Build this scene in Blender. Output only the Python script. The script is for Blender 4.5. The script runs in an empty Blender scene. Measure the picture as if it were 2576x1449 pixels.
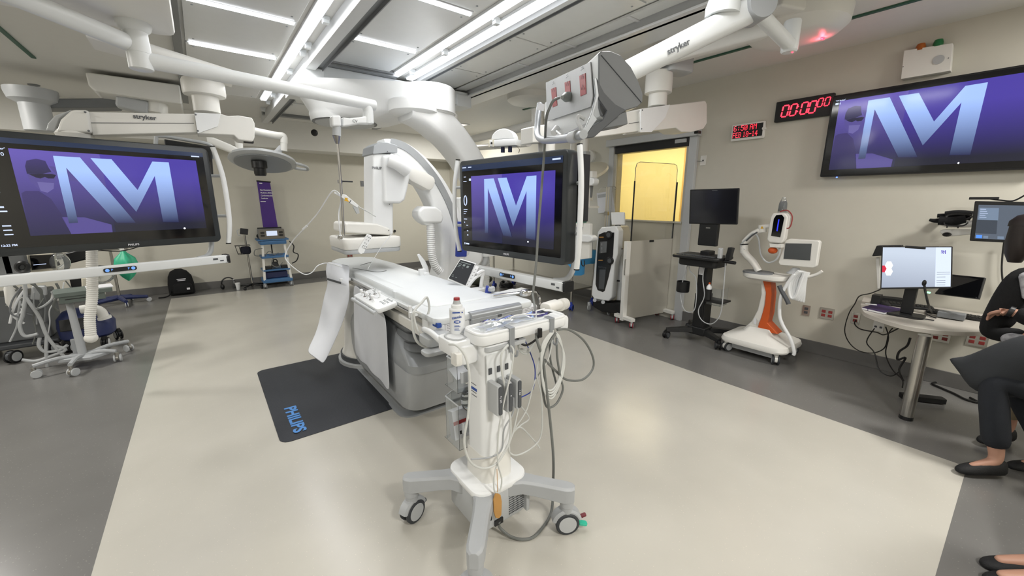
import bpy, bmesh, math, random
from mathutils import Matrix, Vector, Euler
R = math.radians; PI = math.pi
random.seed(7)
COL = bpy.context.scene.collection
# ---------------------------------------------------------------- camera
FOC, PITCH, ROLL, YAW = 1001.93, 0.216061, 0.000463, 0.654123
EYE = Vector((0, 0, 1.7))
cy_, sy_ = math.cos(YAW), math.sin(YAW)
FW = Vector((sy_*math.cos(PITCH), cy_*math.cos(PITCH), -math.sin(PITCH)))
RT = Vector((cy_, -sy_, 0)); UP = RT.cross(FW)
r2 = RT*math.cos(ROLL)+UP*math.sin(ROLL); u2 = -RT*math.sin(ROLL)+UP*math.cos(ROLL)
cam = bpy.data.cameras.new('camera'); co = bpy.data.objects.new('camera', cam); COL.objects.link(co)
co.matrix_world = Matrix(((r2.x, u2.x, -FW.x, 0), (r2.y, u2.y, -FW.y, 0), (r2.z, u2.z, -FW.z, 1.7), (0, 0, 0, 1)))
cam.sensor_width = 36; cam.lens = 36*FOC/2576; cam.clip_start = .05; cam.clip_end = 60
bpy.context.scene.camera = co
def ray(x, y): return r2*((x-1288)/FOC)+u2*(-(y-724.5)/FOC)+FW
def A(x, y, ax, v):                       # point on the plane axis=v seen at photo pixel (x, y)
    d = ray(x, y); return EYE+d*((v-EYE[ax])/d[ax])
def AP(x, y, P, n):
    d = ray(x, y); n = Vector(n); return EYE+d*((Vector(P)-EYE).dot(n)/d.dot(n))
# ---------------------------------------------------------------- materials
def lin(h):
    h = h.lstrip('#'); c = [int(h[i:i+2], 16)/255 for i in (0, 2, 4)]
    return tuple(x/12.92 if x <= .04045 else ((x+.055)/1.055)**2.4 for x in c)
MATS = {}
def mat(name, hexc, rough=.4, metal=0., var=.05, scale=12., bump=0., bscale=200., coat=0., em=0., trans=0., alpha=1., spec=.5):
    m = bpy.data.materials.new(name); m.use_nodes = True; nt = m.node_tree; b = nt.nodes['Principled BSDF']
    c = lin(hexc)
    tc = nt.nodes.new('ShaderNodeTexCoord'); nz = nt.nodes.new('ShaderNodeTexNoise'); nz.inputs['Scale'].default_value = scale
    nt.links.new(tc.outputs['Object'], nz.inputs['Vector'])
    mx = nt.nodes.new('ShaderNodeMix'); mx.data_type = 'RGBA'; mx.inputs[6].default_value = (*[x*(1-var) for x in c], 1); mx.inputs[7].default_value = (*[min(1, x*(1+var)) for x in c], 1)
    nt.links.new(nz.outputs['Fac'], mx.inputs[0]); nt.links.new(mx.outputs[2], b.inputs['Base Color'])
    b.inputs['Roughness'].default_value = rough; b.inputs['Metallic'].default_value = metal
    b.inputs['Coat Weight'].default_value = coat; b.inputs['Coat Roughness'].default_value = .08
    b.inputs['Specular IOR Level'].default_value = spec
    if bump:
        n2 = nt.nodes.new('ShaderNodeTexNoise'); n2.inputs['Scale'].default_value = bscale
        nt.links.new(tc.outputs['Object'], n2.inputs['Vector'])
        bp = nt.nodes.new('ShaderNodeBump'); bp.inputs['Strength'].default_value = bump; bp.inputs['Distance'].default_value = .01
        nt.links.new(n2.outputs['Fac'], bp.inputs['Height']); nt.links.new(bp.outputs['Normal'], b.inputs['Normal'])
    if em: nt.links.new(mx.outputs[2], b.inputs['Emission Color']); b.inputs['Emission Strength'].default_value = em
    if trans: b.inputs['Transmission Weight'].default_value = trans
    if alpha < 1: b.inputs['Alpha'].default_value = alpha
    MATS[name] = m; return m
def emat(name, hexc, st=1., hex2=None, z0=0, z1=1, axis=2, em_black=True):   # emission; hex2 gives a vertical picture gradient on a screen
    m = bpy.data.materials.new(name); m.use_nodes = True; nt = m.node_tree; b = nt.nodes['Principled BSDF']
    b.inputs['Base Color'].default_value = (.01, .01, .012, 1); b.inputs['Roughness'].default_value = .12
    b.inputs['Emission Strength'].default_value = st
    if hex2:
        tc = nt.nodes.new('ShaderNodeTexCoord'); sp = nt.nodes.new('ShaderNodeSeparateXYZ'); mr = nt.nodes.new('ShaderNodeMapRange'); rp = nt.nodes.new('ShaderNodeMix'); rp.data_type = 'RGBA'
        nt.links.new(tc.outputs['Generated'], sp.inputs[0]); nt.links.new(sp.outputs[axis], mr.inputs[0])
        mr.inputs[1].default_value = z0; mr.inputs[2].default_value = z1
        rp.inputs[6].default_value = (*lin(hexc), 1); rp.inputs[7].default_value = (*lin(hex2), 1)
        nt.links.new(mr.outputs[0], rp.inputs[0]); nt.links.new(rp.outputs[2], b.inputs['Emission Color'])
    else: b.inputs['Emission Color'].default_value = (*lin(hexc), 1)
    MATS[name] = m; return m
WH = mat('white_plastic', 'e8eaeb', .35, var=.02); WH2 = mat('warm_white_plastic', 'e3e2dd', .42, var=.02)
PW = mat('painted_white_metal', 'dfe2e3', .38, var=.02); PG = mat('painted_light_grey', 'a7aaad', .42, var=.03)
LG = mat('light_grey_plastic', 'b4b7b9', .45, var=.03); MG = mat('mid_grey_plastic', '74777a', .5, var=.04)
DG = mat('dark_grey_plastic', '4b4e52', .5, var=.05); BK = mat('black_plastic', '17181a', .38, var=.08); BM = mat('matte_black_metal', '111214', .5, var=.1)
RB = mat('rubber_tyre', '34373b', .7, var=.08); ST = mat('brushed_steel', 'b5b3ae', .28, metal=1, var=.06, scale=30); CH = mat('chrome', 'd0d0d0', .12, metal=1, var=.02)
AL = mat('satin_aluminium', 'b9bcbf', .35, metal=.85, var=.03); SG = mat('silver_grey_paint', '9ea2a6', .35, metal=.3, var=.03)
GL = mat('clear_glass', 'ffffff', .02, trans=1., var=0); ACR = mat('clear_acrylic', 'eef2f4', .06, trans=.95, var=.01)
SCR = mat('dark_screen_glass', '0b0c10', .08, var=.1, coat=.3); FAB = mat('grey_vinyl_apron', 'd6d9df', .5, var=.03, bump=.05, bscale=30)
SHT = mat('mattress_vinyl', 'd9dddf', .45, var=.015); BL = mat('royal_blue_plastic', '2b3f9c', .4, var=.06); NB = mat('navy_plastic', '26305c', .4, var=.08)
DRP = mat('blue_surgical_drape', '3f8fc4', .85, var=.1, bump=.3, bscale=15); CB = mat('steel_blue_plastic', '3f6b98', .45, var=.05)
RD = mat('red_receptacle', '98292b', .45, var=.05); RC = mat('dull_red_receptacle', '8f3432', .5, var=.05); ORG = mat('orange_plastic', 'c9561d', .45, var=.04)
GRN = mat('green_rubber_bag', '2fae86', .45, var=.15); MAT_ = mat('mat_rubber', '2b2e34', .62, var=.08, bump=.1, bscale=60)
YEL = mat('warning_yellow', 'd9a821', .5); TUB = mat('clear_tubing', 'e2e4e6', .25, var=.02); CGR = mat('grey_cable', '6c6f6c', .5, var=.05); CWH = mat('white_cable', 'c9cbc8', .45, var=.04)
CBK = mat('black_cable', '151515', .5); PAP = mat('paper', 'dfe0e4', .7, var=.03); PUR = mat('purple_banner', '4a2a80', .6, var=.1)
INK = mat('grey_print', '55585c', .6); WINK = mat('white_print', 'e8e8ee', .6); BINK = mat('blue_print', '2d4f9e', .6); PHB = mat('pale_blue_print', '4f86c6', .6)
BKC = mat('black_woven_cloth', '0e0f11', .95, var=.3, bump=.4, bscale=300); SKIN = mat('skin', 'b98d78', .5, var=.08); GTR = mat('charcoal_trouser_cloth', '2d3034', .9, var=.1, bump=.2, bscale=350)
NTR = mat('navy_trouser_cloth', '1c2027', .9, var=.15, bump=.2, bscale=350); KH = mat('khaki_cloth', '8f836d', .9, var=.1, bump=.2, bscale=300); HAIR = mat('dark_hair', '1e1613', .6, var=.4, scale=60)
GRM = mat('grey_green_tray_metal', '66706b', .45, var=.06); TBT = mat('laminate_top', 'b9b4ac', .35, var=.03); BEIP = mat('cream_plastic', 'd9d3c1', .4, var=.02)
TEAL = mat('teal_brake_pedal', '35b89a', .4); DRED = mat('maroon_brake_pedal', '701f2a', .4); BRS = mat('wood_tag', 'b98a4b', .5, var=.1)
# ---------------------------------------------------------------- mesh builder (everything in world metres)
def fr(loc=(0, 0, 0), rz=0, rx=0, ry=0, s=1):
    return Matrix.Translation(loc) @ Matrix.Rotation(R(rz), 4, 'Z') @ Matrix.Rotation(R(rx), 4, 'X') @ Matrix.Rotation(R(ry), 4, 'Y') @ Matrix.Scale(s, 4)
def basis(o, x, z):                        # frame at o with local x along x and local z near z
    x = Vector(x).normalized(); z = Vector(z); y = z.cross(x).normalized(); z = x.cross(y)
    return Matrix(((x.x, y.x, z.x, o[0]), (x.y, y.y, z.y, o[1]), (x.z, y.z, z.z, o[2]), (0, 0, 0, 1)))
def cat(pts, n=6, closed=False):
    P = [Vector(p) for p in pts]; N = len(P)
    if N < 3: return P
    out = []
    for i in range(N if closed else N-1):
        if closed: a, b, c, d = P[i-1], P[i], P[(i+1) % N], P[(i+2) % N]
        else: a, b, c, d = P[max(i-1, 0)], P[i], P[i+1], P[min(i+2, N-1)]
        for k in range(n):
            t = k/n; out.append(.5*((2*b)+(c-a)*t+(2*a-5*b+4*c-d)*t*t+(3*b-a-3*c+d)*t**3))
    if not closed: out.append(P[-1])
    return out
class MB:
    def __init__(s, M=None): s.v = []; s.f = []; s.mi = []; s.M = M or Matrix(); s.k = 0
    def m(s, k): s.k = k; return s
    def at(s, M): s.M = M; return s
    def add(s, vs, fs, M=None):
        n = len(s.v); X = s.M @ M if M is not None else s.M
        s.v += [X @ Vector(p) for p in vs]; s.f += [tuple(i+n for i in f) for f in fs]; s.mi += [s.k]*len(fs); return s
    def box(s, c, d, rz=0, rx=0, ry=0, t=1.):
        x, y, z = d[0]/2, d[1]/2, d[2]/2
        vs = [(a*x*(t if e > 0 else 1), b*y*(t if e > 0 else 1), e*z) for e in (-1, 1) for b in (-1, 1) for a in (-1, 1)]
        return s.add(vs, [(0, 2, 3, 1), (4, 5, 7, 6), (0, 1, 5, 4), (2, 6, 7, 3), (0, 4, 6, 2), (1, 3, 7, 5)], fr(c, rz, rx, ry))
    def loft(s, rings, cap=True, closed=False):
        n = len(rings[0]); vs = [p for r in rings for p in r]; fs = []; L = len(rings)
        for i in range(L if closed else L-1):
            for j in range(n):
                a, b = i*n+j, i*n+(j+1) % n; c, d = ((i+1) % L)*n+(j+1) % n, ((i+1) % L)*n+j
                fs.append((a, b, c, d))
        if cap and not closed: fs += [tuple(range(n))[::-1], tuple((L-1)*n+j for j in range(n))]
        return s.add(vs, fs)
    def rr(s, w, h, r, n=4):              # rounded rectangle outline
        r = min(r, w/2-1e-5, h/2-1e-5); o = []
        for cx, cyy, a in ((w/2-r, h/2-r, 0), (-w/2+r, h/2-r, 90), (-w/2+r, -h/2+r, 180), (w/2-r, -h/2+r, 270)):
            for k in range(n+1): o.append((cx+r*math.cos(R(a+90*k/n)), cyy+r*math.sin(R(a+90*k/n))))
        return o
    def rbox(s, c, d, r=.02, ax='z', rz=0, rx=0, ry=0, n=4, e=0., t=1., off=(0, 0)):   # rounded along ax; e rounds the end caps; t scales the far end
        dx, dy, dz = d
        if ax == 'z': a, b, L, X = dx, dy, dz, Matrix()
        elif ax == 'x': a, b, L, X = dy, dz, dx, Matrix(((0, 0, 1, 0), (1, 0, 0, 0), (0, 1, 0, 0), (0, 0, 0, 1)))
        else: a, b, L, X = dx, dz, dy, Matrix(((1, 0, 0, 0), (0, 0, -1, 0), (0, 1, 0, 0), (0, 0, 0, 1)))
        X = fr(c, rz, rx, ry) @ X; rings = []
        ls = [(-L/2, e), (-L/2+e*.3, e*.3), (-L/2+e, 0), (L/2-e, 0), (L/2-e*.3, e*.3), (L/2, e)] if e else [(-L/2, 0), (L/2, 0)]
        for z, q in ls:
            k = (z+L/2)/L; sc = 1+(t-1)*k
            rings.append([X @ Vector((p[0]*sc+off[0]*k, p[1]*sc+off[1]*k, z)) for p in s.rr(a-2*q, b-2*q, max(r-q*.5, .001), n)])
        return s.loft(rings)
    def cyl(s, p0, p1, r0, r1=None, n=18, cap=True):
        r1 = r0 if r1 is None else r1; p0, p1 = Vector(p0), Vector(p1); d = (p1-p0).normalized()
        u = d.orthogonal().normalized(); w = d.cross(u)
        return s.loft([[p+(u*math.cos(2*PI*k/n)+w*math.sin(2*PI*k/n))*r for k in range(n)] for p, r in ((p0, r0), (p1, r1))], cap)
    def tube(s, pts, r, n=8, sm=5, closed=False):
        P = cat(pts, sm, closed) if sm > 1 else [Vector(p) for p in pts]; N = len(P); rings = []; u = None
        for i, p in enumerate(P):
            if closed: d = P[(i+1) % N]-P[i-1]
            else: d = P[min(i+1, N-1)]-P[max(i-1, 0)]
            d.normalize(); u = d.orthogonal() if u is None else u-d*u.dot(d); u.normalize(); w = d.cross(u)
            rad = r if not isinstance(r, (list, tuple)) else r[0]+(r[-1]-r[0])*i/(N-1)
            rings.append([p+(u*math.cos(2*PI*k/n)+w*math.sin(2*PI*k/n))*rad for k in range(n)])
        return s.loft(rings, True, closed)
    def hose(s, pts, r, pitch=.012, n=12, amp=.08):    # corrugated
        P = cat(pts, 12); L = [0]
        for i in range(1, len(P)): L.append(L[-1]+(P[i]-P[i-1]).length)
        tot = L[-1]; m = int(tot/pitch*2); rings = []; u = None; j = 0
        for i in range(m+1):
            t = tot*i/m
            while j < len(L)-2 and L[j+1] < t: j += 1
            k = (t-L[j])/max(L[j+1]-L[j], 1e-9); p = P[j].lerp(P[j+1], k); d = (P[j+1]-P[j]).normalized()
            u = d.orthogonal() if u is None else u-d*u.dot(d); u.normalize(); w = d.cross(u); rad = r*(1+(amp if i % 2 else -amp))
            rings.append([p+(u*math.cos(2*PI*q/n)+w*math.sin(2*PI*q/n))*rad for q in range(n)])
        return s.loft(rings)
    def lathe(s, o, prof, n=24, axis=(0, 0, 1)):
        ax = Vector(axis).normalized(); u = ax.orthogonal().normalized(); w = ax.cross(u); o = Vector(o)
        return s.loft([[o+ax*z+(u*math.cos(2*PI*k/n)+w*math.sin(2*PI*k/n))*max(r, 1e-4) for k in range(n)] for r, z in prof])
    def sph(s, c, r, n=14, M=None):
        r = (r, r, r) if not isinstance(r, (tuple, list)) else r; X = fr(c) if M is None else M
        return s.loft([[X @ Vector((r[0]*math.sin(t)*math.cos(2*PI*k/n), r[1]*math.sin(t)*math.sin(2*PI*k/n), r[2]*math.cos(t))) for k in range(n)] for t in [max(.02, min(PI-.02, PI*i/(n//2+1))) for i in range(n//2+2)]])
    def ext(s, pts, vec):                   # 3D outline pushed along vec
        vec = Vector(vec); P = [Vector(p) for p in pts]
        return s.loft([P, [p+vec for p in P]])
    def face(s, pts): return s.add(pts, [tuple(range(len(pts)))])
    def text(s, txt, size, M, bold=0., align='CENTER', ex=.0004, sx=1.):
        cu = bpy.data.curves.new('t', 'FONT'); cu.body = txt; cu.size = size; cu.align_x = align; cu.align_y = 'CENTER'; cu.extrude = ex; cu.offset = bold; cu.resolution_u = 3
        o = bpy.data.objects.new('t', cu); COL.objects.link(o); dg = bpy.context.evaluated_depsgraph_get(); me = bpy.data.meshes.new_from_object(o.evaluated_get(dg))
        X = M @ Matrix.Scale(sx, 4, (1, 0, 0)); s.add([X @ v.co for v in me.vertices], [tuple(p.vertices) for p in me.polygons])
        bpy.data.objects.remove(o); bpy.data.curves.remove(cu); bpy.data.meshes.remove(me); return s
    def mesh(s, name, origin, mats, ang=38, smooth=True):
        me = bpy.data.meshes.new(name); o = Vector(origin); me.from_pydata([v-o for v in s.v], [], s.f)
        for p, k in zip(me.polygons, s.mi): p.material_index = k
        for m in (mats if isinstance(mats, (list, tuple)) else [mats]): me.materials.append(m)
        bm = bmesh.new(); bm.from_mesh(me); bmesh.ops.recalc_face_normals(bm, faces=bm.faces)
        for f in bm.faces: f.smooth = smooth
        for e in bm.edges:
            if len(e.link_faces) != 2 or e.calc_face_angle(0) > R(ang): e.smooth = False
        bm.to_mesh(me); bm.free(); return me
def mods(o, bevel, sub):
    if bevel:
        b = o.modifiers.new('bevel', 'BEVEL'); b.width = bevel; b.segments = 2; b.limit_method = 'ANGLE'; b.angle_limit = R(40); b.harden_normals = True
    if sub:
        b = o.modifiers.new('subsurf', 'SUBSURF'); b.levels = b.render_levels = sub
def props(o, label=None, category=None, group=None, kind=None):
    if label: o['label'] = label
    if category: o['category'] = category
    if group: o['group'] = group
    if kind: o['kind'] = kind
def thing(name, label, category, loc, group=None):
    o = bpy.data.objects.new(name, None); COL.objects.link(o); o.location = loc; o.empty_display_size = .05
    props(o, label, category, group); return o
ORG_ = {}
def part(root, name, mb, mats, bevel=0, sub=0, label=None, ang=38, kind=None):
    o0 = ORG_.get(root.name, Vector(root.location)); o = bpy.data.objects.new(name, mb.mesh(name, o0, mats, ang)); COL.objects.link(o)
    o.parent = root; ORG_[o.name] = o0; mods(o, bevel, sub)
    if label: o['label'] = label
    if kind: o['kind'] = kind
    return o
def solo(name, mb, mats, label, category, group=None, bevel=0, sub=0, ang=38, kind=None):
    xs = [v.x for v in mb.v]; ys = [v.y for v in mb.v]; zs = [v.z for v in mb.v]
    o0 = Vector(((min(xs)+max(xs))/2, (min(ys)+max(ys))/2, min(zs)))
    o = bpy.data.objects.new(name, mb.mesh(name, o0, mats, ang)); COL.objects.link(o); o.location = o0; ORG_[o.name] = o0
    mods(o, bevel, sub); props(o, label, category, group, kind); return o
def struct(name, mb, mats, bevel=0, label=None): return solo(name, mb, mats, label, None, None, bevel, kind='structure')
# ---------------------------------------------------------------- the room
XR, YB, XL, YF, ZC = 5.35, 9.7, -5.2, -3.2, 3.2
# floor: grey sheet vinyl with an inlaid beige field
fm = mat('floor_vinyl', '6d6a66', .3, var=.05); nt = fm.node_tree; b = nt.nodes['Principled BSDF']
tc = nt.nodes.new('ShaderNodeNewGeometry'); sp = nt.nodes.new('ShaderNodeSeparateXYZ'); nt.links.new(tc.outputs['Position'], sp.inputs[0])
def cmp_(sock, v, op):
    n = nt.nodes.new('ShaderNodeMath'); n.operation = op; nt.links.new(sock, n.inputs[0]); n.inputs[1].default_value = v; return n.outputs[0]
def mul_(a, c):
    n = nt.nodes.new('ShaderNodeMath'); n.operation = 'MULTIPLY'; nt.links.new(a, n.inputs[0]); nt.links.new(c, n.inputs[1]); return n.outputs[0]
inside = mul_(mul_(cmp_(sp.outputs[0], -.625, 'GREATER_THAN'), cmp_(sp.outputs[0], 3.76, 'LESS_THAN')), mul_(cmp_(sp.outputs[1], .01, 'GREATER_THAN'), cmp_(sp.outputs[1], 9.12, 'LESS_THAN')))
sn = nt.nodes.new('ShaderNodeTexVoronoi'); sn.inputs['Scale'].default_value = 45; nt.links.new(tc.outputs['Position'], sn.inputs['Vector'])
big = nt.nodes.new('ShaderNodeTexNoise'); big.inputs['Scale'].default_value = 1.4; big.inputs['Detail'].default_value = 5; nt.links.new(tc.outputs['Position'], big.inputs['Vector'])
def ramp(src, lo, hi, c0, c1):
    r = nt.nodes.new('ShaderNodeValToRGB'); r.color_ramp.elements[0].position = lo; r.color_ramp.elements[1].position = hi
    r.color_ramp.elements[0].color = (*lin(c0), 1); r.color_ramp.elements[1].color = (*lin(c1), 1); nt.links.new(src, r.inputs[0]); return r.outputs[0]
def mixc(fac, a, c):
    n = nt.nodes.new('ShaderNodeMix'); n.data_type = 'RGBA'; nt.links.new(fac, n.inputs[0]); nt.links.new(a, n.inputs[6]); nt.links.new(c, n.inputs[7]); return n.outputs[2]
beige = mixc(cmp_(sn.outputs['Distance'], .10, 'LESS_THAN'), ramp(big.outputs['Fac'], .3, .7, 'b7b4ab', 'c0bdb4'), ramp(sn.outputs['Distance'], 0, 1, 'cac5ba', 'd0cbc0'))
grey = mixc(cmp_(sn.outputs['Distance'], .12, 'LESS_THAN'), ramp(big.outputs['Fac'], .3, .7, '6c6b69', '747371'), ramp(sn.outputs['Distance'], 0, 1, '82807d', '8a8885'))
nt.links.new(mixc(inside, grey, beige), b.inputs['Base Color'])
rr_ = nt.nodes.new('ShaderNodeMapRange'); nt.links.new(big.outputs['Fac'], rr_.inputs[0]); b.inputs['Roughness'].default_value = .24
b.inputs['Specular IOR Level'].default_value = .45
struct('floor', MB().box(((XL+XR)/2, (YB+YF)/2, -.05), (XR-XL, YB-YF, .1)), fm)
WALL = mat('beige_wall_paint', 'cbc8bc', .6, var=.02, bump=.04, bscale=250); CEIL = mat('white_ceiling_paint', 'e0dfda', .7, var=.02)
COVE = mat('grey_cove_base', '6a6967', .4, var=.04)
struct('wall_back', MB().box(((XL+XR)/2, YB+.06, ZC/2), (XR-XL+.24, .12, ZC)), WALL)
struct('wall_left', MB().box((XL-.06, (YB+YF)/2, ZC/2), (.12, YB-YF, ZC)), WALL)
struct('wall_front', MB().box(((XL+XR)/2, YF-.06, ZC/2), (XR-XL+.24, .12, ZC)), WALL)
# right wall with a window opening Y 3.03..4.30, z 1.40..2.44
WY0, WY1, WZ0, WZ1 = 3.05, 4.22, 1.40, 2.42
w = MB()
w.box((XR+.06, (YF+WY0)/2, ZC/2), (.12, WY0-YF, ZC)).box((XR+.06, (WY1+YB)/2, ZC/2), (.12, YB-WY1, ZC))
w.box((XR+.06, (WY0+WY1)/2, WZ0/2), (.12, WY1-WY0, WZ0)).box((XR+.06, (WY0+WY1)/2, (WZ1+ZC)/2), (.12, WY1-WY0, ZC-WZ1))
struct('wall_right', w, WALL)
struct('ceiling', MB().box(((XL+XR)/2, (YB+YF)/2, ZC+.06), (XR-XL, YB-YF, .12)), CEIL)
# cove bases
for nm, c, d in (('baseboard_right', (XR-.008, (YF+YB)/2, .07), (.014, YB-YF-.03, .14)), ('baseboard_back', ((XL+XR)/2, YB-.008, .07), (XR-XL-.03, .014, .14)), ('baseboard_left', (XL+.008, (YF+YB)/2, .07), (.014, YB-YF-.03, .14))):
    struct(nm, MB().box(c, d), COVE, .003)
# soffit over the back wall
struct('trim_1', MB().box(((XL+XR)/2, YB-.3, (2.68+ZC)/2), (XR-XL-.01, .598, ZC-2.68-.002)), CEIL, label='dropped soffit above the back wall')
# ---- laminar flow ceiling panels, light strips and rails
PAN = mat('glossy_ceiling_panel', 'dfe0de', .25, var=.02); RAIL = mat('rail_white_metal', 'd5d6d6', .35, var=.02); RDK = mat('rail_steel_groove', '8b8d8e', .4, metal=.5, var=.05)
LED = emat('led_tube', 'f4f8ff', 3.6); LEDC = mat('frosted_lens', 'e8ecef', .3)
def panel(x0, x1, y0, y1, lab):
    mb = MB().box(((x0+x1)/2, (y0+y1)/2, ZC-.012), (x1-x0, y1-y0, .02))
    t = solo('ceiling_panel', mb, PAN, lab, 'ceiling panel', 'perforated air diffuser panels overhead', bevel=.003)
    for sx in (x0+.06, x1-.06):
        for syy in (y0+.09, y1-.09): part(t, 'screw', MB().sph((sx, syy, ZC-.024), (.01, .01, .004), 8), SG)
ly = [1.98, 3.06, 4.14, 5.22, 6.3, 7.38]
nmr = ['nearest the camera', 'second', 'third', 'fourth', 'fifth', 'sixth']
for i in range(5):
    if i >= 1: panel(.09, .86, ly[i]+.03, ly[i+1]-.03, 'white ceiling panel in the left row, %s from the camera' % nmr[i-1].replace('nearest the camera', 'first'))
    if 0 <= i < 3 and i > 0 or i == 0: panel(1.3, 1.97, ly[i]+.03, ly[i+1]-.03, 'white ceiling panel between the two bright strip lights, %s from the camera' % ['first', 'second', 'third'][i])
for i, (a, c) in enumerate(((1.0, 2.1), (2.12, 3.22), (3.24, 4.34), (4.36, 5.3))):
    panel(2.47, 2.93, a, c, 'narrow white ceiling panel right of the right strip lights, %s from the camera' % ['first', 'second', 'third', 'fourth'][i])
def strip(x, y, sx, sy, lab, st=None, lit=True):
    t = thing('ceiling_light', lab, 'ceiling light', (x, y, ZC), 'strip lights between the ceiling panels')
    h = .05
    part(t, 'housing', MB().box((x, y, ZC-.012), (sx+.03, sy+.03, .022)), RAIL, .003)
    mb = MB()
    if sx > sy: mb.rbox((x, y, ZC-.03), (sx, sy, .022), .01, 'x')
    else: mb.rbox((x, y, ZC-.03), (sx, sy, .022), .01, 'y')
    part(t, 'lens', mb, LED if lit else LEDC)
for i, yy in enumerate((3.06, 4.14, 5.22)): strip(.475, yy, .72, .035, 'short glowing cross light in the left ceiling row, %s' % ['nearest of three', 'middle of three', 'farthest of three'][i])
for i, yy in enumerate((2.0, 3.08, 4.14)): strip(1.635, yy, .6, .035, 'short glowing cross light in the middle ceiling row, %s' % ['nearest of three', 'middle of three', 'farthest of three'][i])
strip(.955, 4.6, .075, 5.5, 'long glowing strip light along the left side of the left rail')
strip(2.075, 3.0, .075, 4.1, 'long glowing strip light on the left of the pair beside the right rail')
strip(2.27, 3.0, .085, 4.1, 'long glowing strip light on the right of the pair beside the right rail')
# clamps on the strips
for i, (x, y) in enumerate(((1.03, 3.9), (1.03, 4.6), (1.03, 4.85), (1.03, 5.6), (1.03, 6.95), (2.17, 2.3), (2.17, 3.05), (2.17, 3.95), (2.17, 4.75), (1.03, 7.5), (1.03, 8.1))):
    solo('rail_clamp', MB().box((x, y, ZC-.045), (.05, .05, .03)).box((x, y, ZC-.016), (.07, .03, .032)), PW, 'small white square clamp on the ceiling %s' % ('beside the left strip light' if x < 2 else 'between the paired right strip lights'), 'clamp', 'rail clamps', bevel=.004)
# border channel left
struct('trim_2', MB().box((.03, 4.6, ZC-.02), (.07, 7.4, .04)), RDK, .003, 'grey channel bordering the left ceiling panels')
# rails
def rail(x0, x1, y0, y1, lab, h=.12):
    t = thing('ceiling_rail', lab, 'ceiling rail', ((x0+x1)/2, y0, ZC))
    w_ = x1-x0
    part(t, 'beam', MB().box((x0+w_*.3, (y0+y1)/2, ZC-h/2), (w_*.55, y1-y0, h)), RAIL, .004)
    part(t, 'track', MB().box((x1-w_*.22, (y0+y1)/2, ZC-h*.36), (w_*.4, y1-y0, h*.7)).box((x1-w_*.02, (y0+y1)/2, ZC-h*.5), (.01, y1-y0, h)), RDK, .002)
rail(1.08, 1.26, 1.0, 8.9, 'long white rail running into the room left of the middle ceiling panels')
rail(2.36, 2.46, 1.0, 5.15, 'thin steel edged rail beside the paired strip lights', .05)
t = thing('ceiling_rail', 'deep white rail along the right of the ceiling panels', 'ceiling rail', (3.2, 1, ZC))
part(t, 'beam', MB().box((3.17, 3.6, ZC-.055), (.04, 7.6, .11)).box((3.15, 3.6, ZC-.1), (.1, 7.6, .02)).box((3.36, 3.6, ZC-.06), (.34, 7.6, .02)), RAIL, .003)
part(t, 'light_slot', MB().box((3.04, 3.2, ZC-.02), (.13, 6.0, .02)), PAN, .002)
for k in range(6): part(t, 'cross_bar', MB().box((3.04, 1.6+k*.72, ZC-.032), (.15, .03, .01)), RAIL)
struct('trim_3', MB().box((1.68, 5.03, ZC-.03), (.82, .1, .05)).box((1.68, 4.95, ZC-.02), (.82, .02, .035)), RDK, .003, 'ribbed aluminium channel behind the middle ceiling panels')
for y0, y1, x0, x1, i in ((6.4, 7.3, 1.3, 2.3, 0), (7.4, 8.3, 1.3, 2.3, 1)):
    panel(x0, x1, y0, y1, 'white ceiling panel behind the imaging arm carriage, %s' % ['nearer of two', 'farther of two'][i])
struct('trim_4', MB().box((1.75, 8.42, ZC-.03), (1.4, .12, .06)), RDK, .003, 'metal channel at the far end of the ceiling panels')
solo('ceiling_rail', MB().box((3.0, 7.2, ZC-.05), (.1, 2.6, .1)), RDK, 'dull grey rail end pointing to the back wall', 'ceiling rail', bevel=.004)
# green slot diffusers
GSL = mat('green_slot', '2f5a48', .5)
for x, y0, y1, lab in ((4.53, .3, 2.9, 'long thin green slot vent above the wall screen'), (4.53, 4.0, 5.6, 'thin green slot vent over the doorway'), (-1.21, 4.6, 6.85, 'short green slot vent at the upper left')):
    solo('slot_vent', MB().box((x, (y0+y1)/2, ZC-.008), (.035, y1-y0, .014)), GSL, lab, 'vent', 'green ceiling slot vents')
solo('sprinkler', MB().lathe((4.55, .1, ZC), [(.05, 0), (.045, -.01), (.015, -.012), (.012, -.03), (.03, -.032), (.03, -.036), (0, -.037)], 16), ST, 'small steel sprinkler head at the upper right of the ceiling', 'sprinkler')
p_ = A(85, 213, 2, ZC); solo('sprinkler', MB().lathe((p_.x, p_.y, ZC), [(.06, 0), (.055, -.012), (.03, -.02), (0, -.022)], 16), MG, 'small grey ceiling disc at the far upper left', 'sprinkler')
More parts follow.
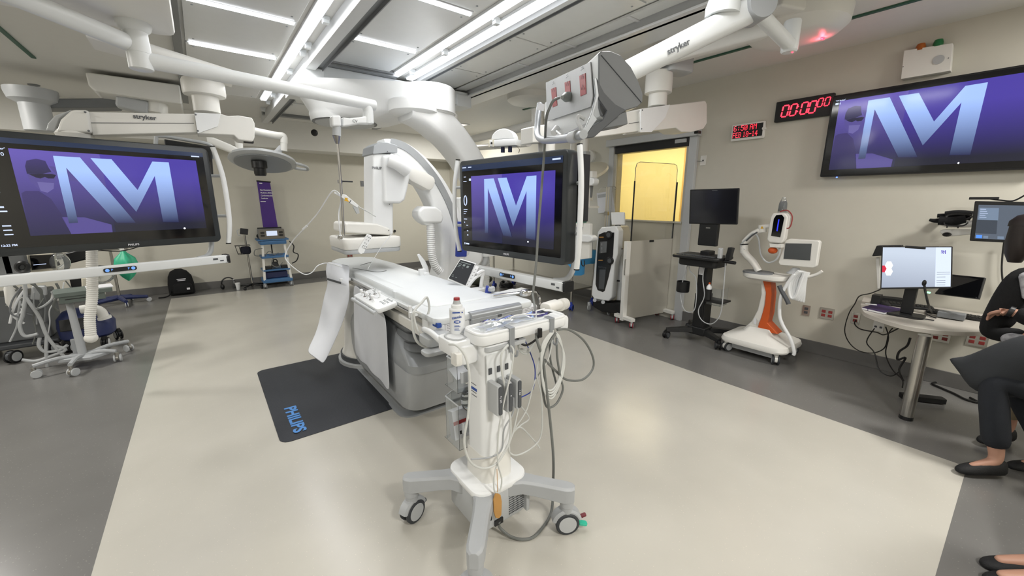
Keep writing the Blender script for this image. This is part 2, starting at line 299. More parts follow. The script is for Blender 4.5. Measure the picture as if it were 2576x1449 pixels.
# ---------------------------------------------------------------- light and view
def lamp(name, loc, sx, sy, e, rx=0, ry=0, col=(1, .985, .96)):
    l = bpy.data.lights.new(name, 'AREA'); l.shape = 'RECTANGLE'; l.size = sx; l.size_y = sy; l.energy = e; l.color = col
    o = bpy.data.objects.new(name, l); COL.objects.link(o); o.location = loc; o.rotation_euler = (R(rx), R(ry), 0); return o
lamp('strip_lamp_left', (.955, 4.6, ZC-.06), .07, 5.4, 21)
lamp('strip_lamp_middle', (2.075, 2.6, ZC-.06), .07, 3.2, 14)
lamp('strip_lamp_right', (2.27, 2.6, ZC-.06), .08, 3.2, 14)
for i, (x, y, e) in enumerate(((-2.9, 6.7, 70), (-2.9, 3.0, 50), (4.3, -1.2, 70), (.8, -1.6, 78), (-2.9, -.5, 42), (4.2, 7.6, 52))):  # far left lamp inferred from floor glare; the rest are added fill lights
    t = thing('ceiling_light', 'square recessed ceiling light %s' % ['over the far left corner', 'added as fill over the left of the room', 'added as fill over the seated people', 'added as fill behind the camera', 'added as fill left of the camera', 'added as hidden fill over the far right corner'][i], 'ceiling light', (x, y, ZC))
    part(t, 'housing', MB().box((x, y, ZC-.006), (.64, .64, .01)), RAIL); part(t, 'lens', MB().box((x, y, ZC-.012), (.56, .56, .006)), emat('panel_lens_%d' % i, 'fff6e8', 3.5 if i != 5 else .8))
    lamp('troffer_fill_lamp', (x, y, ZC-.03), .5, .5, e, col=(1, .97, .92))
wd = bpy.data.worlds.new('world'); bpy.context.scene.world = wd; wd.use_nodes = True
wd.node_tree.nodes['Background'].inputs[0].default_value = (.5, .5, .52, 1); wd.node_tree.nodes['Background'].inputs[1].default_value = .3
sc = bpy.context.scene; sc.view_settings.view_transform = 'Standard'; sc.view_settings.look = 'None'; sc.view_settings.exposure = .45; sc.view_settings.gamma = 1
sc.cycles.use_denoising = True; sc.cycles.max_bounces = 8; sc.cycles.transparent_max_bounces = 16
# ---------------------------------------------------------------- shared builders
def TR(pts, ax, v): return [A(x, y, ax, v) for x, y in pts]
def TY(pts): return [A(x, y, 1, Y) for x, y, Y in pts]      # (px, py, depth Y)
def TX(pts): return [A(x, y, 0, X) for x, y, X in pts]
def caster(t, x, y, r, ang, w=.035, top=.17, body=LG, tyre=RB, disc=LG, twin=False, name='caster', brake=None, z=0):
    """fork (part) with wheel (sub-part); ang = heading in degrees"""
    ca, sa = math.cos(R(ang)), math.sin(R(ang)); X = fr((x, y, z), ang)
    f = MB(X); f.cyl((0, 0, r*1.55), (0, 0, top), r*.42, n=14)
    if twin: f.rbox((0, 0, r*1.15), (r*1.5, w*1.2, r*1.1), r*.4, 'y')
    else:
        for sgn in (-1, 1): f.box((r*.15, sgn*w*.75, r*1.2), (r*.7, .006, r*1.5), ry=-12)
        f.rbox((0, 0, r*1.95), (r*.9, w*1.8, r*.3), r*.12, 'y')
    p = part(t, name, f, body, .002)
    for sgn in ((-1, 1) if twin else (0,)):
        wh = MB(X).m(0); yc = sgn*w*1.15; hw = w*.42
        wh.lathe((.012, yc, r), [(r*.6, -hw), (r*.92, -hw), (r, -hw*.6), (r, hw*.6), (r*.92, hw), (r*.6, hw)], 28, (0, 1, 0)).m(1)
        wh.lathe((.012, yc, r), [(0, -hw*1.15), (r*.7, -hw*1.1), (r*.74, -hw*.8), (r*.74, hw*.8), (r*.7, hw*1.1), (0, hw*1.15)], 28, (0, 1, 0))
        part(p, 'wheel', wh, [tyre, disc])
    if brake:
        part(p, 'brake_pedal', MB(X).rbox((-r*1.05, 0, r*.72), (r*.8, w*.9, .012), .008, ry=-18), brake, .002)
    return p
def plug(t, M, mm): pass
# ---------------------------------------------------------------- mobile imaging cart in the foreground
C0 = Vector((1.02, 1.54, 0))
ct = thing('imaging_cart', 'white rolling imaging cart with tray, cables and locking casters in the foreground', 'medical cart', C0)
b = MB().rbox((1.03, 1.56, .185), (.3, .31, .19), .035, e=.012)
bo = part(ct, 'base_box', b, LG, 0)
v = MB()
for i in range(11):
    for j in range(9): v.box((1.03+.03+i*.009, 1.404, .12+j*.013), (.005, .004, .006))
part(bo, 'vent_grille', v, DG)
soc = MB().box((.99, 1.401, .115), (.05, .01, .03)).box((.94, 1.401, .16), (.012, .008, .02)).box((1.14, 1.401, .22), (.012, .008, .02)); part(bo, 'socket', soc, BK)
part(bo, 'side_flange', MB().box((1.17, 1.40, .15), (.02, .03, .11)), LG, .003)
part(ct, 'base_top', MB().rbox((1.03, 1.56, .295), (.32, .33, .035), .07, e=.008, n=6), WH)
ends = ((.70, 1.80, 200, DG), (1.31, 1.24, 330, TEAL), (.735, 1.215, 330, TEAL), (1.32, 1.87, 60, None))
for i, (x, y, a, br) in enumerate(ends):
    d = (Vector((x, y, 0))-C0); L = d.length; d.normalize(); n_ = Vector((-d.y, d.x, 0))
    def ring(s, w, zt, zb): 
        c = C0+d*s; return [c+n_*w+Vector((0, 0, zb)), c+n_*w*1.0+Vector((0, 0, zt-.01)), c+n_*(w-.012)+Vector((0, 0, zt)), c-n_*(w-.012)+Vector((0, 0, zt)), c-n_*w+Vector((0, 0, zt-.01)), c-n_*w+Vector((0, 0, zb))]
    lg = MB().loft([ring(.12, .07, .30, .22), ring(.19, .045, .298, .225), ring(L*.62, .04, .29, .215), ring(L-.01, .04, .275, .19), ring(L+.02, .034, .274, .19), ring(L+.038, .02, .272, .19)])
    lg.cyl((x, y, .155), (x, y, .2), .036)
    part(ct, 'leg', lg, PG, .003)
    X = fr((x, y, 0), a)
    f = MB(X).cyl((0, 0, .12), (0, 0, .16), .033).loft([[Vector((r_*math.cos(R(q)), w_, .0625+r_*math.sin(R(q)))) for q in range(15, 170, 14)]+[Vector((r2_*math.cos(R(q)), w_, .0625+r2_*math.sin(R(q)))) for q in range(165, 14, -14)] for w_, r_, r2_ in ((-.03, .07, .055), (-.022, .08, .055), (.022, .08, .055), (.03, .07, .055))])
    cp = part(ct, 'caster', f, PG)
    for sgn in (-1, 1):
        wh = MB(X).lathe((0, sgn*.024, .0625), [(.04, -.012), (.057, -.012), (.0625, -.007), (.0625, .007), (.057, .012), (.04, .012)], 32, (0, 1, 0)).m(1).lathe((0, sgn*.024, .0625), [(0, -.0135), (.046, -.013), (.048, -.01), (.048, .01), (.046, .013), (0, .0135)], 32, (0, 1, 0))
        part(cp, 'wheel', wh, [RB, LG])
    if br is not None:
        part(cp, 'brake_pedal', MB(X).rbox((.085 if br is TEAL else -.085, -.012, .045), (.05, .03, .012), .01, ry=15), br, .002)
        if br is TEAL: part(cp, 'release_pedal', MB(X).rbox((.09, .02, .06), (.05, .022, .01), .008, ry=-20), DRED, .002)
# column
col = MB().rbox((1.035, 1.54, .66), (.175, .18, .76), .045, n=6); part(ct, 'column', col, WH)
part(ct, 'column_skirt', MB().rbox((1.035, 1.55, .385), (.185, .21, .15), .05, n=6, t=.96), WH2)
part(ct, 'front_panel', MB().rbox((1.035, 1.448, .93), (.15, .006, .14), .004, 'y'), PW)
for k in range(3):
    x = .978+k*.048; part(ct, 'port', MB().box((x, 1.443, .918), (.018, .006, .03)), DG, .001)
for k, (x, tx) in enumerate(((.975, 'LIS 7e'), (1.033, 'o'), (1.087, 'CS 1'))):
    t1 = part(ct, 'probe_module', MB().rbox((x, 1.405, .80), (.026, .085, .15), .008, 'z'), LG, .003)
    part(t1, 'label_strip', MB().rbox((x+.002, 1.3605, .80), (.019, .006, .14), .008, 'y'), DG)
    part(t1, 'print', MB().text(tx, .014, fr((x+.002, 1.357, .81)) @ Matrix.Rotation(R(90), 4, 'X') @ Matrix.Rotation(R(90), 4, 'Z')), WINK)
st_ = MB().box((.9465, 1.55, .80), (.001, .07, .014)); part(ct, 'sticker', st_, BINK)
part(ct, 'sticker', MB().box((.9465, 1.54, .765), (.001, .045, .003)).box((.9465, 1.55, .783), (.001, .06, .003)).box((.9465, 1.555, .825), (.001, .07, .003)), INK)
# tray head
tr = MB(); zt = 1.105
tr.rbox((1.205, 1.525, 1.07), (.57, .175, .05), .05, e=.01, n=6); part(ct, 'tray', tr, WH)
rim = MB().tube([(1.205+p[0], 1.525+p[1], 1.098) for p in MB().rr(.55, .155, .045, 6)], .008, 8, 1, True); part(ct, 'tray_rim', rim, WH)
part(ct, 'tray_shelf', MB().rbox((1.08, 1.50, 1.022), (.24, .12, .02), .02), LG, .003)
for x in (1.1, 1.36):
    hk = MB(); hk.box((x, 1.434, 1.05), (.03, .006, .12)).box((x, 1.455, 1.108), (.03, .05, .006)).tube([(x, 1.43, .99), (x, 1.41, .975), (x, 1.395, .985), (x, 1.392, 1.01)], .006, 8)
    part(ct, 'cable_hook', hk, SG, .002)
part(ct, 'end_bumper', MB().rbox((1.47, 1.54, 1.055), (.06, .18, .085), .02, 'y', e=.01), WH)
pod = MB().rbox((.885, 1.60, 1.03), (.12, .16, .07), .03, e=.008).rbox((.905, 1.53, 1.0), (.1, .07, .09), .03, e=.01); part(ct, 'bottle_holder', pod, WH)
part(ct, 'holder_rim', MB().tube([(.885+.045*math.cos(q), 1.60+.06*math.sin(q), 1.067) for q in [k*PI/8 for k in range(16)]], .005, 6, 1, True), LG)
part(ct, 'side_clip', MB().rbox((.845, 1.52, .99), (.04, .05, .06), .01, e=.004).box((.83, 1.5, 1.0), (.01, .03, .05)), WH2, .003)
# clear bins on the rear side of the column
for z0, z1, y1, nm in ((.73, .90, 1.80, 'upper'), (.40, .66, 1.83, 'lower')):
    bm_ = MB(); X0, X1, Y0, Y1 = .925, 1.10, 1.665, y1
    for pts in (((X0, Y0), (X0+.0, Y1-.03)), ((X0, Y1-.03), (X0+.05, Y1)), ((X0+.05, Y1), (X1, Y1)), ((X1, Y1), (X1, Y0))):
        (a0, b0), (a1, b1) = pts; L = math.hypot(a1-a0, b1-b0); bm_.box(((a0+a1)/2, (b0+b1)/2, (z0+z1)/2), (L+.003, .003, z1-z0), rz=math.degrees(math.atan2(b1-b0, a1-a0)))
    bm_.box(((X0+X1)/2, (Y0+Y1)/2, z0), (X1-X0, Y1-Y0, .003))
    o_ = part(ct, 'clear_bin', bm_, ACR)
    part(o_, 'bin_rim', MB().tube([(X0, Y0, z1), (X0, Y1-.03, z1), (X0+.05, Y1, z1), (X1, Y1, z1), (X1, Y0, z1)], .004, 6, 1), LG)
    part(o_, 'bin_bracket', MB().box((1.0, 1.655, (z0+z1)/2), (.12, .015, .06)), LG, .003)
solo('paper_sheet', MB().box((.985, 1.74, .805), (.09, .1, .002), rx=18), PAP, 'folded white paper in the upper clear bin of the foreground cart', 'paper')
solo('steel_cup', MB().lathe((1.04, 1.73, .74), [(.035, 0), (.04, .06), (.038, .06), (.033, .003), (0, .003)], 20), CH, 'shiny metal cup in the upper clear bin', 'cup')
bk = MB().m(0).box((.985, 1.76, .50), (.1, .05, .16), rx=-12).m(1).box((.985, 1.733, .52), (.101, .003, .02), rx=-12).m(2).box((.98, 1.727, .46), (.03, .003, .02), rx=-12)
solo('instruction_booklet', bk, [PAP, RD, BK], 'white booklet with red stripe in the lower clear bin', 'booklet', bevel=.001)
bag = thing('cable_bag', 'clear bag with coiled cable hanging in the lower clear bin', 'bag', (1.03, 1.73, .6)); part(bag, 'pouch', MB().sph((1.03, 1.73, .64), (.05, .04, .07), 12), ACR); part(bag, 'coiled_cable', MB().tube([(1.03+.035*math.cos(k*.8), 1.73+.025*math.sin(k*.8), .6+.004*k) for k in range(22)], .004, 6, 2), CGR)
# gel bottle
gx, gy, gz = .93, 1.655, 1.062
gb = thing('gel_bottle', 'white gel bottle with blue lettering and red cap on the foreground cart', 'bottle', (gx, gy, gz))
part(gb, 'body', MB().lathe((gx, gy, gz), [(0, 0), (.034, 0), (.037, .008), (.038, .122), (.034, .127), (.028, .128), (.027, .142), (.02, .148)], 28), WH); part(gb, 'neck', MB().lathe((gx, gy, gz+.146), [(.021, 0), (.016, .014), (.0155, .02)], 20), LG)
part(gb, 'cap', MB().lathe((gx, gy, gz+.165), [(.0155, -.003), (.0145, .013), (0, .014)], 20), RD, label='red cap')
LM = lambda u, z, d=.0385: fr((gx, gy, gz+z)) @ Matrix.Rotation(R(-30), 4, 'Z') @ fr((u, -d, 0)) @ Matrix.Rotation(R(90), 4, 'X')
part(gb, 'lettering', MB().text('asonic', .019, LM(-.002, .089) @ Matrix.Rotation(R(8), 4, 'Z'), .0004), BINK)
part(gb, 'oval', MB(LM(0, .066, .0382)).ext([(.016*math.cos(k*PI/10), .0085*math.sin(k*PI/10), 0) for k in range(20)], (0, 0, .0008)), BINK); part(gb, 'number', MB().text('100', .013, LM(0, .066, .0394), .0006), WINK)
for z, w_, h_, u in ((.112, .036, .006, -.004), (.112, .006, .006, .025), (.046, .024, .002, -.003), (.041, .03, .002, 0), (.030, .022, .002, -.004), (.024, .026, .002, -.002)): part(gb, 'label_line', MB(LM(u, z, .0383-.5*abs(u)*.3)).box((0, 0, 0), (w_, h_, .0012)), BINK)
# clear packets on the tray
for i, (x, y, rz, w_, h_) in enumerate(((1.04, 1.52, 8, .16, .09), (1.2, 1.53, -6, .2, .1), (1.35, 1.53, 10, .14, .09), (1.12, 1.57, 3, .2, .05))):
    pk = MB(); n = 7
    g = [[(x+math.cos(R(rz))*(a-3)/3*w_/2-math.sin(R(rz))*(c-3)/3*h_/2, y+math.sin(R(rz))*(a-3)/3*w_/2+math.cos(R(rz))*(c-3)/3*h_/2, 1.104+.004*i+random.random()*.005+.003*(a % 2)) for a in range(n)] for c in range(n)]
    pk.add([p for r_ in g for p in r_], [(r_*n+c, r_*n+c+1, (r_+1)*n+c+1, (r_+1)*n+c) for r_ in range(n-1) for c in range(n-1)])
    solo('clear_packet', pk, ACR, 'crinkled clear plastic packet on the foreground cart tray, %s' % ['leftmost', 'middle one with tubing', 'rightmost', 'back one by the table end'][i], 'packet', 'clear packets on the cart tray', ang=20)
tb = MB().tube([(1.0+.4*k/9, 1.525+.03*math.sin(k*1.7), 1.126+.004*math.cos(k*2.1)) for k in range(10)], .004, 6); solo('tubing', tb, TUB, 'clear tubing lying among the packets on the cart tray', 'tubing')
# cables of the cart (each one a part of the cart, loops hang from the hooks)
def cab(pts, r, m_, nm='cable', lab=None, t=ct, n=8): return part(t, nm, MB().tube(TY(pts), r, n, 6), m_, label=lab)
cab([(1130, 866, 1.47), (1150, 870, 1.42), (1172, 900, 1.38), (1182, 960, 1.36), (1178, 1040, 1.36), (1168, 1110, 1.37), (1182, 1160, 1.38), (1215, 1178, 1.38), (1250, 1165, 1.38), (1280, 1115, 1.38), (1284, 1060, 1.38), (1275, 1000, 1.385), (1262, 930, 1.39), (1262, 890, 1.39), (1278, 868, 1.40)], .0055, CWH, lab='white cable looping from the side clip round the column')
cab([(1285, 870, 1.4), (1292, 885, 1.375), (1285, 940, 1.36), (1268, 1010, 1.36), (1255, 1080, 1.37), (1252, 1160, 1.37), (1262, 1205, 1.37), (1257, 1235, 1.37), (1244, 1235, 1.37), (1243, 1200, 1.37), (1254, 1160, 1.38), (1290, 1090, 1.39), (1312, 980, 1.40)], .004, CWH, lab='thin white cable dangling down the column')
cab([(1292, 1000, 1.38), (1290, 1040, 1.38), (1268, 1080, 1.39), (1262, 1130, 1.40), (1235, 1150, 1.41), (1185, 1155, 1.42)], .004, PG)
# left-over loops on right hook
part(ct, 'power_cable', MB().tube(TY([(1340, 740, 1.75), (1348, 790, 1.6), (1350, 850, 1.42), (1365, 900, 1.40), (1372, 960, 1.39), (1382, 1040, 1.38), (1392, 1150, 1.37)])+[A(1391, 1225, 2, .10), A(1386, 1290, 2, .012), A(1352, 1343, 2, .01), A(1320, 1357, 2, .01), A(1285, 1350, 2, .015), A(1258, 1328, 2, .05), Vector((.99, 1.398, .115))], .0075, 8, 6), CGR, label='dark grey power cable drooping to the base')
cab([(1398, 838, 1.42), (1372, 880, 1.40), (1362, 930, 1.40), (1368, 1000, 1.41), (1378, 1025, 1.41), (1400, 1015, 1.4), (1416, 980, 1.4), (1410, 950, 1.4), (1402, 900, 1.4), (1400, 850, 1.42)], .006, CGR, lab='dark grey cable loop on the hook')
cab([(1402, 830, 1.42), (1432, 830, 1.44), (1470, 858, 1.46), (1492, 900, 1.47), (1490, 930, 1.47), (1465, 955, 1.46), (1425, 955, 1.44), (1395, 930, 1.42), (1370, 905, 1.41)], .0065, CGR, lab='wide dark grey cable loop sticking out to the right')
for k in range(4):
    cab([(1390-2*k, 838, 1.42), (1372-3*k, 870, 1.40), (1362, 920+6*k, 1.39), (1372, 975+5*k, 1.39), (1392, 978+7*k, 1.39), (1410+2*k, 940, 1.40), (1416+k, 890, 1.41), (1408-2*k, 850, 1.42), (1398, 836, 1.43)], .0048, CWH, lab='white cable coil on the right hook')
cab([(1392, 830, 1.43), (1380, 900, 1.41), (1345, 960, 1.42), (1325, 1030, 1.42), (1295, 1080, 1.43), (1280, 1130, 1.44), (1300, 1145, 1.44), (1340, 1125, 1.44), (1362, 1090, 1.43), (1362, 1000, 1.41), (1350, 940, 1.41), (1357, 900, 1.41)], .004, CWH)
cab([(1300, 1010, 1.5), (1325, 1040, 1.5), (1330, 1055, 1.5), (1310, 1070, 1.5), (1290, 1090, 1.5), (1310, 1075, 1.48), (1345, 1110, 1.47), (1358, 1128, 1.46)], .0035, CWH)
cab([(1300, 850, 1.46), (1318, 868, 1.45), (1338, 862, 1.43), (1357, 845, 1.41), (1357, 830, 1.41)], .0055, CBK, lab='short black cable under the tray')
part(ct, 'plug', MB().cyl(A(1358, 848, 1, 1.41), A(1358, 826, 1, 1.41), .012, n=12), CBK, .002, label='black plug')
for q in range(3): cab([(1312-3*q, 845, 1.5), (1305, 870+4*q, 1.5), (1325, 880+5*q, 1.5), (1345, 860, 1.5), (1348, 830, 1.5)], .004, CWH)
cab([(1318, 850, 1.52), (1335, 890, 1.52), (1346, 930, 1.52), (1340, 980, 1.52), (1310, 1000, 1.52)], .003, BL, lab='thin blue cable')
cab([(1385, 830, 1.46), (1384, 900, 1.45), (1398, 960, 1.44), (1402, 985, 1.44), (1388, 995, 1.44), (1378, 985, 1.44)], .0055, CGR)
# hanging tag
tg = thing('wooden_tag', 'tan oval tag hanging on a cord in front of the cart base', 'tag', A(1250, 1300, 1, 1.36)); part(tg, 'paddle', MB().ext([A(x, y, 1, 1.365) for x, y in ((1247, 1243), (1253, 1241), (1260, 1246), (1263, 1262), (1262, 1295), (1256, 1305), (1247, 1303), (1243, 1290), (1242, 1258))], (0, .008, 0)), BRS, .003); part(tg, 'cord', MB().tube(TY([(1250, 1180, 1.37), (1251, 1210, 1.368), (1252, 1245, 1.368)]), .0015, 6), BRS)
# ---------------------------------------------------------------- patient table (long axis along Y)
tbl = thing('patient_table', 'long white motorised patient table with floating top on a grey pedestal', 'operating table', (1.42, 3.4, 0))
ZT = .97
# tabletop: thin carbon slab, narrower at the head end
def slab(z0, z1, w0, w1, y0, y1, x=1.43, inset=0):
    out = [(-w0/2, y0+.05), (-w0/2+.05, y0), (w0/2-.05, y0), (w0/2, y0+.05), (w0/2, y1-.75), (w1/2, y1-.35), (w1/2, y1-.15), (w1/2-.12, y1), (-w1/2+.12, y1), (-w1/2, y1-.15), (-w1/2, y1-.35), (-w0/2, y1-.75)]
    c = [Vector((x+a, b_, 0)) for a, b_ in out]
    return [[p+Vector((0, 0, z0)) for p in c], [p+Vector((0, 0, z1)) for p in c]]
part(tbl, 'tabletop', MB().loft(slab(ZT-.07, ZT-.035, .62, .46, 2.25, 5.3)), PW, .008)
mt = slab(ZT-.035, ZT+.012, .56, .50, 2.42, 5.28)
mt.insert(1, [p+Vector((0, 0, .01)) for p in mt[0]]); cen = Vector((1.43, 3.8, 0))
top = [Vector((1.43+(p.x-1.43)*.96, 3.8+(p.y-3.8)*.99, ZT+.02)) for p in mt[0]]; mt.append(top)
part(tbl, 'mattress', MB().loft(mt), SHT, 0, ang=60)
part(tbl, 'side_pad', MB().rbox((1.205, 3.55, ZT+.005), (.1, .95, .035), .03, e=.01).rbox((1.175, 3.05, ZT-.01), (.075, .07, .06), .02, e=.01), SHT)
# accessory rail on the near-left side
rl = MB(); rl.box((1.10, 3.35, ZT-.075), (.012, 2.1, .03)).box((1.145, 3.35, ZT-.075), (.008, 2.1, .012))
for k in range(5): rl.box((1.125, 2.45+k*.45, ZT-.075), (.05, .03, .015))
part(tbl, 'accessory_rail', rl, ST, .002)
part(tbl, 'accessory_rail', MB().box((1.765, 3.4, ZT-.06), (.012, 2.0, .03)), ST, .002)
# end cover with roller, labels
ec = MB().rbox((1.50, 2.30, ZT-.085), (.84, .28, .11), .05, e=.015); part(tbl, 'end_cover', ec, WH)
part(tbl, 'end_deck', MB().rbox((1.46, 2.36, ZT-.01), (.80, .42, .045), .06, e=.012), SHT)
rx = MB().cyl((1.30, 2.155, ZT-.012), (1.72, 2.155, ZT-.012), .034, n=20).box((1.51, 2.135, ZT-.055), (.42, .03, .07)); part(tbl, 'end_handle', rx, SG, .006)
part(tbl, 'latch', MB().box((1.52, 2.118, ZT-.035), (.03, .006, .022)), DG)
for x in (1.19, 1.82):
    pl = MB().m(0).box((x, 2.157, ZT-.062), (.13, .004, .06)).m(1)
    for r_ in range(5):
        for c_ in range(9):
            if (r_*7+c_*3) % 5: pl.box((x-.048+c_*.012, 2.1545, ZT-.084+r_*.011), (.007, .001, .003))
    part(tbl, 'rating_label', pl, [PAP, INK])
part(tbl, 'under_frame', MB().box((1.45, 3.0, ZT-.115), (.5, 1.9, .05)).box((1.42, 2.75, ZT-.17), (.62, 1.1, .08)), WH2, .01)
part(tbl, 'corner_badge', MB().box((1.085, 2.19, ZT-.03), (.03, .07, .03)), BINK, .002)
part(tbl, 'foot_tray', MB().rbox((1.03, 2.10, ZT-.085), (.17, .15, .055), .03, e=.01).rbox((.98, 2.02, ZT-.13), (.15, .1, .025), .03, e=.006), LG)
part(tbl, 'hook_arm', MB().tube([(1.0, 2.2, ZT-.05), (.98, 2.05, ZT-.03), (1.0, 1.9, ZT-.08), (1.03, 1.84, ZT-.15)], .018, 10), WH)
# pedestal: wedge shaped bellows over a rounded base shell
def prof(xs, w, yz): return [[Vector((xs-w/2, y, z)) for y, z in yz], [Vector((xs+w/2, y, z)) for y, z in yz]]
def shell(cx, rings):                       # rings (y0, y1, w, z)
    return [[Vector((cx+p[0], (y0+y1)/2+p[1], z)) for p in MB().rr(w, y1-y0, .12, 6)] for y0, y1, w, z in rings]
part(tbl, 'base_skirt', MB().loft(shell(1.40, [(2.86, 4.2, .58, .015), (2.80, 4.25, .61, .06)])), ST, .01)
part(tbl, 'base_shell', MB().loft(shell(1.40, [(2.80, 4.22, .60, .05), (2.68, 4.25, .65, .10), (2.62, 4.25, .67, .26), (2.60, 4.25, .66, .46), (2.72, 4.25, .62, .56)])), PG, 0)
part(tbl, 'base_collar', MB().loft(shell(1.40, [(2.58, 4.2, .67, .44), (2.58, 4.2, .67, .50), (2.85, 4.1, .60, .66), (3.1, 4.0, .54, .74)])), SG, 0)
for k in range(4):
    part(tbl, 'bellows_fold', MB().loft(shell(1.40, [(2.68+.03*k, 4.05, .56-.02*k, .56+.07*k), (2.62+.03*k, 4.1, .6-.02*k, .595+.07*k), (2.68+.03*k, 4.05, .56-.02*k, .63+.07*k)])), MG, 0)
part(tbl, 'column', MB().box((1.42, 3.35, .78), (.44, 1.0, .2)), MG, .02)
part(tbl, 'foot_plate', MB().loft(shell(1.42, [(2.78, 4.3, .74, .0), (2.78, 4.3, .74, .014), (2.82, 4.26, .69, .02)])), SG, 0)
dr = MB().lathe((1.36, 4.25, 0), [(.40, .0), (.40, .05), (.37, .055), (.36, .07)], 40); part(tbl, 'pivot_ring', dr, LG)
part(tbl, 'pivot_drum', MB().lathe((1.36, 4.25, .07), [(.35, 0), (.36, .03), (.35, .06), (.33, .1), (.30, .55), (.27, .72)], 40), WH2)
part(tbl, 'pivot_groove', MB().lathe((1.36, 4.25, .055), [(.375, 0), (.375, .05)], 40), DG)
# control module with joysticks clipped on the rail
cm = thing('control_module', 'white table side control module with small silver joysticks', 'control panel', (1.0, 3.2, .88))
Xm = fr((1.035, 3.2, .90), 0, 0, -12)
part(cm, 'housing', MB(Xm).rbox((0, 0, 0), (.17, .60, .04), .03, e=.01), WH)
part(cm, 'grip_rail', MB(Xm).rbox((-.105, -.02, -.005), (.03, .58, .03), .014, 'y').box((-.09, .24, -.005), (.03, .03, .02)).box((-.09, -.26, -.005), (.03, .03, .02)), LG)
for i, (u, v_) in enumerate(((-.03, .2), (-.03, .13), (-.03, .06), (-.03, -.01), (-.03, -.08), (.045, .1), (.045, -.03))):
    p = part(cm, 'joystick', MB(Xm).lathe((u, v_, .018), [(.018, 0), (.016, .006), (.007, .01), (.006, .03), (.012, .034), (.014, .048), (.01, .054), (0, .055)], 14), CH if i % 2 else WH)
kb = MB(Xm)
for r_ in range(3):
    for c_ in range(4): kb.rbox((.0+r_*.03-.0, -.15-c_*.03, .022), (.016, .014, .005), .003)
part(cm, 'keypad', kb, LG)
# lead aprons
def drape(name, lab, cols, m_, cat_='lead apron', th=.006):
    """cols: list of column polylines in world coords (same length)"""
    n = len(cols[0]); V = [p for c_ in cols for p in c_]; k = len(cols)
    mb = MB().add(V, [(i*n+j, i*n+j+1, (i+1)*n+j+1, (i+1)*n+j) for i in range(k-1) for j in range(n-1)])
    o = solo(name, mb, m_, lab, cat_, ang=80); s = o.modifiers.new('solid', 'SOLIDIFY'); s.thickness = th; s.offset = 0
    q = o.modifiers.new('sub', 'SUBSURF'); q.levels = q.render_levels = 2; return o
L_ = [(820, 655, 4.35), (818, 690, 4.30), (826, 712, 4.28), (815, 740, 4.28), (806, 790, 4.26), (795, 840, 4.2), (768, 885, 4.15)]
R_ = [(882, 668, 4.15), (876, 705, 4.02), (880, 728, 4.0), (880, 750, 4.0), (868, 800, 4.0), (842, 860, 3.98), (814, 919, 3.9)]
def mid(Lc, Rc, k, off=0):
    return [A(a[0]+(b_[0]-a[0])*k, a[1]+(b_[1]-a[1])*k, 1, a[2]+(b_[2]-a[2])*k+off) for a, b_ in zip(Lc, Rc)]
ap = drape('lead_apron', 'long pale grey lead apron panel folded over the head end corner of the patient table', [mid(L_, R_, k, o_) for k, o_ in ((0, 0), (.3, -.02), (.6, -.02), (.85, 0), (1, .02))], FAB)
hd = [A(828, 698, 1, 4.235), A(862, 708, 1, 4.05), A(862, 713, 1, 4.05), A(828, 703, 1, 4.235)]
part(ap, 'slot_opening', MB().ext([p+Vector((-.02, -.02, 0)) for p in hd], (-.004, -.002, 0)), DG)
hl = thing('apron_holder', 'white curved holder flap clamped at the table corner', 'holder', A(850, 680, 1, 4.2))
part(hl, 'bracket', MB().box((1.05, 4.15, .93), (.1, .12, .03)), WH, .004)
L2 = [(888, 712, 3.95), (890, 760, 3.95), (890, 830, 3.96), (893, 895, 3.97)]; 
M2 = [(930, 742, 3.45), (930, 800, 3.42), (926, 880, 3.45), (925, 925, 3.42)]
R2_ = [(970, 792, 2.98), (975, 850, 2.95), (978, 920, 2.94), (985, 993, 2.92)]
c_ = []
for k in range(9):
    t_ = k/8; a, b2, tt = (L2, M2, t_*2) if t_ < .5 else (M2, R2_, t_*2-1)
    c_.append([A(p[0]+(q_[0]-p[0])*tt, p[1]+(q_[1]-p[1])*tt, 1, p[2]+(q_[2]-p[2])*tt)+Vector((.015*math.sin(k*2.3)*(j/3), 0, 0)) for j, (p, q_) in enumerate(zip(a, b2))])
drape('lead_apron', 'wide grey lead curtain hanging from the table rail beside the floor mat', c_, FAB)
# floor mat
mtb = MB(); x0, x1, y0, y1 = .235, 1.18, 3.01, 4.575
def mring(i, z): return [Vector(((x0+x1)/2+p[0], (y0+y1)/2+p[1], z)) for p in MB().rr(x1-x0-2*i, y1-y0-2*i, .07, 5)]
mtb.loft([mring(0, .001), mring(0, .004), mring(.09, .016)])
mo = solo('floor_mat', mtb, MAT_, 'dark rubber anti-fatigue floor mat with blue lettering', 'mat', ang=80)
part(mo, 'lettering', MB().text('PHILIPS', .118, fr((.37, 3.305, .019), 90) @ Matrix.Rotation(PI, 4, 'Z'), .004, sx=1.22), PHB, label='pale blue lettering')
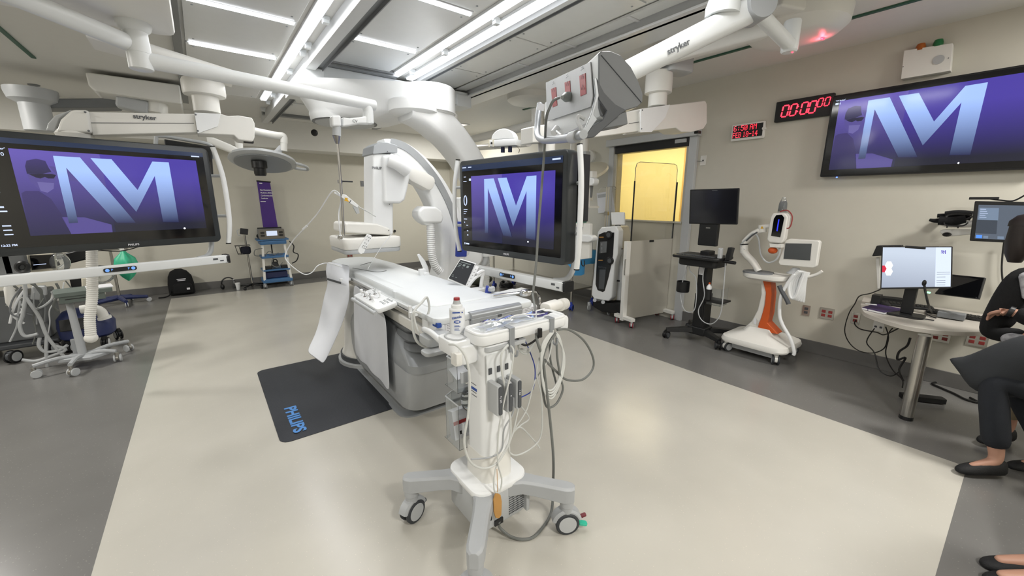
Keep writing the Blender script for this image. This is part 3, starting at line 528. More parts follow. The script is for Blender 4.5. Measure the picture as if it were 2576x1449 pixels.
# tablet control and its stand on the right side of the table
tp = thing('touch_tablet', 'tilted touch screen tablet in a white frame standing on the patient table', 'tablet', A(1170, 722, 2, ZT+.02))
c4 = [AP(x, y, A(1165, 690, 2, 1.08), (-.60, -.65, .45)) for x, y in ((1125, 702), (1158, 650), (1198, 662), (1172, 722))]
nn = Vector((-.60, -.65, .45)).normalized()
part(tp, 'frame', MB().ext([c4[0]-nn*.003, c4[1]-nn*.003, c4[2]-nn*.003, c4[3]-nn*.003], -nn*.022), WH, .006)
ctr = sum(c4, Vector())/4; c5 = [ctr+(p-ctr)*.9 for p in c4]
part(tp, 'screen', MB().ext([p-nn*.002 for p in c5], nn*.004), emat('tablet_screen', '4a4d50', .35), .0)
uu = (c5[2]-c5[1]); vv = (c5[0]-c5[1]); tx = MB(); Tq = lambda a, b_, w_, h_: tx.ext([c5[1]+uu*a+vv*b_+nn*.003, c5[1]+uu*(a+w_)+vv*b_+nn*.003, c5[1]+uu*(a+w_)+vv*(b_+h_)+nn*.003, c5[1]+uu*a+vv*(b_+h_)+nn*.003], nn*.0005)
for q in ((.1, .08, .7, .03), (.08, .18, .18, .03), (.08, .26, .16, .03), (.35, .16, .15, .1), (.62, .18, .15, .1), (.08, .34, .14, .02), (.4, .34, .08, .02), (.1, .85, .12, .02), (.35, .85, .12, .02), (.1, .78, .08, .02)): Tq(*q)
part(tp, 'screen_text', tx, emat('tablet_text', 'a9b4b0', .5))
kx = [AP(x, y, A(1185, 690, 2, 1.08), (-.60, -.65, .45)) for x, y in ((1166, 721), (1196, 667), (1206, 671), (1178, 727))]
kp = part(tp, 'button_strip', MB().ext(kx, -nn*.03), WH, .008)
for k in range(6):
    p = kx[0].lerp(kx[1], .15+k*.14).lerp(kx[3].lerp(kx[2], .15+k*.14), .5); part(kp, 'button', MB().sph(p, (.006, .006, .004), 8), LG)
part(tp, 'stand', MB().tube([A(1200, 690, 1, 2.8), A(1215, 682, 1, 2.8), A(1212, 705, 1, 2.8), A(1210, 722, 1, 2.8)], .016, 8, 4).tube([A(1175, 725, 1, 2.85), A(1195, 700, 1, 2.8), A(1212, 690, 1, 2.8)], .012, 8, 4).box(A(1205, 728, 1, 2.8), (.12, .1, .02)), WH)
# shield clamp on the far edge
sc_ = thing('shield_clamp', 'white curved plate standing in a clamp on the far edge of the patient table', 'clamp', (1.83, 4.05, .97))
part(sc_, 'plate', MB().ext([A(x, y, 1, 3.6) for x, y in ((1049, 641), (1053, 640), (1068, 658), (1076, 675), (1080, 697), (1070, 694), (1062, 670))], (.03, .05, 0)), WH, .003)
part(sc_, 'clamp_block', MB().box(A(1062, 688, 1, 3.58), (.06, .05, .09)).box(A(1072, 692, 1, 3.55), (.05, .05, .05)), WH, .004)
# injector handset and its blue holder on the far right corner
ij = thing('fluid_injector', 'small purple and white injector head lying by the far corner of the patient table', 'injector', A(1240, 735, 2, .98))
part(ij, 'cradle', MB().ext([A(x, y, 1, 2.55) for x, y in ((1220, 738), (1223, 722), (1230, 722), (1237, 738))], (.03, .05, 0)), BL, .004)
part(ij, 'head', MB().box(A(1232, 727, 1, 2.56), (.05, .07, .03), rz=20).cyl(A(1238, 733, 1, 2.54), A(1240, 722, 1, 2.56), .018), LG, .004)
part(ij, 'drape_sheet', MB().box(A(1275, 738, 1, 2.5), (.3, .14, .012), rz=12).box(A(1300, 733, 1, 2.55), (.22, .1, .02), rz=8), WH, .004)
cc = thing('chrome_cylinder', 'shiny silver connector lying on the far right end of the patient table', 'connector', A(1320, 738, 1, 2.5)); a_, b__ = A(1311, 738, 2, ZT+.045), A(1332, 735, 2, ZT+.045)
part(cc, 'barrel', MB().lathe(a_, [(.02, 0), (.026, .01), (.03, .05), (.026, .075), (0, .078)], 18, b__-a_), CH)
part(cc, 'end_cap', MB().cyl(a_-(b__-a_).normalized()*.005, a_, .018), SG)
gr = MB().tube([A(1240, 744, 1, 2.4), A(1290, 738, 1, 2.38), A(1340, 733, 1, 2.36), A(1352, 738, 1, 2.33), A(1357, 752, 1, 2.3), A(1358, 765, 1, 2.3)], .011, 8); solo('bent_rail', gr, CH, 'bent steel tube curving over the far right corner of the patient table', 'rail')
hh = MB().rbox(A(1388, 770, 1, 2.05), (.16, .1, .07), .03, 'x', rz=10, e=.012).cyl(A(1408, 768, 1, 2.04), A(1420, 764, 1, 2.1), .045); solo('transducer_holder', hh, WH2, 'rounded white holder behind the right end of the cart tray', 'holder')
# ECG leads clipped on the near corner
wl = thing('lead_bundle', 'white looped lead cable clipped to the near left corner of the patient table', 'cable', A(1060, 790, 1, 2.3))
part(wl, 'cable', MB().tube(TY([(1075, 795, 2.3), (1080, 775, 2.3), (1074, 748, 2.3), (1062, 760, 2.28), (1045, 778, 2.25), (1037, 800, 2.22), (1040, 835, 2.2), (1050, 860, 2.18), (1068, 872, 2.17), (1086, 875, 2.16)]), .008, 8), CWH)
part(wl, 'cable', MB().tube(TY([(1060, 790, 2.2), (1044, 785, 2.2), (1042, 800, 2.2), (1052, 835, 2.18), (1070, 858, 2.17), (1088, 865, 2.16)]), .007, 8), CWH)
part(wl, 'clip', MB().box(A(1032, 785, 1, 2.32), (.02, .02, .08)).box(A(1040, 790, 1, 2.3), (.05, .02, .03)), WH, .003)
part(wl, 'connector_cluster', MB().tube(TY([(1090, 850, 2.15), (1088, 868, 2.15), (1092, 878, 2.15), (1097, 868, 2.15), (1096, 855, 2.15)]), .007, 8).box(A(1090, 872, 1, 2.15), (.03, .02, .03)), WH, .002)
# thin wires lying on the mattress
for i, (pts, lab) in enumerate(((((907, 667), (920, 663), (935, 659)), 'short dark wire lying on the head end of the mattress'), (((887, 674), (915, 679), (948, 684), (972, 681)), 'long thin dark wire lying across the mattress'))):
    solo('guide_wire', MB().tube([A(x, y, 2, ZT+.024) for x, y in pts], .003, 6), CGR, lab, 'wire', 'wires on the mattress')
# ---------------------------------------------------------------- ceiling mounted imaging arm
ca = thing('imaging_c_arm', 'large white ceiling mounted imaging C arm curving over the patient table', 'c-arm', (1.9, 4.9, 3.0))
part(ca, 'cross_beam', MB().box((2.1, 5.28, 3.06), (2.04, .42, .17)), PW, .006)
part(ca, 'beam_end_bracket', MB().box((3.05, 5.2, 3.03), (.22, .3, .15)), PW, .004)
part(ca, 'beam_end_bracket', MB().box((1.16, 5.6, 3.04), (.22, 1.1, .12)), PW, .004)
# boot shaped swivel arm: tapering drum (left/back) to big round pivot (right)
def cap2(c0, r0, c1, r1, z, n=14):
    c0, c1 = Vector(c0), Vector(c1); d = c1-c0; a = math.atan2(d.y, d.x); q = math.acos(max(-1, min(1, (r0-r1)/d.length))); o = []
    for k in range(n+1): t_ = a+q+(2*PI-2*q)*k/n; o.append(Vector((c0.x+r0*math.cos(t_), c0.y+r0*math.sin(t_), z)))
    for k in range(n+1): t_ = a-q+2*q*k/n; o.append(Vector((c1.x+r1*math.cos(t_), c1.y+r1*math.sin(t_), z)))
    return o
P0, P1 = (1.50, 5.22), (2.28, 4.62)
sw = MB().loft([cap2(P0, .50, P1, .33, 2.96), cap2(P0, .50, P1, .33, 2.92), cap2(P0, .47, P1, .33, 2.86), cap2(P0, .38, P1, .33, 2.70), cap2(P0, .385, (1.9, 4.92), .30, 2.66), cap2(P0, .37, (1.7, 5.1), .30, 2.60)])
part(ca, 'swivel_arm', sw, WH, 0, ang=50)
part(ca, 'pivot_drum', MB().lathe((2.28, 4.62, 2.68), [(.30, 0), (.325, .03), (.33, .28), (.31, .30)], 40), WH)
part(ca, 'ring_seal', MB().lathe((1.50, 5.22, 2.595), [(.36, 0), (.36, .006), (.33, .006)], 48), MG)
part(ca, 'bottom_disc', MB().lathe((1.50, 5.22, 2.585), [(0, 0), (.325, 0), (.33, .012)], 48), LG)
# banana arm from pivot drum down to the right
def bar_path(px, w, h, ax=1, up=(0, -1, 0), rad=.06):
    P = px; rings = []
    for i, (p, hh_) in enumerate(zip(P, h)):
        d = (P[min(i+1, len(P)-1)]-P[max(i-1, 0)]).normalized(); s_ = Vector(up).normalized(); n_ = d.cross(s_).normalized()
        rings.append([p+n_*q[0]+s_*q[1] for q in MB().rr(hh_, w, rad, 4)])
    return rings
bp = [A(x, y, 1, yy) for x, y, yy in ((1018, 283, 4.5), (1050, 288, 4.5), (1090, 308, 4.55), (1130, 345, 4.65), (1170, 400, 4.75), (1205, 470, 4.85), (1222, 560, 4.9), (1222, 640, 4.95))]
bp = cat(bp, 4); H_ = [.16+.17*min(1, i/8) for i in range(len(bp))]
part(ca, 'curved_arm', MB().loft(bar_path(bp, .42, H_, rad=.07)), WH, 0, ang=45)
part(ca, 'arm_head', MB().lathe(A(1040, 272, 1, 4.5)+Vector((0, 0, -.08)), [(.22, 0), (.27, .03), (.28, .12), (.27, .14)], 36), WH)
part(ca, 'arm_cap', MB().lathe((2.62, 4.72, 2.62), [(.10, 0), (.11, .02), (.11, .13), (.09, .15)], 24), WH2)
part(ca, 'arm_hub', MB().rbox(A(1175, 570, 1, 4.9), (.34, .34, .8), .1, 'z', e=.03), WH)
part(ca, 'blue_cover', MB().box(A(1161, 602, 1, 4.0), (.13, .05, .40), ry=4), BL, .008, label='royal blue side cover with white script')
part(ca, 'script', MB().text('Flexible C', .05, fr(A(1151, 610, 1, 3.972)) @ Matrix.Rotation(R(90), 4, 'X') @ Matrix.Rotation(R(-84), 4, 'Z')), WINK)
# the C
YC = 4.35
cp = [A(x, y, 1, YC) for x, y in ((957, 372), (1000, 382), (1045, 420), (1088, 478), (1118, 545), (1132, 620), (1118, 700), (1085, 760), (1030, 800))]
cpp = cat(cp, 5); hs = []
for i in range(len(cpp)): k = i/(len(cpp)-1); hs.append(.16+.14*min(1, k*1.8)+.05*math.sin(PI*k))
part(ca, 'c_shaped_arc', MB().loft(bar_path(cpp, .26, hs, rad=.05)), WH, 0, ang=45)
inn = []
for i, p in enumerate(cpp[2:24]):
    d = (cpp[i+3]-cpp[i+1]).normalized(); n_ = d.cross(Vector((0, -1, 0))).normalized(); inn.append(p+Vector((0, -.133, 0))+n_*(-.02))
gv = MB(); rings = []
for i, p in enumerate(inn):
    d = (inn[min(i+1, len(inn)-1)]-inn[max(i-1, 0)]).normalized(); n_ = d.cross(Vector((0, -1, 0))).normalized()
    n_ = n_ if n_.z > 0 or n_.x > 0 else -n_
    rings.append([p+n_*.07, p-n_*.005, p-n_*.005+Vector((0, -.006, 0)), p+n_*.07+Vector((0, -.006, 0))])
gv.loft(rings); part(ca, 'arc_groove', gv, SG, 0)
# detector housing: column, motor box, flat detector at the bottom
def AE(pts, Y, dep): return [A(x, y, 1, Y) for x, y in pts], (0, dep, 0)
o1, v1 = AE(((940, 392), (1035, 400), (1035, 470), (1022, 500), (1012, 512), (985, 516), (972, 512), (937, 505)), 4.1, .34)
part(ca, 'detector_column', MB().ext(*AE(((938, 385), (990, 387), (990, 590), (938, 590)), 4.12, .30)), WH, .02)
part(ca, 'column_top_cap', MB().ext(*AE(((938, 386), (941, 366), (955, 357), (975, 358), (1000, 366), (1000, 384), (975, 384), (940, 388)), 4.10, .34)), SG, .015)
part(ca, 'motor_housing', MB().ext(*AE(((964, 390), (1000, 388), (1034, 412), (1034, 440), (1026, 480), (1020, 503), (1008, 512), (968, 512)), 4.06, .36)), WH, .03)
part(ca, 'side_bumper', MB().tube([A(978, 402, 1, 4.02), A(1000, 412, 1, 4.0), A(1024, 430, 1, 4.02)], .065, 14, 4), WH)
part(ca, 'junction', MB().rbox(A(1052, 450, 1, 4.2), (.32, .2, .16), .06, 'y', ry=25, e=.02), WH2)
part(ca, 'detector_neck', MB().ext(*AE(((868, 563), (875, 560), (950, 563), (983, 575), (983, 592), (868, 586)), 4.1, .45)), WH2, .02)
part(ca, 'detector', MB().rbox(A(918, 606, 1, 4.3)+Vector((0, 0, 0)), (.58, .60, .11), .06, e=.015), WH2)
part(ca, 'detector_face', MB().rbox(A(918, 606, 1, 4.3)+Vector((0, 0, -.075)), (.57, .58, .045), .06, e=.01), LG)
part(ca, 'lettering', MB().text('PHILIPS', .036, fr(A(950, 423, 1, 4.115)) @ Matrix.Rotation(R(90), 4, 'X'), .0006), INK)
part(ca, 'tube_block', MB().ext(*AE(((1053, 530), (1066, 519), (1098, 520), (1112, 530), (1118, 546), (1114, 562), (1066, 562), (1053, 546)), 4.05, .2)), WH, .03)
part(ca, 'tube_chin', MB().ext(*AE(((1062, 560), (1092, 560), (1080, 568), (1074, 567)), 4.08, .14)), WH, .01)
part(ca, 'corrugated_hose', MB().hose([A(x, y, 1, 4.12) for x, y in ((1083, 562), (1084, 600), (1086, 640), (1094, 668), (1108, 684))], .045, .022), WH)
part(ca, 'corrugated_hose', MB().hose([A(x, y, 1, 5.2) for x, y in ((1222, 630), (1224, 660), (1222, 760), (1220, 790))], .05, .022), WH)
part(ca, 'rear_hub', MB().lathe(A(1190, 648, 1, 4.7), [(0, 0), (.12, .01), (.14, .04), (.14, .18), (.12, .2)], 30, (.5, .86, 0)), WH)
part(ca, 'rear_hose', MB().tube([A(x, y, 1, 4.8) for x, y in ((1215, 625), (1222, 645), (1215, 665), (1196, 672))], .05, 12), LG)
for x, y in ((1031, 462), (980, 514), (978, 580), (975, 381)): part(ca, 'screw', MB().sph(A(x, y, 1, 4.09), .006, 8), MG)
# ---------------------------------------------------------------- drip pole hanging from the ceiling arm
iv = thing('ceiling_drip_arm', 'white ceiling arm with a steel drip pole hanging over the head of the table', 'infusion arm', (-.6, 3.2, 3.2))
e2 = A(925, 262, 1, 3.35); zd = e2.z+.07; e0, e1 = A(-60, -50, 2, zd), A(345, 112, 2, zd); zb1 = A(350, 176, 1, e1.y).z; zt1 = A(340, 58, 1, e1.y).z
part(iv, 'ceiling_column', MB().lathe((e1.x, e1.y, zb1), [(r_*.74, h_*(zt1-zb1)) for r_, h_ in ((.06, 0), (.07, .02), (.07, .36), (.072, .361), (.072, .62), (.07, .621), (.07, .8), (.09, .86), (.10, .95), (.10, 1))], 28), PW)
part(iv, 'upper_arm', MB().tube([e0, e1+Vector((-.03, 0, 0))], [.04, .043], 18, 1), PW)
e1b = e1+Vector((0, 0, -.07)); part(iv, 'long_arm', MB().tube([e1b, e1b.lerp(e2, .97), e2+Vector((-.01, 0, -.01)), e2+Vector((.0, 0, -.06)), e2+Vector((0, 0, -.14))], [.042, .036], 16, 4), PW)
j1 = A(925, 300, 1, 3.35); j2 = A(849, 300, 1, 3.35)
part(iv, 'joint', MB().cyl(A(925, 283, 1, 3.35), A(925, 311, 1, 3.35), .036), PW)
part(iv, 'link_arm', MB().ext([A(x, y, 1, 3.32) for x, y in ((862, 294), (880, 297), (912, 293), (930, 288), (933, 312), (905, 311), (880, 316), (862, 318))], (0, .06, 0)), WH, .012)
part(iv, 'lettering', MB().text('CV', .03, fr(A(893, 305, 1, 3.315)) @ Matrix.Rotation(R(90), 4, 'X')), INK)
part(iv, 'pole_socket', MB().ext([A(x, y, 1, 3.30) for x, y in ((834, 290), (858, 289), (860, 318), (836, 318))], (0, .08, 0)), WH, .015)
part(iv, 'pole_sleeve', MB().cyl(A(847, 318, 1, 3.34), A(847, 342, 1, 3.34), .03), LG)
part(iv, 'pole_cone', MB().cyl(A(847, 342, 1, 3.34), A(849, 362, 1, 3.34), .03, .013), ST)
pb = A(849, 360, 1, 3.34); part(iv, 'pole', MB().tube([pb, A(858, 470, 1, 3.34), A(864, 575, 1, 3.34), A(864, 592, 1, 3.34), A(857, 598, 1, 3.34), A(852, 594, 1, 3.34)], .009, 10, 4), ST)
part(iv, 'hook_ring', MB().tube([A(856+5*math.cos(k), 598+5*math.sin(k), 1, 3.33) for k in [q*PI/5 for q in range(10)]], .006, 8, 2, True), CH)
part(iv, 'clamp', MB().cyl(A(855, 452, 1, 3.34), A(856, 461, 1, 3.34), .017), ST); part(iv, 'clamp_arm', MB().tube([A(858, 456, 1, 3.34), A(887, 457, 1, 3.34)], .006, 8, 1), BM)
# hanging line with tagged pendant + remote
pe = thing('tagged_pendant', 'small white pendant with yellow warning triangle hanging beside the drip pole', 'pendant', A(880, 510, 1, 3.35))
part(pe, 'body', MB().ext([A(x, y, 1, 3.32) for x, y in ((859, 496), (863, 488), (870, 490), (903, 517), (899, 523), (868, 503))], (0, .02, 0)), WH, .004)
part(pe, 'tip', MB().ext([A(x, y, 1, 3.325) for x, y in ((887, 519), (901, 520), (905, 536), (898, 539))], (0, .015, 0)), LG, .003)
part(pe, 'warning_triangle', MB().ext([A(x, y, 1, 3.318) for x, y in ((867, 497), (876, 499), (869, 506))][::1], (0, .001, 0)).ext([A(x, y, 1, 3.317) for x, y in ((872, 497), (878, 508), (866, 505))], (0, .001, 0)), YEL)
part(pe, 'print', MB().ext([A(x, y, 1, 3.317) for x, y in ((882, 503), (884, 503), (880, 511), (878, 511))], (0, .001, 0)), INK)
part(pe, 'cord', MB().tube(TY([(902, 520, 3.35), (920, 530, 3.4), (945, 545, 3.5)]), .004, 6, 1), CWH)
rm = thing('remote_handset', 'white remote handset with grey dots hanging under the detector', 'remote control', A(915, 635, 1, 3.4))
hx = [A(x, y, 1, 3.4) for x, y in ((924, 588), (936, 593), (934, 602), (916, 636), (908, 640), (901, 634), (902, 626))]
part(rm, 'body', MB().ext(hx, (0, .02, 0)), WH, .006)
for i, (x, y) in enumerate(((924, 594), (928, 597), (932, 600), (921, 603), (927, 606), (918, 611), (922, 614), (914, 617), (918, 619), (922, 621), (912, 621), (916, 624), (919, 626))): part(rm, 'button', MB().box(A(x, y, 1, 3.398), (.006, .002, .005)), INK)
tbn = thing('drip_line', 'clear tubing swooping from the drip pole down to the table head', 'tubing', A(740, 600, 1, 4.0))
part(tbn, 'tube', MB().tube(TY([(856, 590, 3.36), (852, 540, 3.4), (858, 500, 3.4), (845, 480, 3.45), (830, 488, 3.5), (800, 535, 3.7), (768, 572, 3.9), (740, 602, 4.1), (722, 630, 4.2), (718, 650, 4.2), (735, 670, 4.2), (765, 690, 4.2), (785, 685, 4.2), (800, 668, 4.2), (825, 662, 4.25), (860, 672, 4.1)]), .005, 6), TUB)
part(tbn, 'connector', MB().tube(TY([(762, 577, 3.92), (772, 568, 3.88)]), .009, 8, 1), WH)
part(tbn, 'tube', MB().tube(TY([(985, 590, 3.9), (960, 620, 3.9), (938, 655, 3.95), (930, 668, 4.0), (925, 678, 4.0)]), .003, 6), TUB)
part(tbn, 'barcode_clip', MB().box(A(850, 489, 1, 3.44), (.06, .01, .015), ry=30), WH, .002)
# ---------------------------------------------------------------- screens
UV = dict(
 N=[(.189, .054), (.317, .054), (.544, .887), (.436, .875), (.238, .187), (.235, .861), (.19, .866)],
 M=[(.369, .054), (.479, .053), (.592, .443), (.712, .052), (.815, .049), (.812, .897), (.71, .886), (.711, .247), (.559, .738)],
 cap=[(.053, .192), (.065, .126), (.11, .099), (.148, .118), (.157, .203), (.164, .242), (.121, .273), (.053, .275)],
 face=[(.053, .275), (.164, .242), (.182, .28), (.164, .403), (.13, .485), (.092, .46), (.06, .371)],
 glass=[(.058, .278), (.162, .269), (.182, .28), (.168, .322), (.142, .324), (.129, .306), (.107, .327), (.088, .316)],
 mask=[(.089, .368), (.164, .376), (.156, .444), (.124, .492), (.095, .473)],
 body=[(.008, .501), (.028, .475), (.086, .473), (.133, .566), (.165, .758), (.18, .914), (.189, 1.), (0, 1.)],
 arm=[(.163, .786), (.273, .796), (.405, .899), (.403, 1.), (.189, 1.)],
 mach=[(.159, .176), (.31, .21), (.299, .352), (.198, .339)])
E_BG = emat('screen_picture_background', '17192a', .9, '443796', .08, .75)
E_BG2 = emat('screen_picture_side', '1d1f40', .8, '6153ab', .1, .95)
E_LET = emat('screen_letter', '21264a', .9, '9dbaf4', .0, .8)
E_FIG = emat('screen_figure_dark', '26244a', .7, '3d3370', 0, 1); E_FIG2 = emat('screen_figure_light', '564c94', .7); E_MSK = emat('screen_mask', '6e66a8', .7); E_GLS = emat('screen_spectacles', '1b1838', .7)
E_BAR = emat('screen_bar', '20304e', .7); E_TXT = emat('screen_text', 'c9d6f5', .9); E_BLK = emat('screen_black', '07090f', .5); E_DOT = emat('screen_pointer', 'f4f7ff', 1.2)
def nm_picture(root, P, u0, u1, v0, v1, W_, H_, pre='', dz=.0006, fig=True):
    """P(a, b) maps metres from the screen's top left corner to a world point; picture occupies a rectangle of it"""
    n = (P(1, 0)-P(0, 0)).cross(P(0, 1)-P(0, 0)).normalized()   # points into the screen
    def poly(name, pts, m_, lvl, lab=None):
        q = [P(u0+(u1-u0)*a, v0+(v1-v0)*b_)-n*(dz*lvl) for a, b_ in pts]
        return part(root, name, MB().ext(q, -n*.0003), m_, label=lab)
    poly('picture', [(0, 0), (1, 0), (1, 1), (0, 1)], E_BG, 1)
    poly('picture_side', [(0, 0), (.42, 0), (.42, 1), (0, 1)], E_BG2, 2)
    if fig:
        poly('pictured_body', UV['body'], E_FIG, 3); poly('pictured_arm', UV['arm'], E_FIG2, 3); poly('pictured_machine', UV['mach'], E_FIG2, 3)
        poly('pictured_face', UV['face'], E_FIG2, 3); poly('pictured_mask', UV['mask'], E_MSK, 4); poly('pictured_cap', UV['cap'], E_FIG, 4); poly('pictured_spectacles', UV['glass'], E_GLS, 5)
    poly('letter', UV['N'], E_LET, 6, 'pale blue letter N'); poly('letter', UV['M'], E_LET, 6, 'pale blue letter M')
def bars(root, P, items, m_, name='screen_text', dz=.003):
    n = (P(1, 0)-P(0, 0)).cross(P(0, 1)-P(0, 0)).normalized(); mb = MB()
    for a, b_, w_, h_ in items: o = part(root, name, MB().ext([P(a, b_)-n*dz, P(a+w_, b_)-n*dz, P(a+w_, b_+h_)-n*dz, P(a, b_+h_)-n*dz], -n*.0003), m_)
    return o
def ptext(root, P, a, b_, txt, size):
    o_, x_, y_ = P(a, b_), (P(a+1, b_)-P(a, b_)), (P(a, b_-1)-P(a, b_)); z_ = x_.cross(y_)
    M_ = Matrix(((x_.x, y_.x, z_.x, o_.x+z_.x*.0035), (x_.y, y_.y, z_.y, o_.y+z_.y*.0035), (x_.z, y_.z, z_.z, o_.z+z_.z*.0035), (0, 0, 0, 1)))
    part(root, 'screen_lettering', MB().text(txt, size, M_, .0004, align='LEFT'), E_TXT)
FRAME = mat('monitor_frame', '2c3032', .35, var=.04)
def big_monitor(name, lab, TLc, ux, W_, H_, cat_='monitor', D=.085, tilt=0, lm=.02):
    """TLc top left outer corner, ux unit vector to the right seen from the front"""
    ux = Vector(ux).normalized(); uz = Vector((0, 0, 1)); nrm = uz.cross(ux).normalized()*-1  # outward to viewer
    nrm = ux.cross(uz).normalized(); 
    c = TLc+ux*W_/2-uz*H_/2-nrm*D/2
    t = thing(name, lab, cat_, c-uz*H_/2)
    X = Matrix(((ux.x, -nrm.x, 0, c.x), (ux.y, -nrm.y, 0, c.y), (0, 0, 1, c.z), (0, 0, 0, 1)))
    part(t, 'frame', MB(X).rbox((0, 0, 0), (W_, D, H_), .045, 'y', e=.008, n=6), FRAME, 0)
    part(t, 'screen', MB(X).rbox((0, -D/2-.001, .005), (W_-.09, .002, H_-.1), .01, 'y'), SCR)
    P = lambda a, b_: X @ Vector((-W_/2+.045+a, -D/2-.0025, H_/2-.045-b_))
    return t, X, P, nrm
# centre monitor (faces the left), its control bar and handles
cl = Vector((2.015, 3.455, 0)); cr = Vector((2.135, 2.125, 0)); ux = (cr-cl).normalized()
W_, H_ = (cr-cl).length, .85
TLc = Vector((cl.x, cl.y, 2.065))
mon, Xc, Pc, nc = big_monitor('ceiling_monitor', 'large ceiling hung monitor with purple letters beside the C arm, lower frame and curved grips', TLc, ux, W_, H_, D=.12)
sw_, sh_ = W_-.09, H_-.1
bars(mon, Pc, [(0.0, .0, sw_, .05)], E_BAR, 'menu_bar', .0008)
nm_picture(mon, Pc, .14, sw_-.07, .10, sh_-.06, sw_, sh_, fig=False)
bars(mon, Pc, [(.01, .015, .06, .008), (.1, .015, .05, .008), (.03, .1, .03, .006), (.02, .14, .05, .006), (.11, .12, .03, .02), (.015, .4, .06, .006), (.015, .42, .05, .006), (.015, .44, .03, .006), (.015, .49, .05, .008), (.05, .55, .03, .006), (.02, .52, .01, .01), (.06, .6, .02, .01), (.06, .64, .02, .01), (.015, sh_-.03, .012, .02), (.04, sh_-.027, .05, .014), (sw_-.1, .015, .08, .012)], E_TXT)
part(mon, 'dial_icon', MB().tube([Pc(.045+.022*math.cos(k), .32+.045*math.sin(k))-Vector((0, 0, 0))+nc*.003 for k in [q*PI/6 for q in range(12)]], .004, 6, 1, True), E_TXT)
part(mon, 'pointer', MB().sph(Pc(sw_*.72, sh_-.1)+nc*.002, .007, 8), E_DOT)
part(mon, 'maker_print', MB().text('PHILIPS', .022, Xc @ fr((-.0, -.0612, -H_/2+.025)) @ Matrix.Rotation(R(90), 4, 'X'), .0003), WINK)
def monitor_cage(t, X, W_, H_, D, barx0, barx1, drop, hl=True, hr=True, nrm=None, blen=None):
    """white curved grips at the sides and the beam with the button strip below"""
    z0 = -H_/2
    part(t, 'lower_beam', MB(X).rbox(((barx0+barx1)/2, -.02, z0-drop), (barx1-barx0, .07, .075), .008, 'x'), PW, .0)
    part(t, 'beam_end', MB(X).rbox((barx1+.005, .0, z0-drop), (.03, .11, .085), .015, 'x'), BK)
    cpn = part(t, 'button_strip', MB(X).rbox((barx0+(barx1-barx0)*.45, -.057, z0-drop+.005), (.2, .006, .034), .012, 'y'), BK)
    k0 = barx0+(barx1-barx0)*.45
    part(cpn, 'button', MB(X).sph((k0-.078, -.061, z0-drop+.005), (.013, .003, .013), 12), emat('strip_button', '6fa5f0', .8)); part(cpn, 'button', MB(X).sph((k0+.078, -.061, z0-drop+.005), (.013, .003, .013), 12), MATS['strip_button'])
    part(cpn, 'print', MB(X).text('P', .025, fr((k0-.05, -.061, z0-drop+.005)) @ Matrix.Rotation(R(90), 4, 'X')).text('P', .025, fr((k0+.05, -.061, z0-drop+.005)) @ Matrix.Rotation(R(90), 4, 'X')), MATS['strip_button'])
    part(t, 'sticker', MB(X).box((barx1-.1, -.056, z0-drop+.01), (.04, .001, .018)).box((barx1-.05, -.056, z0-drop-.01), (.03, .001, .012)), INK)
    part(t, 'lower_hoop', MB(X).tube([(W_/2-.05, .09, z0+.3), (W_/2-.04, .10, z0-.0), (W_/2-.09, .08, z0-drop*.75), (W_/2-.19, .03, z0-drop+.02)], .022, 12), LG)
    if hl or hr:
        for s_ in ([-1] if hl else [])+([1] if hr else []):
            xx = s_*(W_/2+(.085 if s_ > 0 else .14))
            part(t, 'grip', MB(X).tube([(xx-s_*.03, .0, H_/2+.02), (xx+s_*.01, -.02, H_*.2), (xx+s_*.01, -.02, -H_*.25), (xx-s_*.02, .0, z0-.02)], .021, 12), WH)
            part(t, 'grip_cap', MB(X).cyl((xx-s_*.032, .0, H_/2+.02), (xx-s_*.033, .0, H_/2+.03), .022), BK); part(t, 'grip_cap', MB(X).cyl((xx-s_*.02, .0, z0-.02), (xx-s_*.02, .0, z0-.03), .022), BK)
            for zz in (H_*.22, -H_*.22): part(t, 'grip_stay', MB(X).tube([(s_*(W_/2-.06), .06, zz), (s_*(W_/2+.03), .05, zz), (xx, -.01, zz)], .014, 8), LG)
monitor_cage(mon, Xc, W_, H_, .12, -W_/2+.15, W_/2-.02, .17)
part(mon, 'rear_mount', MB(Xc).box((0, .14, .1), (.5, .16, .5)).box((-.0, .12, .3), (1.0, .06, .08)), BK, .01)
part(mon, 'rear_rack', MB(Xc).box((W_/2-.02, .13, .15), (.05, .14, .5)), BK, .006)
# camera box on top of the centre monitor
cb = thing('camera_unit', 'white camera box with rounded hood standing on top of the centre monitor', 'camera', A(1272, 380, 0, 2.2))
bx = A(1270, 361, 0, 2.2); part(cb, 'body', MB(fr(bx, -60)).rbox((0, 0, 0), (.26, .12, .055), .012, e=.004), WH); part(cb, 'hood', MB(fr(bx, -60)).ext([(.11*math.cos(q), -.05, .032+.085*math.sin(q)) for q in [k*PI/12 for k in range(13)]], (0, .1, 0)), WH, .008)
part(cb, 'yellow_band', MB(fr(bx, -60)).box((-.085, 0, 0), (.012, .124, .058)).box((-.125, 0, 0), (.008, .124, .058)), BEIP); part(cb, 'lens', MB(fr(bx, -60)).cyl((-.1, -.062, .0), (-.1, -.064, .0), .009), BK)
part(cb, 'foot', MB(fr(bx, -60)).cyl((-.02, 0, -.03), (-.02, 0, -.075), .018), NB); part(cb, 'foot', MB(fr(bx, -60)).cyl((.05, 0, -.03), (.05, 0, -.075), .018), NB); part(cb, 'wire', MB(fr(bx, -60)).tube([(.1, .0, -.02), (.13, .02, -.05), (.12, .03, -.08)], .004, 6), BEIP)
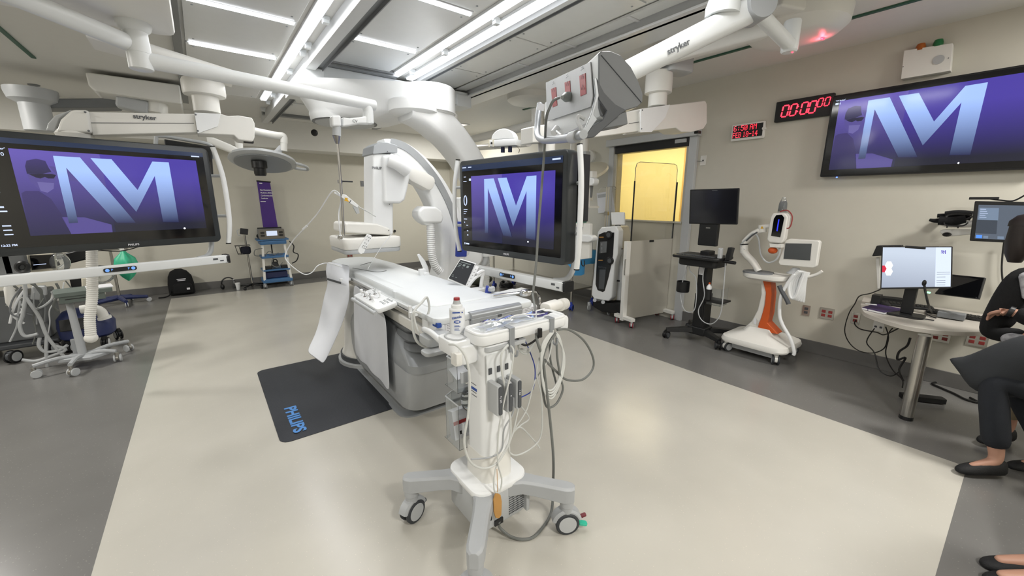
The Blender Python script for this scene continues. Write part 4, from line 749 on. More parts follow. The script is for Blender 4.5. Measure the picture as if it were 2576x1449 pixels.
# right boom that carries the centre monitor
def spring_boom(name, lab, px_blk, Y, colx, cy0, cy1, flip):
    pass
rb = thing('monitor_boom', 'white ceiling boom with boxy spring arm right of the service head, carrying the centre monitor', 'ceiling boom', (3.3, 2.6, 3.2))
def EY(t, name, pts, Y, dep, m_=WH2, bev=.01, **k): return part(t, name, MB().ext([A(x, y, 1, Y) for x, y in pts], (0, dep, 0)), m_, bev, **k)
YR = 2.45
EY(rb, 'arm_block', ((1613, 283), (1620, 272), (1775, 253), (1779, 262), (1779, 310), (1770, 324), (1742, 332), (1715, 332), (1700, 322), (1613, 333)), YR, .22)
EY(rb, 'block_plate', ((1612, 274), (1686, 263), (1674, 296), (1640, 332), (1612, 333)), YR-.012, .012, WH, .003)
EY(rb, 'spring_arm', ((1340, 318), (1612, 276), (1612, 330), (1450, 352), (1340, 360)), YR+.03, .15, WH2)
part(rb, 'arm_seam', MB().tube([A(1582, 311, 1, YR+.028), A(1612, 306, 1, YR+.028)], .003, 4, 1), DG); part(rb, 'bumper', MB().box(A(1755, 333, 1, YR+.08), (.07, .05, .03)), BK, .004)
for x, y in ((1616, 277), (1614, 324)): part(rb, 'screw', MB().sph(A(x, y, 1, YR-.014), .007, 8), MG)
cA = A(1653, 268, 1, YR+.1); part(rb, 'column', MB().cyl(cA, (cA.x, cA.y, 2.92), .09, n=28), WH2)
part(rb, 'column_collar', MB().lathe((cA.x, cA.y, 2.8), [(.095, -.05), (.13, -.045), (.13, .12), (.12, .15), (.08, .16)], 32), WH2)
ca1 = A(1930, 70, 2, 3.04); part(rb, 'ceiling_arm', MB().loft([[p+Vector((q[0]*.5, q[0]*.85, q[1])) for q in MB().rr(.2, .12, .05)] for p in (Vector((cA.x-.12, cA.y+.08, 3.03)), Vector((ca1.x, ca1.y, 3.03)))]), WH2); part(rb, 'end_cover', MB().rbox((cA.x+.1, cA.y-.12, 3.0), (.28, .2, .14), .05, 'z', rz=-18), LG)
part(rb, 'arm_knuckle', MB().cyl(A(1375, 345, 1, YR+.1), A(1375, 385, 1, YR+.1), .07), WH2)
# service head with the red sockets
sh = thing('service_boom', 'ceiling service boom with red sockets, grey lettered arm and round ceiling mount', 'service boom', Vector((1.85, 1.75, 2.1)))
Sp = Vector((1.60, 1.51, 0)); sd = Vector((.45, .89, 0)).normalized(); sn_ = Vector((-.89, .45, 0)).normalized()
def SPt(x, y, off=0): return AP(x, y, Sp+sn_*off, sn_)
def SQ(x, y): p = SPt(x, y); return ((p-Sp).dot(sd), p.z)
s_r, z_rt = SQ(1506, 128); _, z_rb = SQ(1512, 300); s_l, z_lt = SQ(1366, 197); _, z_lb = SQ(1368, 318)
s_r, z_rt = SQ(1506, 128); s_l, _ = SQ(1366, 197)
CPp = Sp+sd*s_r
def CP(x, y, off=0.): return AP(x, y, CPp-sd*off, sd)
co_ = [CP(x, y) for x, y in ((1507, 134), (1514, 127), (1535, 127), (1562, 138), (1588, 168), (1607, 205), (1618, 236), (1617, 256), (1605, 268), (1575, 277), (1545, 288), (1522, 296), (1512, 290), (1507, 270))]
cc_ = sum(co_, Vector())/len(co_); sp_ = s_l-s_r
body = MB().loft([[p+sd*.012 for p in co_], [cc_+(p-cc_)*1.01+sd*.03 for p in co_], [cc_+(p-cc_)*.97+sd*(sp_-.04) for p in co_], [cc_+(p-cc_)*.9+sd*sp_ for p in co_]]); part(sh, 'housing', body, PW, 0, ang=30)
part(sh, 'end_cap', MB().loft([[cc_+(p-cc_)*.97 for p in co_], [p+sd*.006 for p in co_], [p+sd*.014 for p in co_]]), MG, 0, ang=30)
part(sh, 'cap_seam', MB().tube([CP(1512, 138, .002), CP(1614, 258, .002)], .002, 4, 1), DG)
def on_panel(pts, off, dep, m_, nm, root=sh, bev=0): return part(root, nm, MB().ext([SPt(x, y, off) for x, y in pts], -sn_*dep), m_, bev)
on_panel(((1373, 208), (1485, 156), (1490, 245), (1486, 268), (1376, 305)), .004, .005, LG, 'socket_panel')
for k, pts in enumerate((((1386, 224), (1398, 219), (1401, 265), (1390, 270)), ((1420, 208), (1433, 203), (1436, 252), (1423, 257)), ((1457, 191), (1472, 184), (1474, 236), (1460, 242)))):
    o = on_panel(pts, .007, .004, RD, 'red_socket'); hm = MB()
    a, b_, c_, d_ = [SPt(x, y, .0085) for x, y in pts]
    for u, v_ in ((.3, .15), (.7, .17), (.5, .05), (.3, .68), (.7, .7), (.5, .57)): 
        p = a.lerp(b_, u).lerp(d_.lerp(c_, u), v_+.05); hm.ext([p, p+sd*.003, p+sd*.003+Vector((0, 0, .012)), p+Vector((0, 0, .012))], sn_*.001)
    part(o, 'socket_slot', hm, BK)
    p = (a+b_)/2+Vector((0, 0, .022)); part(sh, 'print', MB().ext([p-sd*.022, p+sd*.022, p+sd*.022+Vector((0, 0, .003)), p-sd*.022+Vector((0, 0, .003))], sn_*.0005).ext([p-sd*.01+Vector((0, 0, .01)), p+sd*.01+Vector((0, 0, .01)), p+sd*.01+Vector((0, 0, .013)), p-sd*.01+Vector((0, 0, .013))], sn_*.0005), INK)
wt = MB()
for k in range(3): p = SPt(1432, 276+4*k, .002); wt.ext([p, p-sd*.055, p-sd*.055+Vector((0, 0, .003)), p+Vector((0, 0, .003))], sn_*.0005)
p = SPt(1422, 288, .002); wt.tube([p, p-sd*.02, p-sd*.01+Vector((0, 0, .02))], .0012, 4, 1, True); part(sh, 'warning_print', wt, INK)
# silver U handle under the head
H0, H1 = SPt(1366, 345, .10), SPt(1468, 343, .10)
part(sh, 'handle_bar', MB().tube([SPt(1358, 262, .02), SPt(1353, 300, .05), SPt(1352, 338, .08), SPt(1366, 352, .1), SPt(1400, 351, .1), SPt(1440, 346, .1), SPt(1468, 338, .095)], .02, 14), SG)
part(sh, 'handle_collar', MB().cyl(SPt(1438, 346, .1), SPt(1454, 342, .1), .027), LG)
for pts in (((1494, 196), (1501, 195), (1507, 240), (1494, 287), (1503, 300), (1490, 318), (1470, 348), (1452, 352), (1444, 338), (1474, 318), (1488, 285), (1499, 240)), ((1501, 195), (1520, 233), (1548, 262), (1576, 277), (1560, 288), (1530, 314), (1495, 345), (1470, 348), (1490, 318), (1516, 303), (1527, 279), (1507, 250))):
    part(sh, 'side_bracket', MB().ext([CP(x, y, .03) for x, y in pts], sd*.014), SG if pts[0][0] < 1500 else DG, .003)
part(sh, 'cable_hook', MB().tube([SPt(1470, 300, .06), SPt(1456, 292, .09), (SPt(1452, 305, .1)), SPt(1462, 325, .1), SPt(1455, 345, .1)], .009, 8), LG)
part(sh, 'lower_box', MB().ext([CP(x, y, -.03) for x, y in ((1515, 300), (1576, 279), (1580, 312), (1510, 325), (1490, 322))], sd*.12), MG, .004)
part(sh, 'knob', MB().cyl(SPt(1402, 322, .0), SPt(1392, 335, .03), .02).cyl(SPt(1400, 330, .03), SPt(1412, 340, .05), .006), WH)
pg = SPt(1432, 243, .03); gp = part(sh, 'plug', MB().lathe(SPt(1434, 243, .004), [(.022, 0), (.025, .01), (.025, .045), (.014, .07), (.01, .085)], 18, (SPt(1406, 246, .09)-SPt(1434, 243, .004))), mat('grey_plug', '8b918e', .45))
pc = thing('hanging_power_cable', 'long dark grey power cable hanging from the service head in front of the centre monitor', 'cable', A(1348, 742, 1, 1.75))
e_ = SPt(1406, 246, .09)
part(pc, 'cord', MB().tube([e_, SPt(1393, 252, .13), SPt(1383, 270, .15), SPt(1374, 300, .16), A(1370, 370, 1, 1.85), A(1362, 480, 1, 1.82), A(1354, 580, 1, 1.8), A(1349, 660, 1, 1.78), A(1340, 745, 1, 1.75)], .0075, 8), CGR)
part(pc, 'paper_tag', MB().ext([SPt(x, y, .19) for x, y in ((1355, 258), (1371, 263), (1368, 280), (1352, 276))], sn_*.0015), PAP)
# service arm
sa = sh
s0 = A(1560, 190, 1, 1.78); s1 = A(1880, 30, 2, 2.86)
dS = (s1-s0).normalized(); wS = dS.cross(Vector((0, 0, 1))).normalized(); nS = wS.cross(dS)
def sring(p, h, w_): return [p+wS*q[0]+nS*q[1] for q in MB().rr(w_, h, .05, 5)]
part(sa, 'arm_beam', MB().loft([sring(s0, .13, .12), sring(s1, .15, .13)]), PW)
tm = basis(s0.lerp(s1, .60)-wS*-.0+wS*.062+nS*.005, dS, nS)
fx = Matrix(((dS.x, nS.x, wS.x, 0), (dS.y, nS.y, wS.y, 0), (dS.z, nS.z, wS.z, 0), (0, 0, 0, 1)))
part(sa, 'lettering', MB().text('stryker', .052, Matrix.Translation(s0.lerp(s1, .42)+wS*.0665-nS*.01) @ fx, .0008), INK)
part(sa, 'elbow_disc', MB().lathe(s1+dS*.05+wS*-.07, [(0, 0), (.085, 0), (.09, .01), (.09, .15), (.085, .16), (0, .16)], 32, wS), PG)
part(sa, 'elbow_joint', MB().lathe(s1-dS*.18+Vector((0, 0, .05)), [(.10, 0), (.1, .05), (.085, .1), (.06, .14), (.058, .3)], 28), PW)
# round ceiling mount with red glow lamp, tube drops from it
dm = sh
dc = A(2000, 70, 2, 3.12); part(dm, 'dome', MB().lathe((dc.x, dc.y, 3.2), [(0, -.17), (.20, -.17), (.31, -.155), (.37, -.10), (.38, 0)], 48), WH2)
part(dm, 'status_lamp', MB().sph((dc.x+.16, dc.y-.16, 3.028), (.035, .012, .008), 12), emat('red_status_lamp', 'ff2030', 8))
l = bpy.data.lights.new('red_status_glow', 'POINT'); l.energy = .55; l.color = (1, .1, .15); l.shadow_soft_size = .02; o = bpy.data.objects.new('red_status_glow', l); COL.objects.link(o); o.location = (dc.x+.16, dc.y-.16, 2.995)
t0_, t1_ = A(1925, 15, 2, 2.93), A(1985, 125, 2, 2.78)
part(dm, 'drop_tube', MB().tube([s1+Vector((.05, -.02, .02)), t1_+Vector((0, 0, .03))], .045, 18, 1), PW)
part(dm, 'tube_end', MB().lathe((t1_.x, t1_.y, t1_.z-.02), [(0, 0), (.045, 0), (.055, .012), (.055, .2), (.05, .21)], 28), PW)
part(dm, 'end_lamp', MB().sph((t1_.x+.01, t1_.y-.02, t1_.z-.021), (.012, .006, .003), 8), MATS['red_status_lamp'])
part(dm, 'mount_plate', MB().box((dc.x-.25, dc.y+.02, 3.15), (.5, .42, .08), rz=-20), WH2, .02)
# ---------------------------------------------------------------- left monitor with control beam
rl_ = Vector((.12, 4.74, 0)); ml_ = Vector((-1.10, 4.37, 0)); uL = (rl_-ml_).normalized(); WL = 1.42; HL = .85
TLl = rl_-uL*WL; TLl.z = 2.165
lm_, Xl, Pl, nl = big_monitor('ceiling_monitor', 'large ceiling hung monitor picturing a surgeon beside purple letters, at the left', TLl, uL, WL, HL, D=.07)
sw_, sh_ = WL-.09, HL-.1
bars(lm_, Pl, [(0.0, .0, sw_, .035)], E_BAR, 'menu_bar', .0008)
nm_picture(lm_, Pl, .205, sw_-.06, .07, sh_-.08, sw_, sh_)
bars(lm_, Pl, [(.03, .02, .05, .01), (.13, .02, .03, .012), (.12, .1, .035, .022), (.08, .36, .04, .01), (.1, .46, .02, .012), (.03, .49, .1, .01), (.09, .59, .04, .008), (.09, .62, .04, .008), (.09, .65, .04, .008), (.02, sh_-.03, .025, .018), (sw_-.09, .03, .06, .01)], E_TXT)
ptext(lm_, Pl, .09, .075, '"OR Stryker"', .019); ptext(lm_, Pl, .165, .112, '0', .032); ptext(lm_, Pl, .06, sh_-.02, '12:22 PM', .02)
part(lm_, 'pointer', MB().sph(Pl(sw_*.83, sh_-.085)+nl*.002, .008, 8), E_DOT)
part(lm_, 'maker_print', MB().text('PHILIPS', .022, Xl @ fr((.08, -.0365, -HL/2+.025)) @ Matrix.Rotation(R(90), 4, 'X'), .0003), WINK)
monitor_cage(lm_, Xl, WL, HL, .07, -WL/2+.05, WL/2+.02, .17, hl=False)
part(lm_, 'rear_mount', MB(Xl).box((-.1, .11, .05), (.5, .14, .45)), BK, .01)
part(lm_, 'loose_wire', MB(Xl).tube([(-.2, .05, -HL/2+.02), (.0, .06, -HL/2-.03), (.2, .05, -HL/2+.02)], .004, 6), BK)
# left boom above it
lbm = thing('monitor_boom', 'white ceiling boom with boxy spring arm and grey lettering above the left monitor', 'ceiling boom', (-.2, 5, 3.2)); YL = 4.62
EY(lbm, 'arm_block', ((492, 286), (555, 286), (575, 292), (600, 290), (634, 296), (641, 310), (641, 345), (636, 356), (600, 352), (588, 340), (497, 336)), YL, .24)
EY(lbm, 'block_plate', ((489, 283), (555, 286), (548, 318), (497, 336)), YL-.012, .012, WH, .003)
EY(lbm, 'spring_arm', ((222, 281), (491, 286), (497, 333), (232, 341)), YL+.03, .16, WH2)
EY(lbm, 'arm_end', ((180, 275), (222, 276), (232, 336), (140, 332), (152, 300)), YL+.0, .2, WH2, .02); EY(lbm, 'end_shade', ((120, 310), (138, 290), (180, 275), (150, 300), (138, 332), (115, 328)), YL+.1, .1, LG, .01)
part(lbm, 'arm_seam', MB().tube([A(226, 309, 1, YL+.028), A(488, 310, 1, YL+.028)], .003, 4, 1), DG); part(lbm, 'bumper', MB().box(A(625, 356, 1, YL+.08), (.08, .05, .03)), BK, .004)
part(lbm, 'lettering', MB().text('stryker', .05, fr(A(364, 295, 1, YL+.024), 0) @ Matrix.Rotation(R(90), 4, 'X'), .001), INK)
for x, y in ((214, 282), (223, 329), (492, 288), (498, 329)): part(lbm, 'screw', MB().sph(A(x, y, 1, YL-.013), .008, 8), MG)
cL = A(522, 283, 1, YL+.12); zc_ = A(515, 203, 1, YL+.12).z; part(lbm, 'column', MB().cyl(cL, (cL.x, cL.y, zc_), .1, n=28), WH2)
zd_ = A(515, 243, 1, YL+.12).z; part(lbm, 'column_collar', MB().lathe((cL.x, cL.y, zd_), [(.12, 0), (.155, .005), (.16, .03), (.16, zc_-zd_-.02), (.15, zc_-zd_)], 32), WH2)
a0_ = Vector((cL.x+.22, cL.y, zc_+.05)); a1_ = A(225, 92, 2, zc_+.06)
part(lbm, 'ceiling_arm', MB().loft([[p+Vector((0, q[0], q[1])) for q in MB().rr(.34, .09, .04)] for p in (a0_, a0_.lerp(a1_, .4), a1_)]), WH2)
mc = MB(); cRn = A(443, 98, 2, zt1); mc.rbox((cRn.x-.42, cRn.y-.36, (zt1+ZC-.005)/2), (.84, .72, ZC-.005-zt1), .06, e=.02); part(iv, 'ceiling_housing', mc, WH2)
part(lbm, 'wrist', MB().lathe(A(190, 348, 1, YL+.1), [(.1, 0), (.11, .03), (.09, .06)], 24), WH2)
# second ceiling plate with surgical lights, behind
sl_ = thing('surgical_light', 'round surgical light with camera hanging near the back wall, left of the drip pole', 'surgical light', (1.0, 7.6, 3.2))
hc = A(663, 413, 1, 7.2)
X = fr(hc, 0, -15, 6)
part(sl_, 'light_head', MB(X).lathe((0, 0, 0), [(0, -.0), (.30, -.0), (.40, .01), (.44, .035), (.43, .07), (.36, .10), (.2, .13), (.06, .15)], 48), LG)
part(sl_, 'lens_ring', MB(X).lathe((0, 0, -.004), [(.13, 0), (.37, 0), (.37, .006)], 48), SG)
part(sl_, 'camera', MB().lathe(A(656, 442, 1, 7.1), [(0, 0), (.07, 0), (.08, .03), (.08, .1), (.1, .11), (.1, .2)], 24), BK)
part(sl_, 'edge_grip', MB(X).tube([(.42, .1, .04), (.58, .08, .03), (.60, 0, .02), (.55, -.1, .02), (.4, -.12, .04)], .022, 10), LG)
part(sl_, 'spring_arm', MB().loft([[p+Vector((0, q[0], q[1])) for q in MB().rr(.1, .12, .03)] for p in (A(520, 350, 1, 7.1), A(600, 383, 1, 7.1))]), WH2); part(sl_, 'drop_joint', MB().cyl(A(600, 355, 1, 7.1), A(603, 388, 1, 7.1), .05), WH2)
part(sl_, 'upper_arm', MB().tube([A(528, 312, 1, 7.4), A(600, 322, 1, 7.4), A(690, 340, 1, 7.4), A(712, 343, 1, 7.4), A(714, 360, 1, 7.4)], .055, 12, 4), WH2); part(sl_, 'arm_joint', MB().cyl(A(714, 352, 1, 7.4), A(714, 380, 1, 7.4), .05), WH2)
cq9 = A(522, 312, 1, 7.4); part(sl_, 'ceiling_column', MB().cyl(cq9, (cq9.x, cq9.y, ZC-.005), .07), WH2); part(sl_, 'lower_arm', MB().loft([[p+Vector((q[0], 0, q[1])) for q in MB().rr(.07, .08, .02)] for p in (A(708, 372, 1, 7.4), A(680, 402, 1, 7.3))]), LG)
# left ceiling box and its arm
bx_ = thing('ceiling_mount', 'long boxy white ceiling mount at the upper left with two short columns below', 'ceiling mount', (-1.6, 7.3, 3.2))
bb = [A(x, y, 1, 7.0) for x, y in ((213, 180), (452, 213), (458, 262), (240, 230), (222, 214))]; part(bx_, 'box', MB().ext(bb, (0, .9, 0)), WH2, .02)
part(bx_, 'flange', MB().lathe(A(302, 240, 1, 7.2), [(.18, 0), (.2, .03), (.2, .06)], 28), WH2); part(bx_, 'swivel_block', MB().box(A(335, 264, 1, 7.2), (.3, .2, .16), ry=12), LG, .03)
part(bx_, 'short_column', MB().cyl(A(395, 285, 1, 7.2), A(395, 235, 1, 7.2), .11), WH2)
part(bx_, 'side_arm', MB().ext([A(x, y, 1, 7.4) for x, y in ((35, 248), (300, 246), (300, 270), (68, 272), (42, 262))], (0, .3, 0)), MG, .02)
part(bx_, 'side_column', MB().lathe(A(102, 330, 1, 7.4), [(.13, 0), (.13, .3), (.2, .34), (.22, .42), (.22, .46)], 28), LG)
# smaller monitor behind the left boom
m2 = thing('wall_side_monitor', 'switched off black monitor in a steel hoop behind the left monitor', 'monitor', A(500, 440, 1, 6.2))
q4 = [A(x, y, 1, 6.2) for x, y in ((413, 350), (532, 369), (537, 441), (420, 440))]
part(m2, 'frame', MB().ext(q4, (0, .06, 0)), BK, .006); cq = sum(q4, Vector())/4; part(m2, 'screen', MB().ext([cq+(p-cq)*.93-Vector((0, .002, 0)) for p in q4], (0, .002, 0)), SCR)
part(m2, 'hoop', MB().tube([A(x, y, 1, 6.25) for x, y in ((392, 375), (393, 350), (402, 342), (470, 352), (522, 362), (536, 375), (538, 400))], .02, 10), LG)
# ceiling pieces right of the C arm: round flange with joint and long tube
cf = thing('ceiling_mount', 'round white ceiling flange with a joint and long tube behind the service head', 'ceiling mount', (4.2, 4.6, 3.2))
f0 = A(1335, 255, 2, 3.12); part(cf, 'flange', MB().lathe((f0.x, f0.y, 3.2), [(0, -.1), (.3, -.1), (.34, -.07), (.35, 0)], 36), WH2)
jx = A(1352, 290, 1, f0.y-.3); part(cf, 'joint', MB().cyl(A(1352, 320, 1, f0.y-.3), A(1352, 275, 1, f0.y-.3), .08), WH2)
part(cf, 'long_tube', MB().tube([A(1352, 312, 1, f0.y-.3), A(1180, 352, 1, 6.2)], .06, 14, 1), WH2)
part(cf, 'second_tube', MB().tube([A(1330, 360, 1, f0.y-.3), A(1195, 372, 1, 6.4)], .05, 14, 1), WH2)
# surgical light right, behind the equipment column
s2 = thing('surgical_light', 'round surgical light partly hidden behind the equipment column near the doorway', 'surgical light', A(1485, 440, 0, 4.95))
X = fr(A(1478, 440, 0, 4.95), 100, -28, 0); cs9 = A(1440, 430, 0, 4.95); part(s2, 'ceiling_column', MB().cyl(cs9, (cs9.x, cs9.y, ZC-.005), .05).cyl(cs9, A(1478, 440, 0, 4.95), .04), WH2); part(s2, 'light_head', MB(X).lathe((0, 0, 0), [(0, -.0), (.25, -.0), (.31, .01), (.34, .035), (.33, .07), (.26, .10), (.1, .12)], 40), BEIP); part(s2, 'lens_ring', MB(X).lathe((0, 0, -.004), [(0, 0), (.24, 0), (.24, .006)], 40), SG)
solo('smoke_detector', MB(fr(A(1484, 394, 0, XR-.03))).lathe((0, 0, 0), [(0, -.035), (.07, -.03), (.10, -.015), (.10, .03)], 32, (1, 0, 0)), WH2, 'round white disc fixed high on the wall beside the doorway', 'detector')
solo('wall_camera', MB().sph(A(791, 334, 1, 8.3), .06, 14), BK, 'small black ball camera under the ceiling near the back wall', 'camera')
# ---------------------------------------------------------------- sliding door with window in the right wall
XD = XR-.03
dr_ = thing('door_1', 'sliding door with a big window into a warmly lit yellow room', 'door', (XD, 3.6, 0)); dr_['kind'] = 'structure'; del dr_['category']
FRM = mat('aluminium_door_frame', 'c4c7c9', .4, metal=.1, var=.02)
part(dr_, 'track_cover', MB().box((XR-.06, 3.63, 2.58), (.12, 1.50, .10)), FRM, .006)
part(dr_, 'door_jamb', MB().box((XR-.03, 2.96, 1.27), (.06, .11, 2.54)), FRM, .004); part(dr_, 'door_jamb', MB().box((XR-.03, 4.31, 1.27), (.06, .09, 2.54)), FRM, .004)
lf = MB(); lf.box((XR-.02, 3.63, WZ0/2+.0), (.035, 1.24, WZ0)).box((XR-.02, 4.245, 1.95), (.035, .05, 1.1)).box((XR-.02, 3.03, 1.95), (.035, .05, 1.1))
part(dr_, 'door_leaf', lf, WALL, .003)
part(dr_, 'window_ledge', MB().box((XR-.04, 3.63, WZ0), (.05, 1.22, .025)), WALL, .004)
part(dr_, 'glass', MB().box((XR-.01, 3.63, 1.91), (.008, 1.18, 1.02)), GL)
part(dr_, 'roller_shade', MB().box((XR-.045, 3.63, 2.475), (.03, 1.22, .12)), BM, .004)
part(dr_, 'shade_bracket', MB().box((XR-.07, 3.13, 2.49), (.03, .16, .05)), LG, .005)
# the room behind it
YW = mat('yellow_room_paint', 'e8dba0', .6, var=.02)
by = MB(); by.box((8.2, 4.5, 1.6), (.1, 9, 3.2)).box((6.8, 9.05, 1.6), (2.8, .1, 3.2)).box((6.8, .2, 1.6), (2.8, .1, 3.2)).box((6.8, 4.6, -.05), (2.8, 9, .1)); struct('wall_annex', by, YW, label='yellow painted walls of the room behind the window')
struct('trim_5', MB().box((8.12, 4.55, 1.5), (.05, .28, 3.0)), mat('yellow_pilaster', 'c9a45c', .6), .01, 'tan column seen through the window')
struct('ceiling_annex', MB().box((6.8, 4.6, 3.25), (2.8, 9, .1)), YW)
lamp('annex_lamp', (6.9, 5.0, 3.1), 1.2, 3, 62, col=(1, .92, .70))
# ---------------------------------------------------------------- wall screen
tvb = thing('wall_screen', 'huge wall mounted screen with purple letters and pictured surgeon at the upper right', 'screen', (5.25, .8, 1.95))
ty0, ty1, tz0, tz1 = 1.49, .02, 1.945, 2.742; TW = ty0-ty1; TH = tz1-tz0
part(tvb, 'frame', MB().rbox((5.29, (ty0+ty1)/2, (tz0+tz1)/2), (.07, TW, TH), .012, 'x', e=.006), BK)
part(tvb, 'screen', MB().box((5.2535, (ty0+ty1)/2, (tz0+tz1)/2), (.003, TW-.03, TH-.03)), SCR)
part(tvb, 'wall_bracket', MB().box((5.335, (ty0+ty1)/2, (tz0+tz1)/2), (.03, .5, .4)), BM)
Pt = lambda a, b_: Vector((5.251, ty0-.015-a, tz1-.015-b_))
def ptv(x, y): p = A(x, y, 0, 5.251); return ty0-.015-p.y, tz1-.015-p.z
ua, va = ptv(2112, 256); 
a0_, a1_ = ptv(2185, 253)[0], ptv(2485, 209)[0]; sc0 = (a1_-a0_)/.626; u0_ = a0_-.189*sc0
v0_ = ptv(2185, 253)[1]; v1_ = ptv(2169, 400)[1]; vs_ = (v1_-v0_)/.812; vt_ = v0_-.054*vs_
nm_picture(tvb, Pt, u0_, u0_+sc0, vt_, vt_+vs_, TW, TH, pre='tv')
bars(tvb, Pt, [(u0_+sc0, vt_, TW-.03-u0_-sc0, vs_)], E_BG, 'picture_edge', .0006)
bars(tvb, Pt, [(.022, .062, .026, .018)], E_TXT); ptext(tvb, Pt, .02, .042, '"OR Stryker"', .015); ptext(tvb, Pt, .055, .072, '0', .024)
part(tvb, 'pointer', MB().sph(A(2411, 410, 0, 5.249), (.003, .006, .008), 8), E_DOT); part(tvb, 'power_light', MB().sph(A(2105, 446, 0, 5.252), (.006, .008, .006), 8), emat('blue_power_light', '4a6cff', 4))
# ---------------------------------------------------------------- timer clock and date clock
E_RED = emat('red_led_digit', 'ff2a3c', 3.2)
SEG = {'0': 'abcdef', '1': 'bc', '2': 'abged', '3': 'abgcd', '4': 'fgbc', '5': 'afgcd', '6': 'afgedc', '8': 'abcdefg'}
def seg7(mb, ch, y, z, h, X0):
    w_ = h*.5; t_ = h*.055
    L = dict(a=((0, h), (w_, h)), b=((w_, h), (w_, h/2)), c=((w_, h/2), (w_, 0)), d=((0, 0), (w_, 0)), e=((0, 0), (0, h/2)), f=((0, h/2), (0, h)), g=((0, h/2), (w_, h/2)))
    for s_ in SEG[ch]:
        (a, b_), (c_, d_) = L[s_]; g = .12; a, c_ = a+(c_-a)*g, c_+(a-c_)*g; b_, d_ = b_+(d_-b_)*g, d_+(b_-d_)*g; sl2 = .12
        mb.tube([(X0, y-a-b_*sl2, z+b_), (X0, y-c_-d_*sl2, z+d_)], t_, 6, 1)
ck = thing('timer_clock', 'black wall timer with red digits 00:00 00 left of the wall screen', 'clock', (5.3, 1.78, 2.55))
c0, c1 = A(1953, 253, 0, 5.31), A(2097, 300, 0, 5.31); ky0, ky1 = 2.02, 1.49
part(ck, 'case', MB().rbox((5.325, (ky0+ky1)/2, 2.675), (.05, ky0-ky1, .215), .008, 'x', e=.004), BM)
for i, (ch, y, z, h) in enumerate((('0', 1.955, 2.615, .115), ('0', 1.875, 2.615, .115), ('0', 1.775, 2.615, .115), ('0', 1.70, 2.615, .115), ('0', 1.625, 2.665, .08), ('0', 1.565, 2.665, .08))):
    mb = MB(); seg7(mb, ch, y, z, h, 5.297); part(ck, 'digit', mb, E_RED)
part(ck, 'colon', MB().sph((5.297, 1.80, 2.65), (.004, .007, .007), 8), E_RED); part(ck, 'colon', MB().sph((5.297, 1.797, 2.70), (.004, .007, .007), 8), E_RED)
F5 = {'6': '01110100001000011110100011000101110', ':': '00000001000010000000001000010000000', '5': '11111100001111000001000011000101110', '0': '01110100011001110101110011000101110', 'A': '01110100011000111111100011000110001', 'M': '10001110111010110001100011000110001',
 'F': '11111100001000011110100001000010000', 'E': '11111100001000011110100001000011111', 'B': '11110100011000111110100011000111110', '1': '00100011000010000100001000010001110', '8': '01110100011000101110100011000101110', '-': '00000000000000011111000000000000000', '4': '00010001100101010010111110001000010', ' ': '0'*35}
dk = thing('date_clock', 'small date clock in a pale frame reading 6:50 AM FEB 18-14', 'clock', (5.3, 2.35, 2.5))
part(dk, 'case', MB().rbox((5.33, 2.30, 2.51), (.04, .37, .19), .012, 'x', e=.004), WH2); part(dk, 'display', MB().box((5.308, 2.30, 2.515), (.003, .335, .145)), BM); part(dk, 'side_knob', MB().cyl((5.335, 2.12, 2.52), (5.30, 2.12, 2.52), .018), WH2)
for row, (txt, zt3, y0_) in enumerate((('6:50 AM', 2.582, 2.455), ('FEB 18-14', 2.506, 2.46))):
    pw = .0068 if row == 0 else .0056; y = y0_
    for ch in txt:
        if ch == ' ': y -= pw*3; continue
        mb = MB()
        for r_ in range(7):
            for c_ in range(5):
                if F5[ch][r_*5+c_] == '1': mb.box((5.305, y-c_*pw, zt3-r_*.0088), (.003, pw*.75, .0062))
        part(dk, 'character', mb, emat('led_dot_red', 'ff3344', 1.8) if 'led_dot_red' not in MATS else MATS['led_dot_red']); y -= pw*6
# signal box with two lamps
sb = thing('signal_speaker_box', 'white wall speaker box with an orange and a green lamp above the wall screen', 'speaker', (5.3, .85, 2.8))
q = [A(x, y, 0, 5.27) for x, y in ((2274, 127), (2397, 108), (2391, 178), (2266, 199))]
part(sb, 'box', MB().ext(q, (.08, 0, 0)), WH2, .004)
gm = A(2361, 150, 0, 5.267); part(sb, 'speaker_grille', MB().cyl(gm, gm+Vector((-.004, 0, 0)), .036, n=24), LG)
for x, y in ((2272, 168), (2386, 146)): part(sb, 'screw', MB().sph(A(x, y, 0, 5.268), .004, 8), DG)
for x, y, m_, lab in ((2316, 121, mat('orange_lens', 'a85a1e', .3), 'orange lamp'), (2360, 111, mat('green_lens', '1e6a3c', .3), 'green lamp')):
    p = A(x, y, 0, 5.30); part(sb, 'lamp', MB().lathe(p+Vector((0, 0, -.02)), [(.035, 0), (.034, .03), (.026, .055), (0, .062)], 18), m_, label=lab)
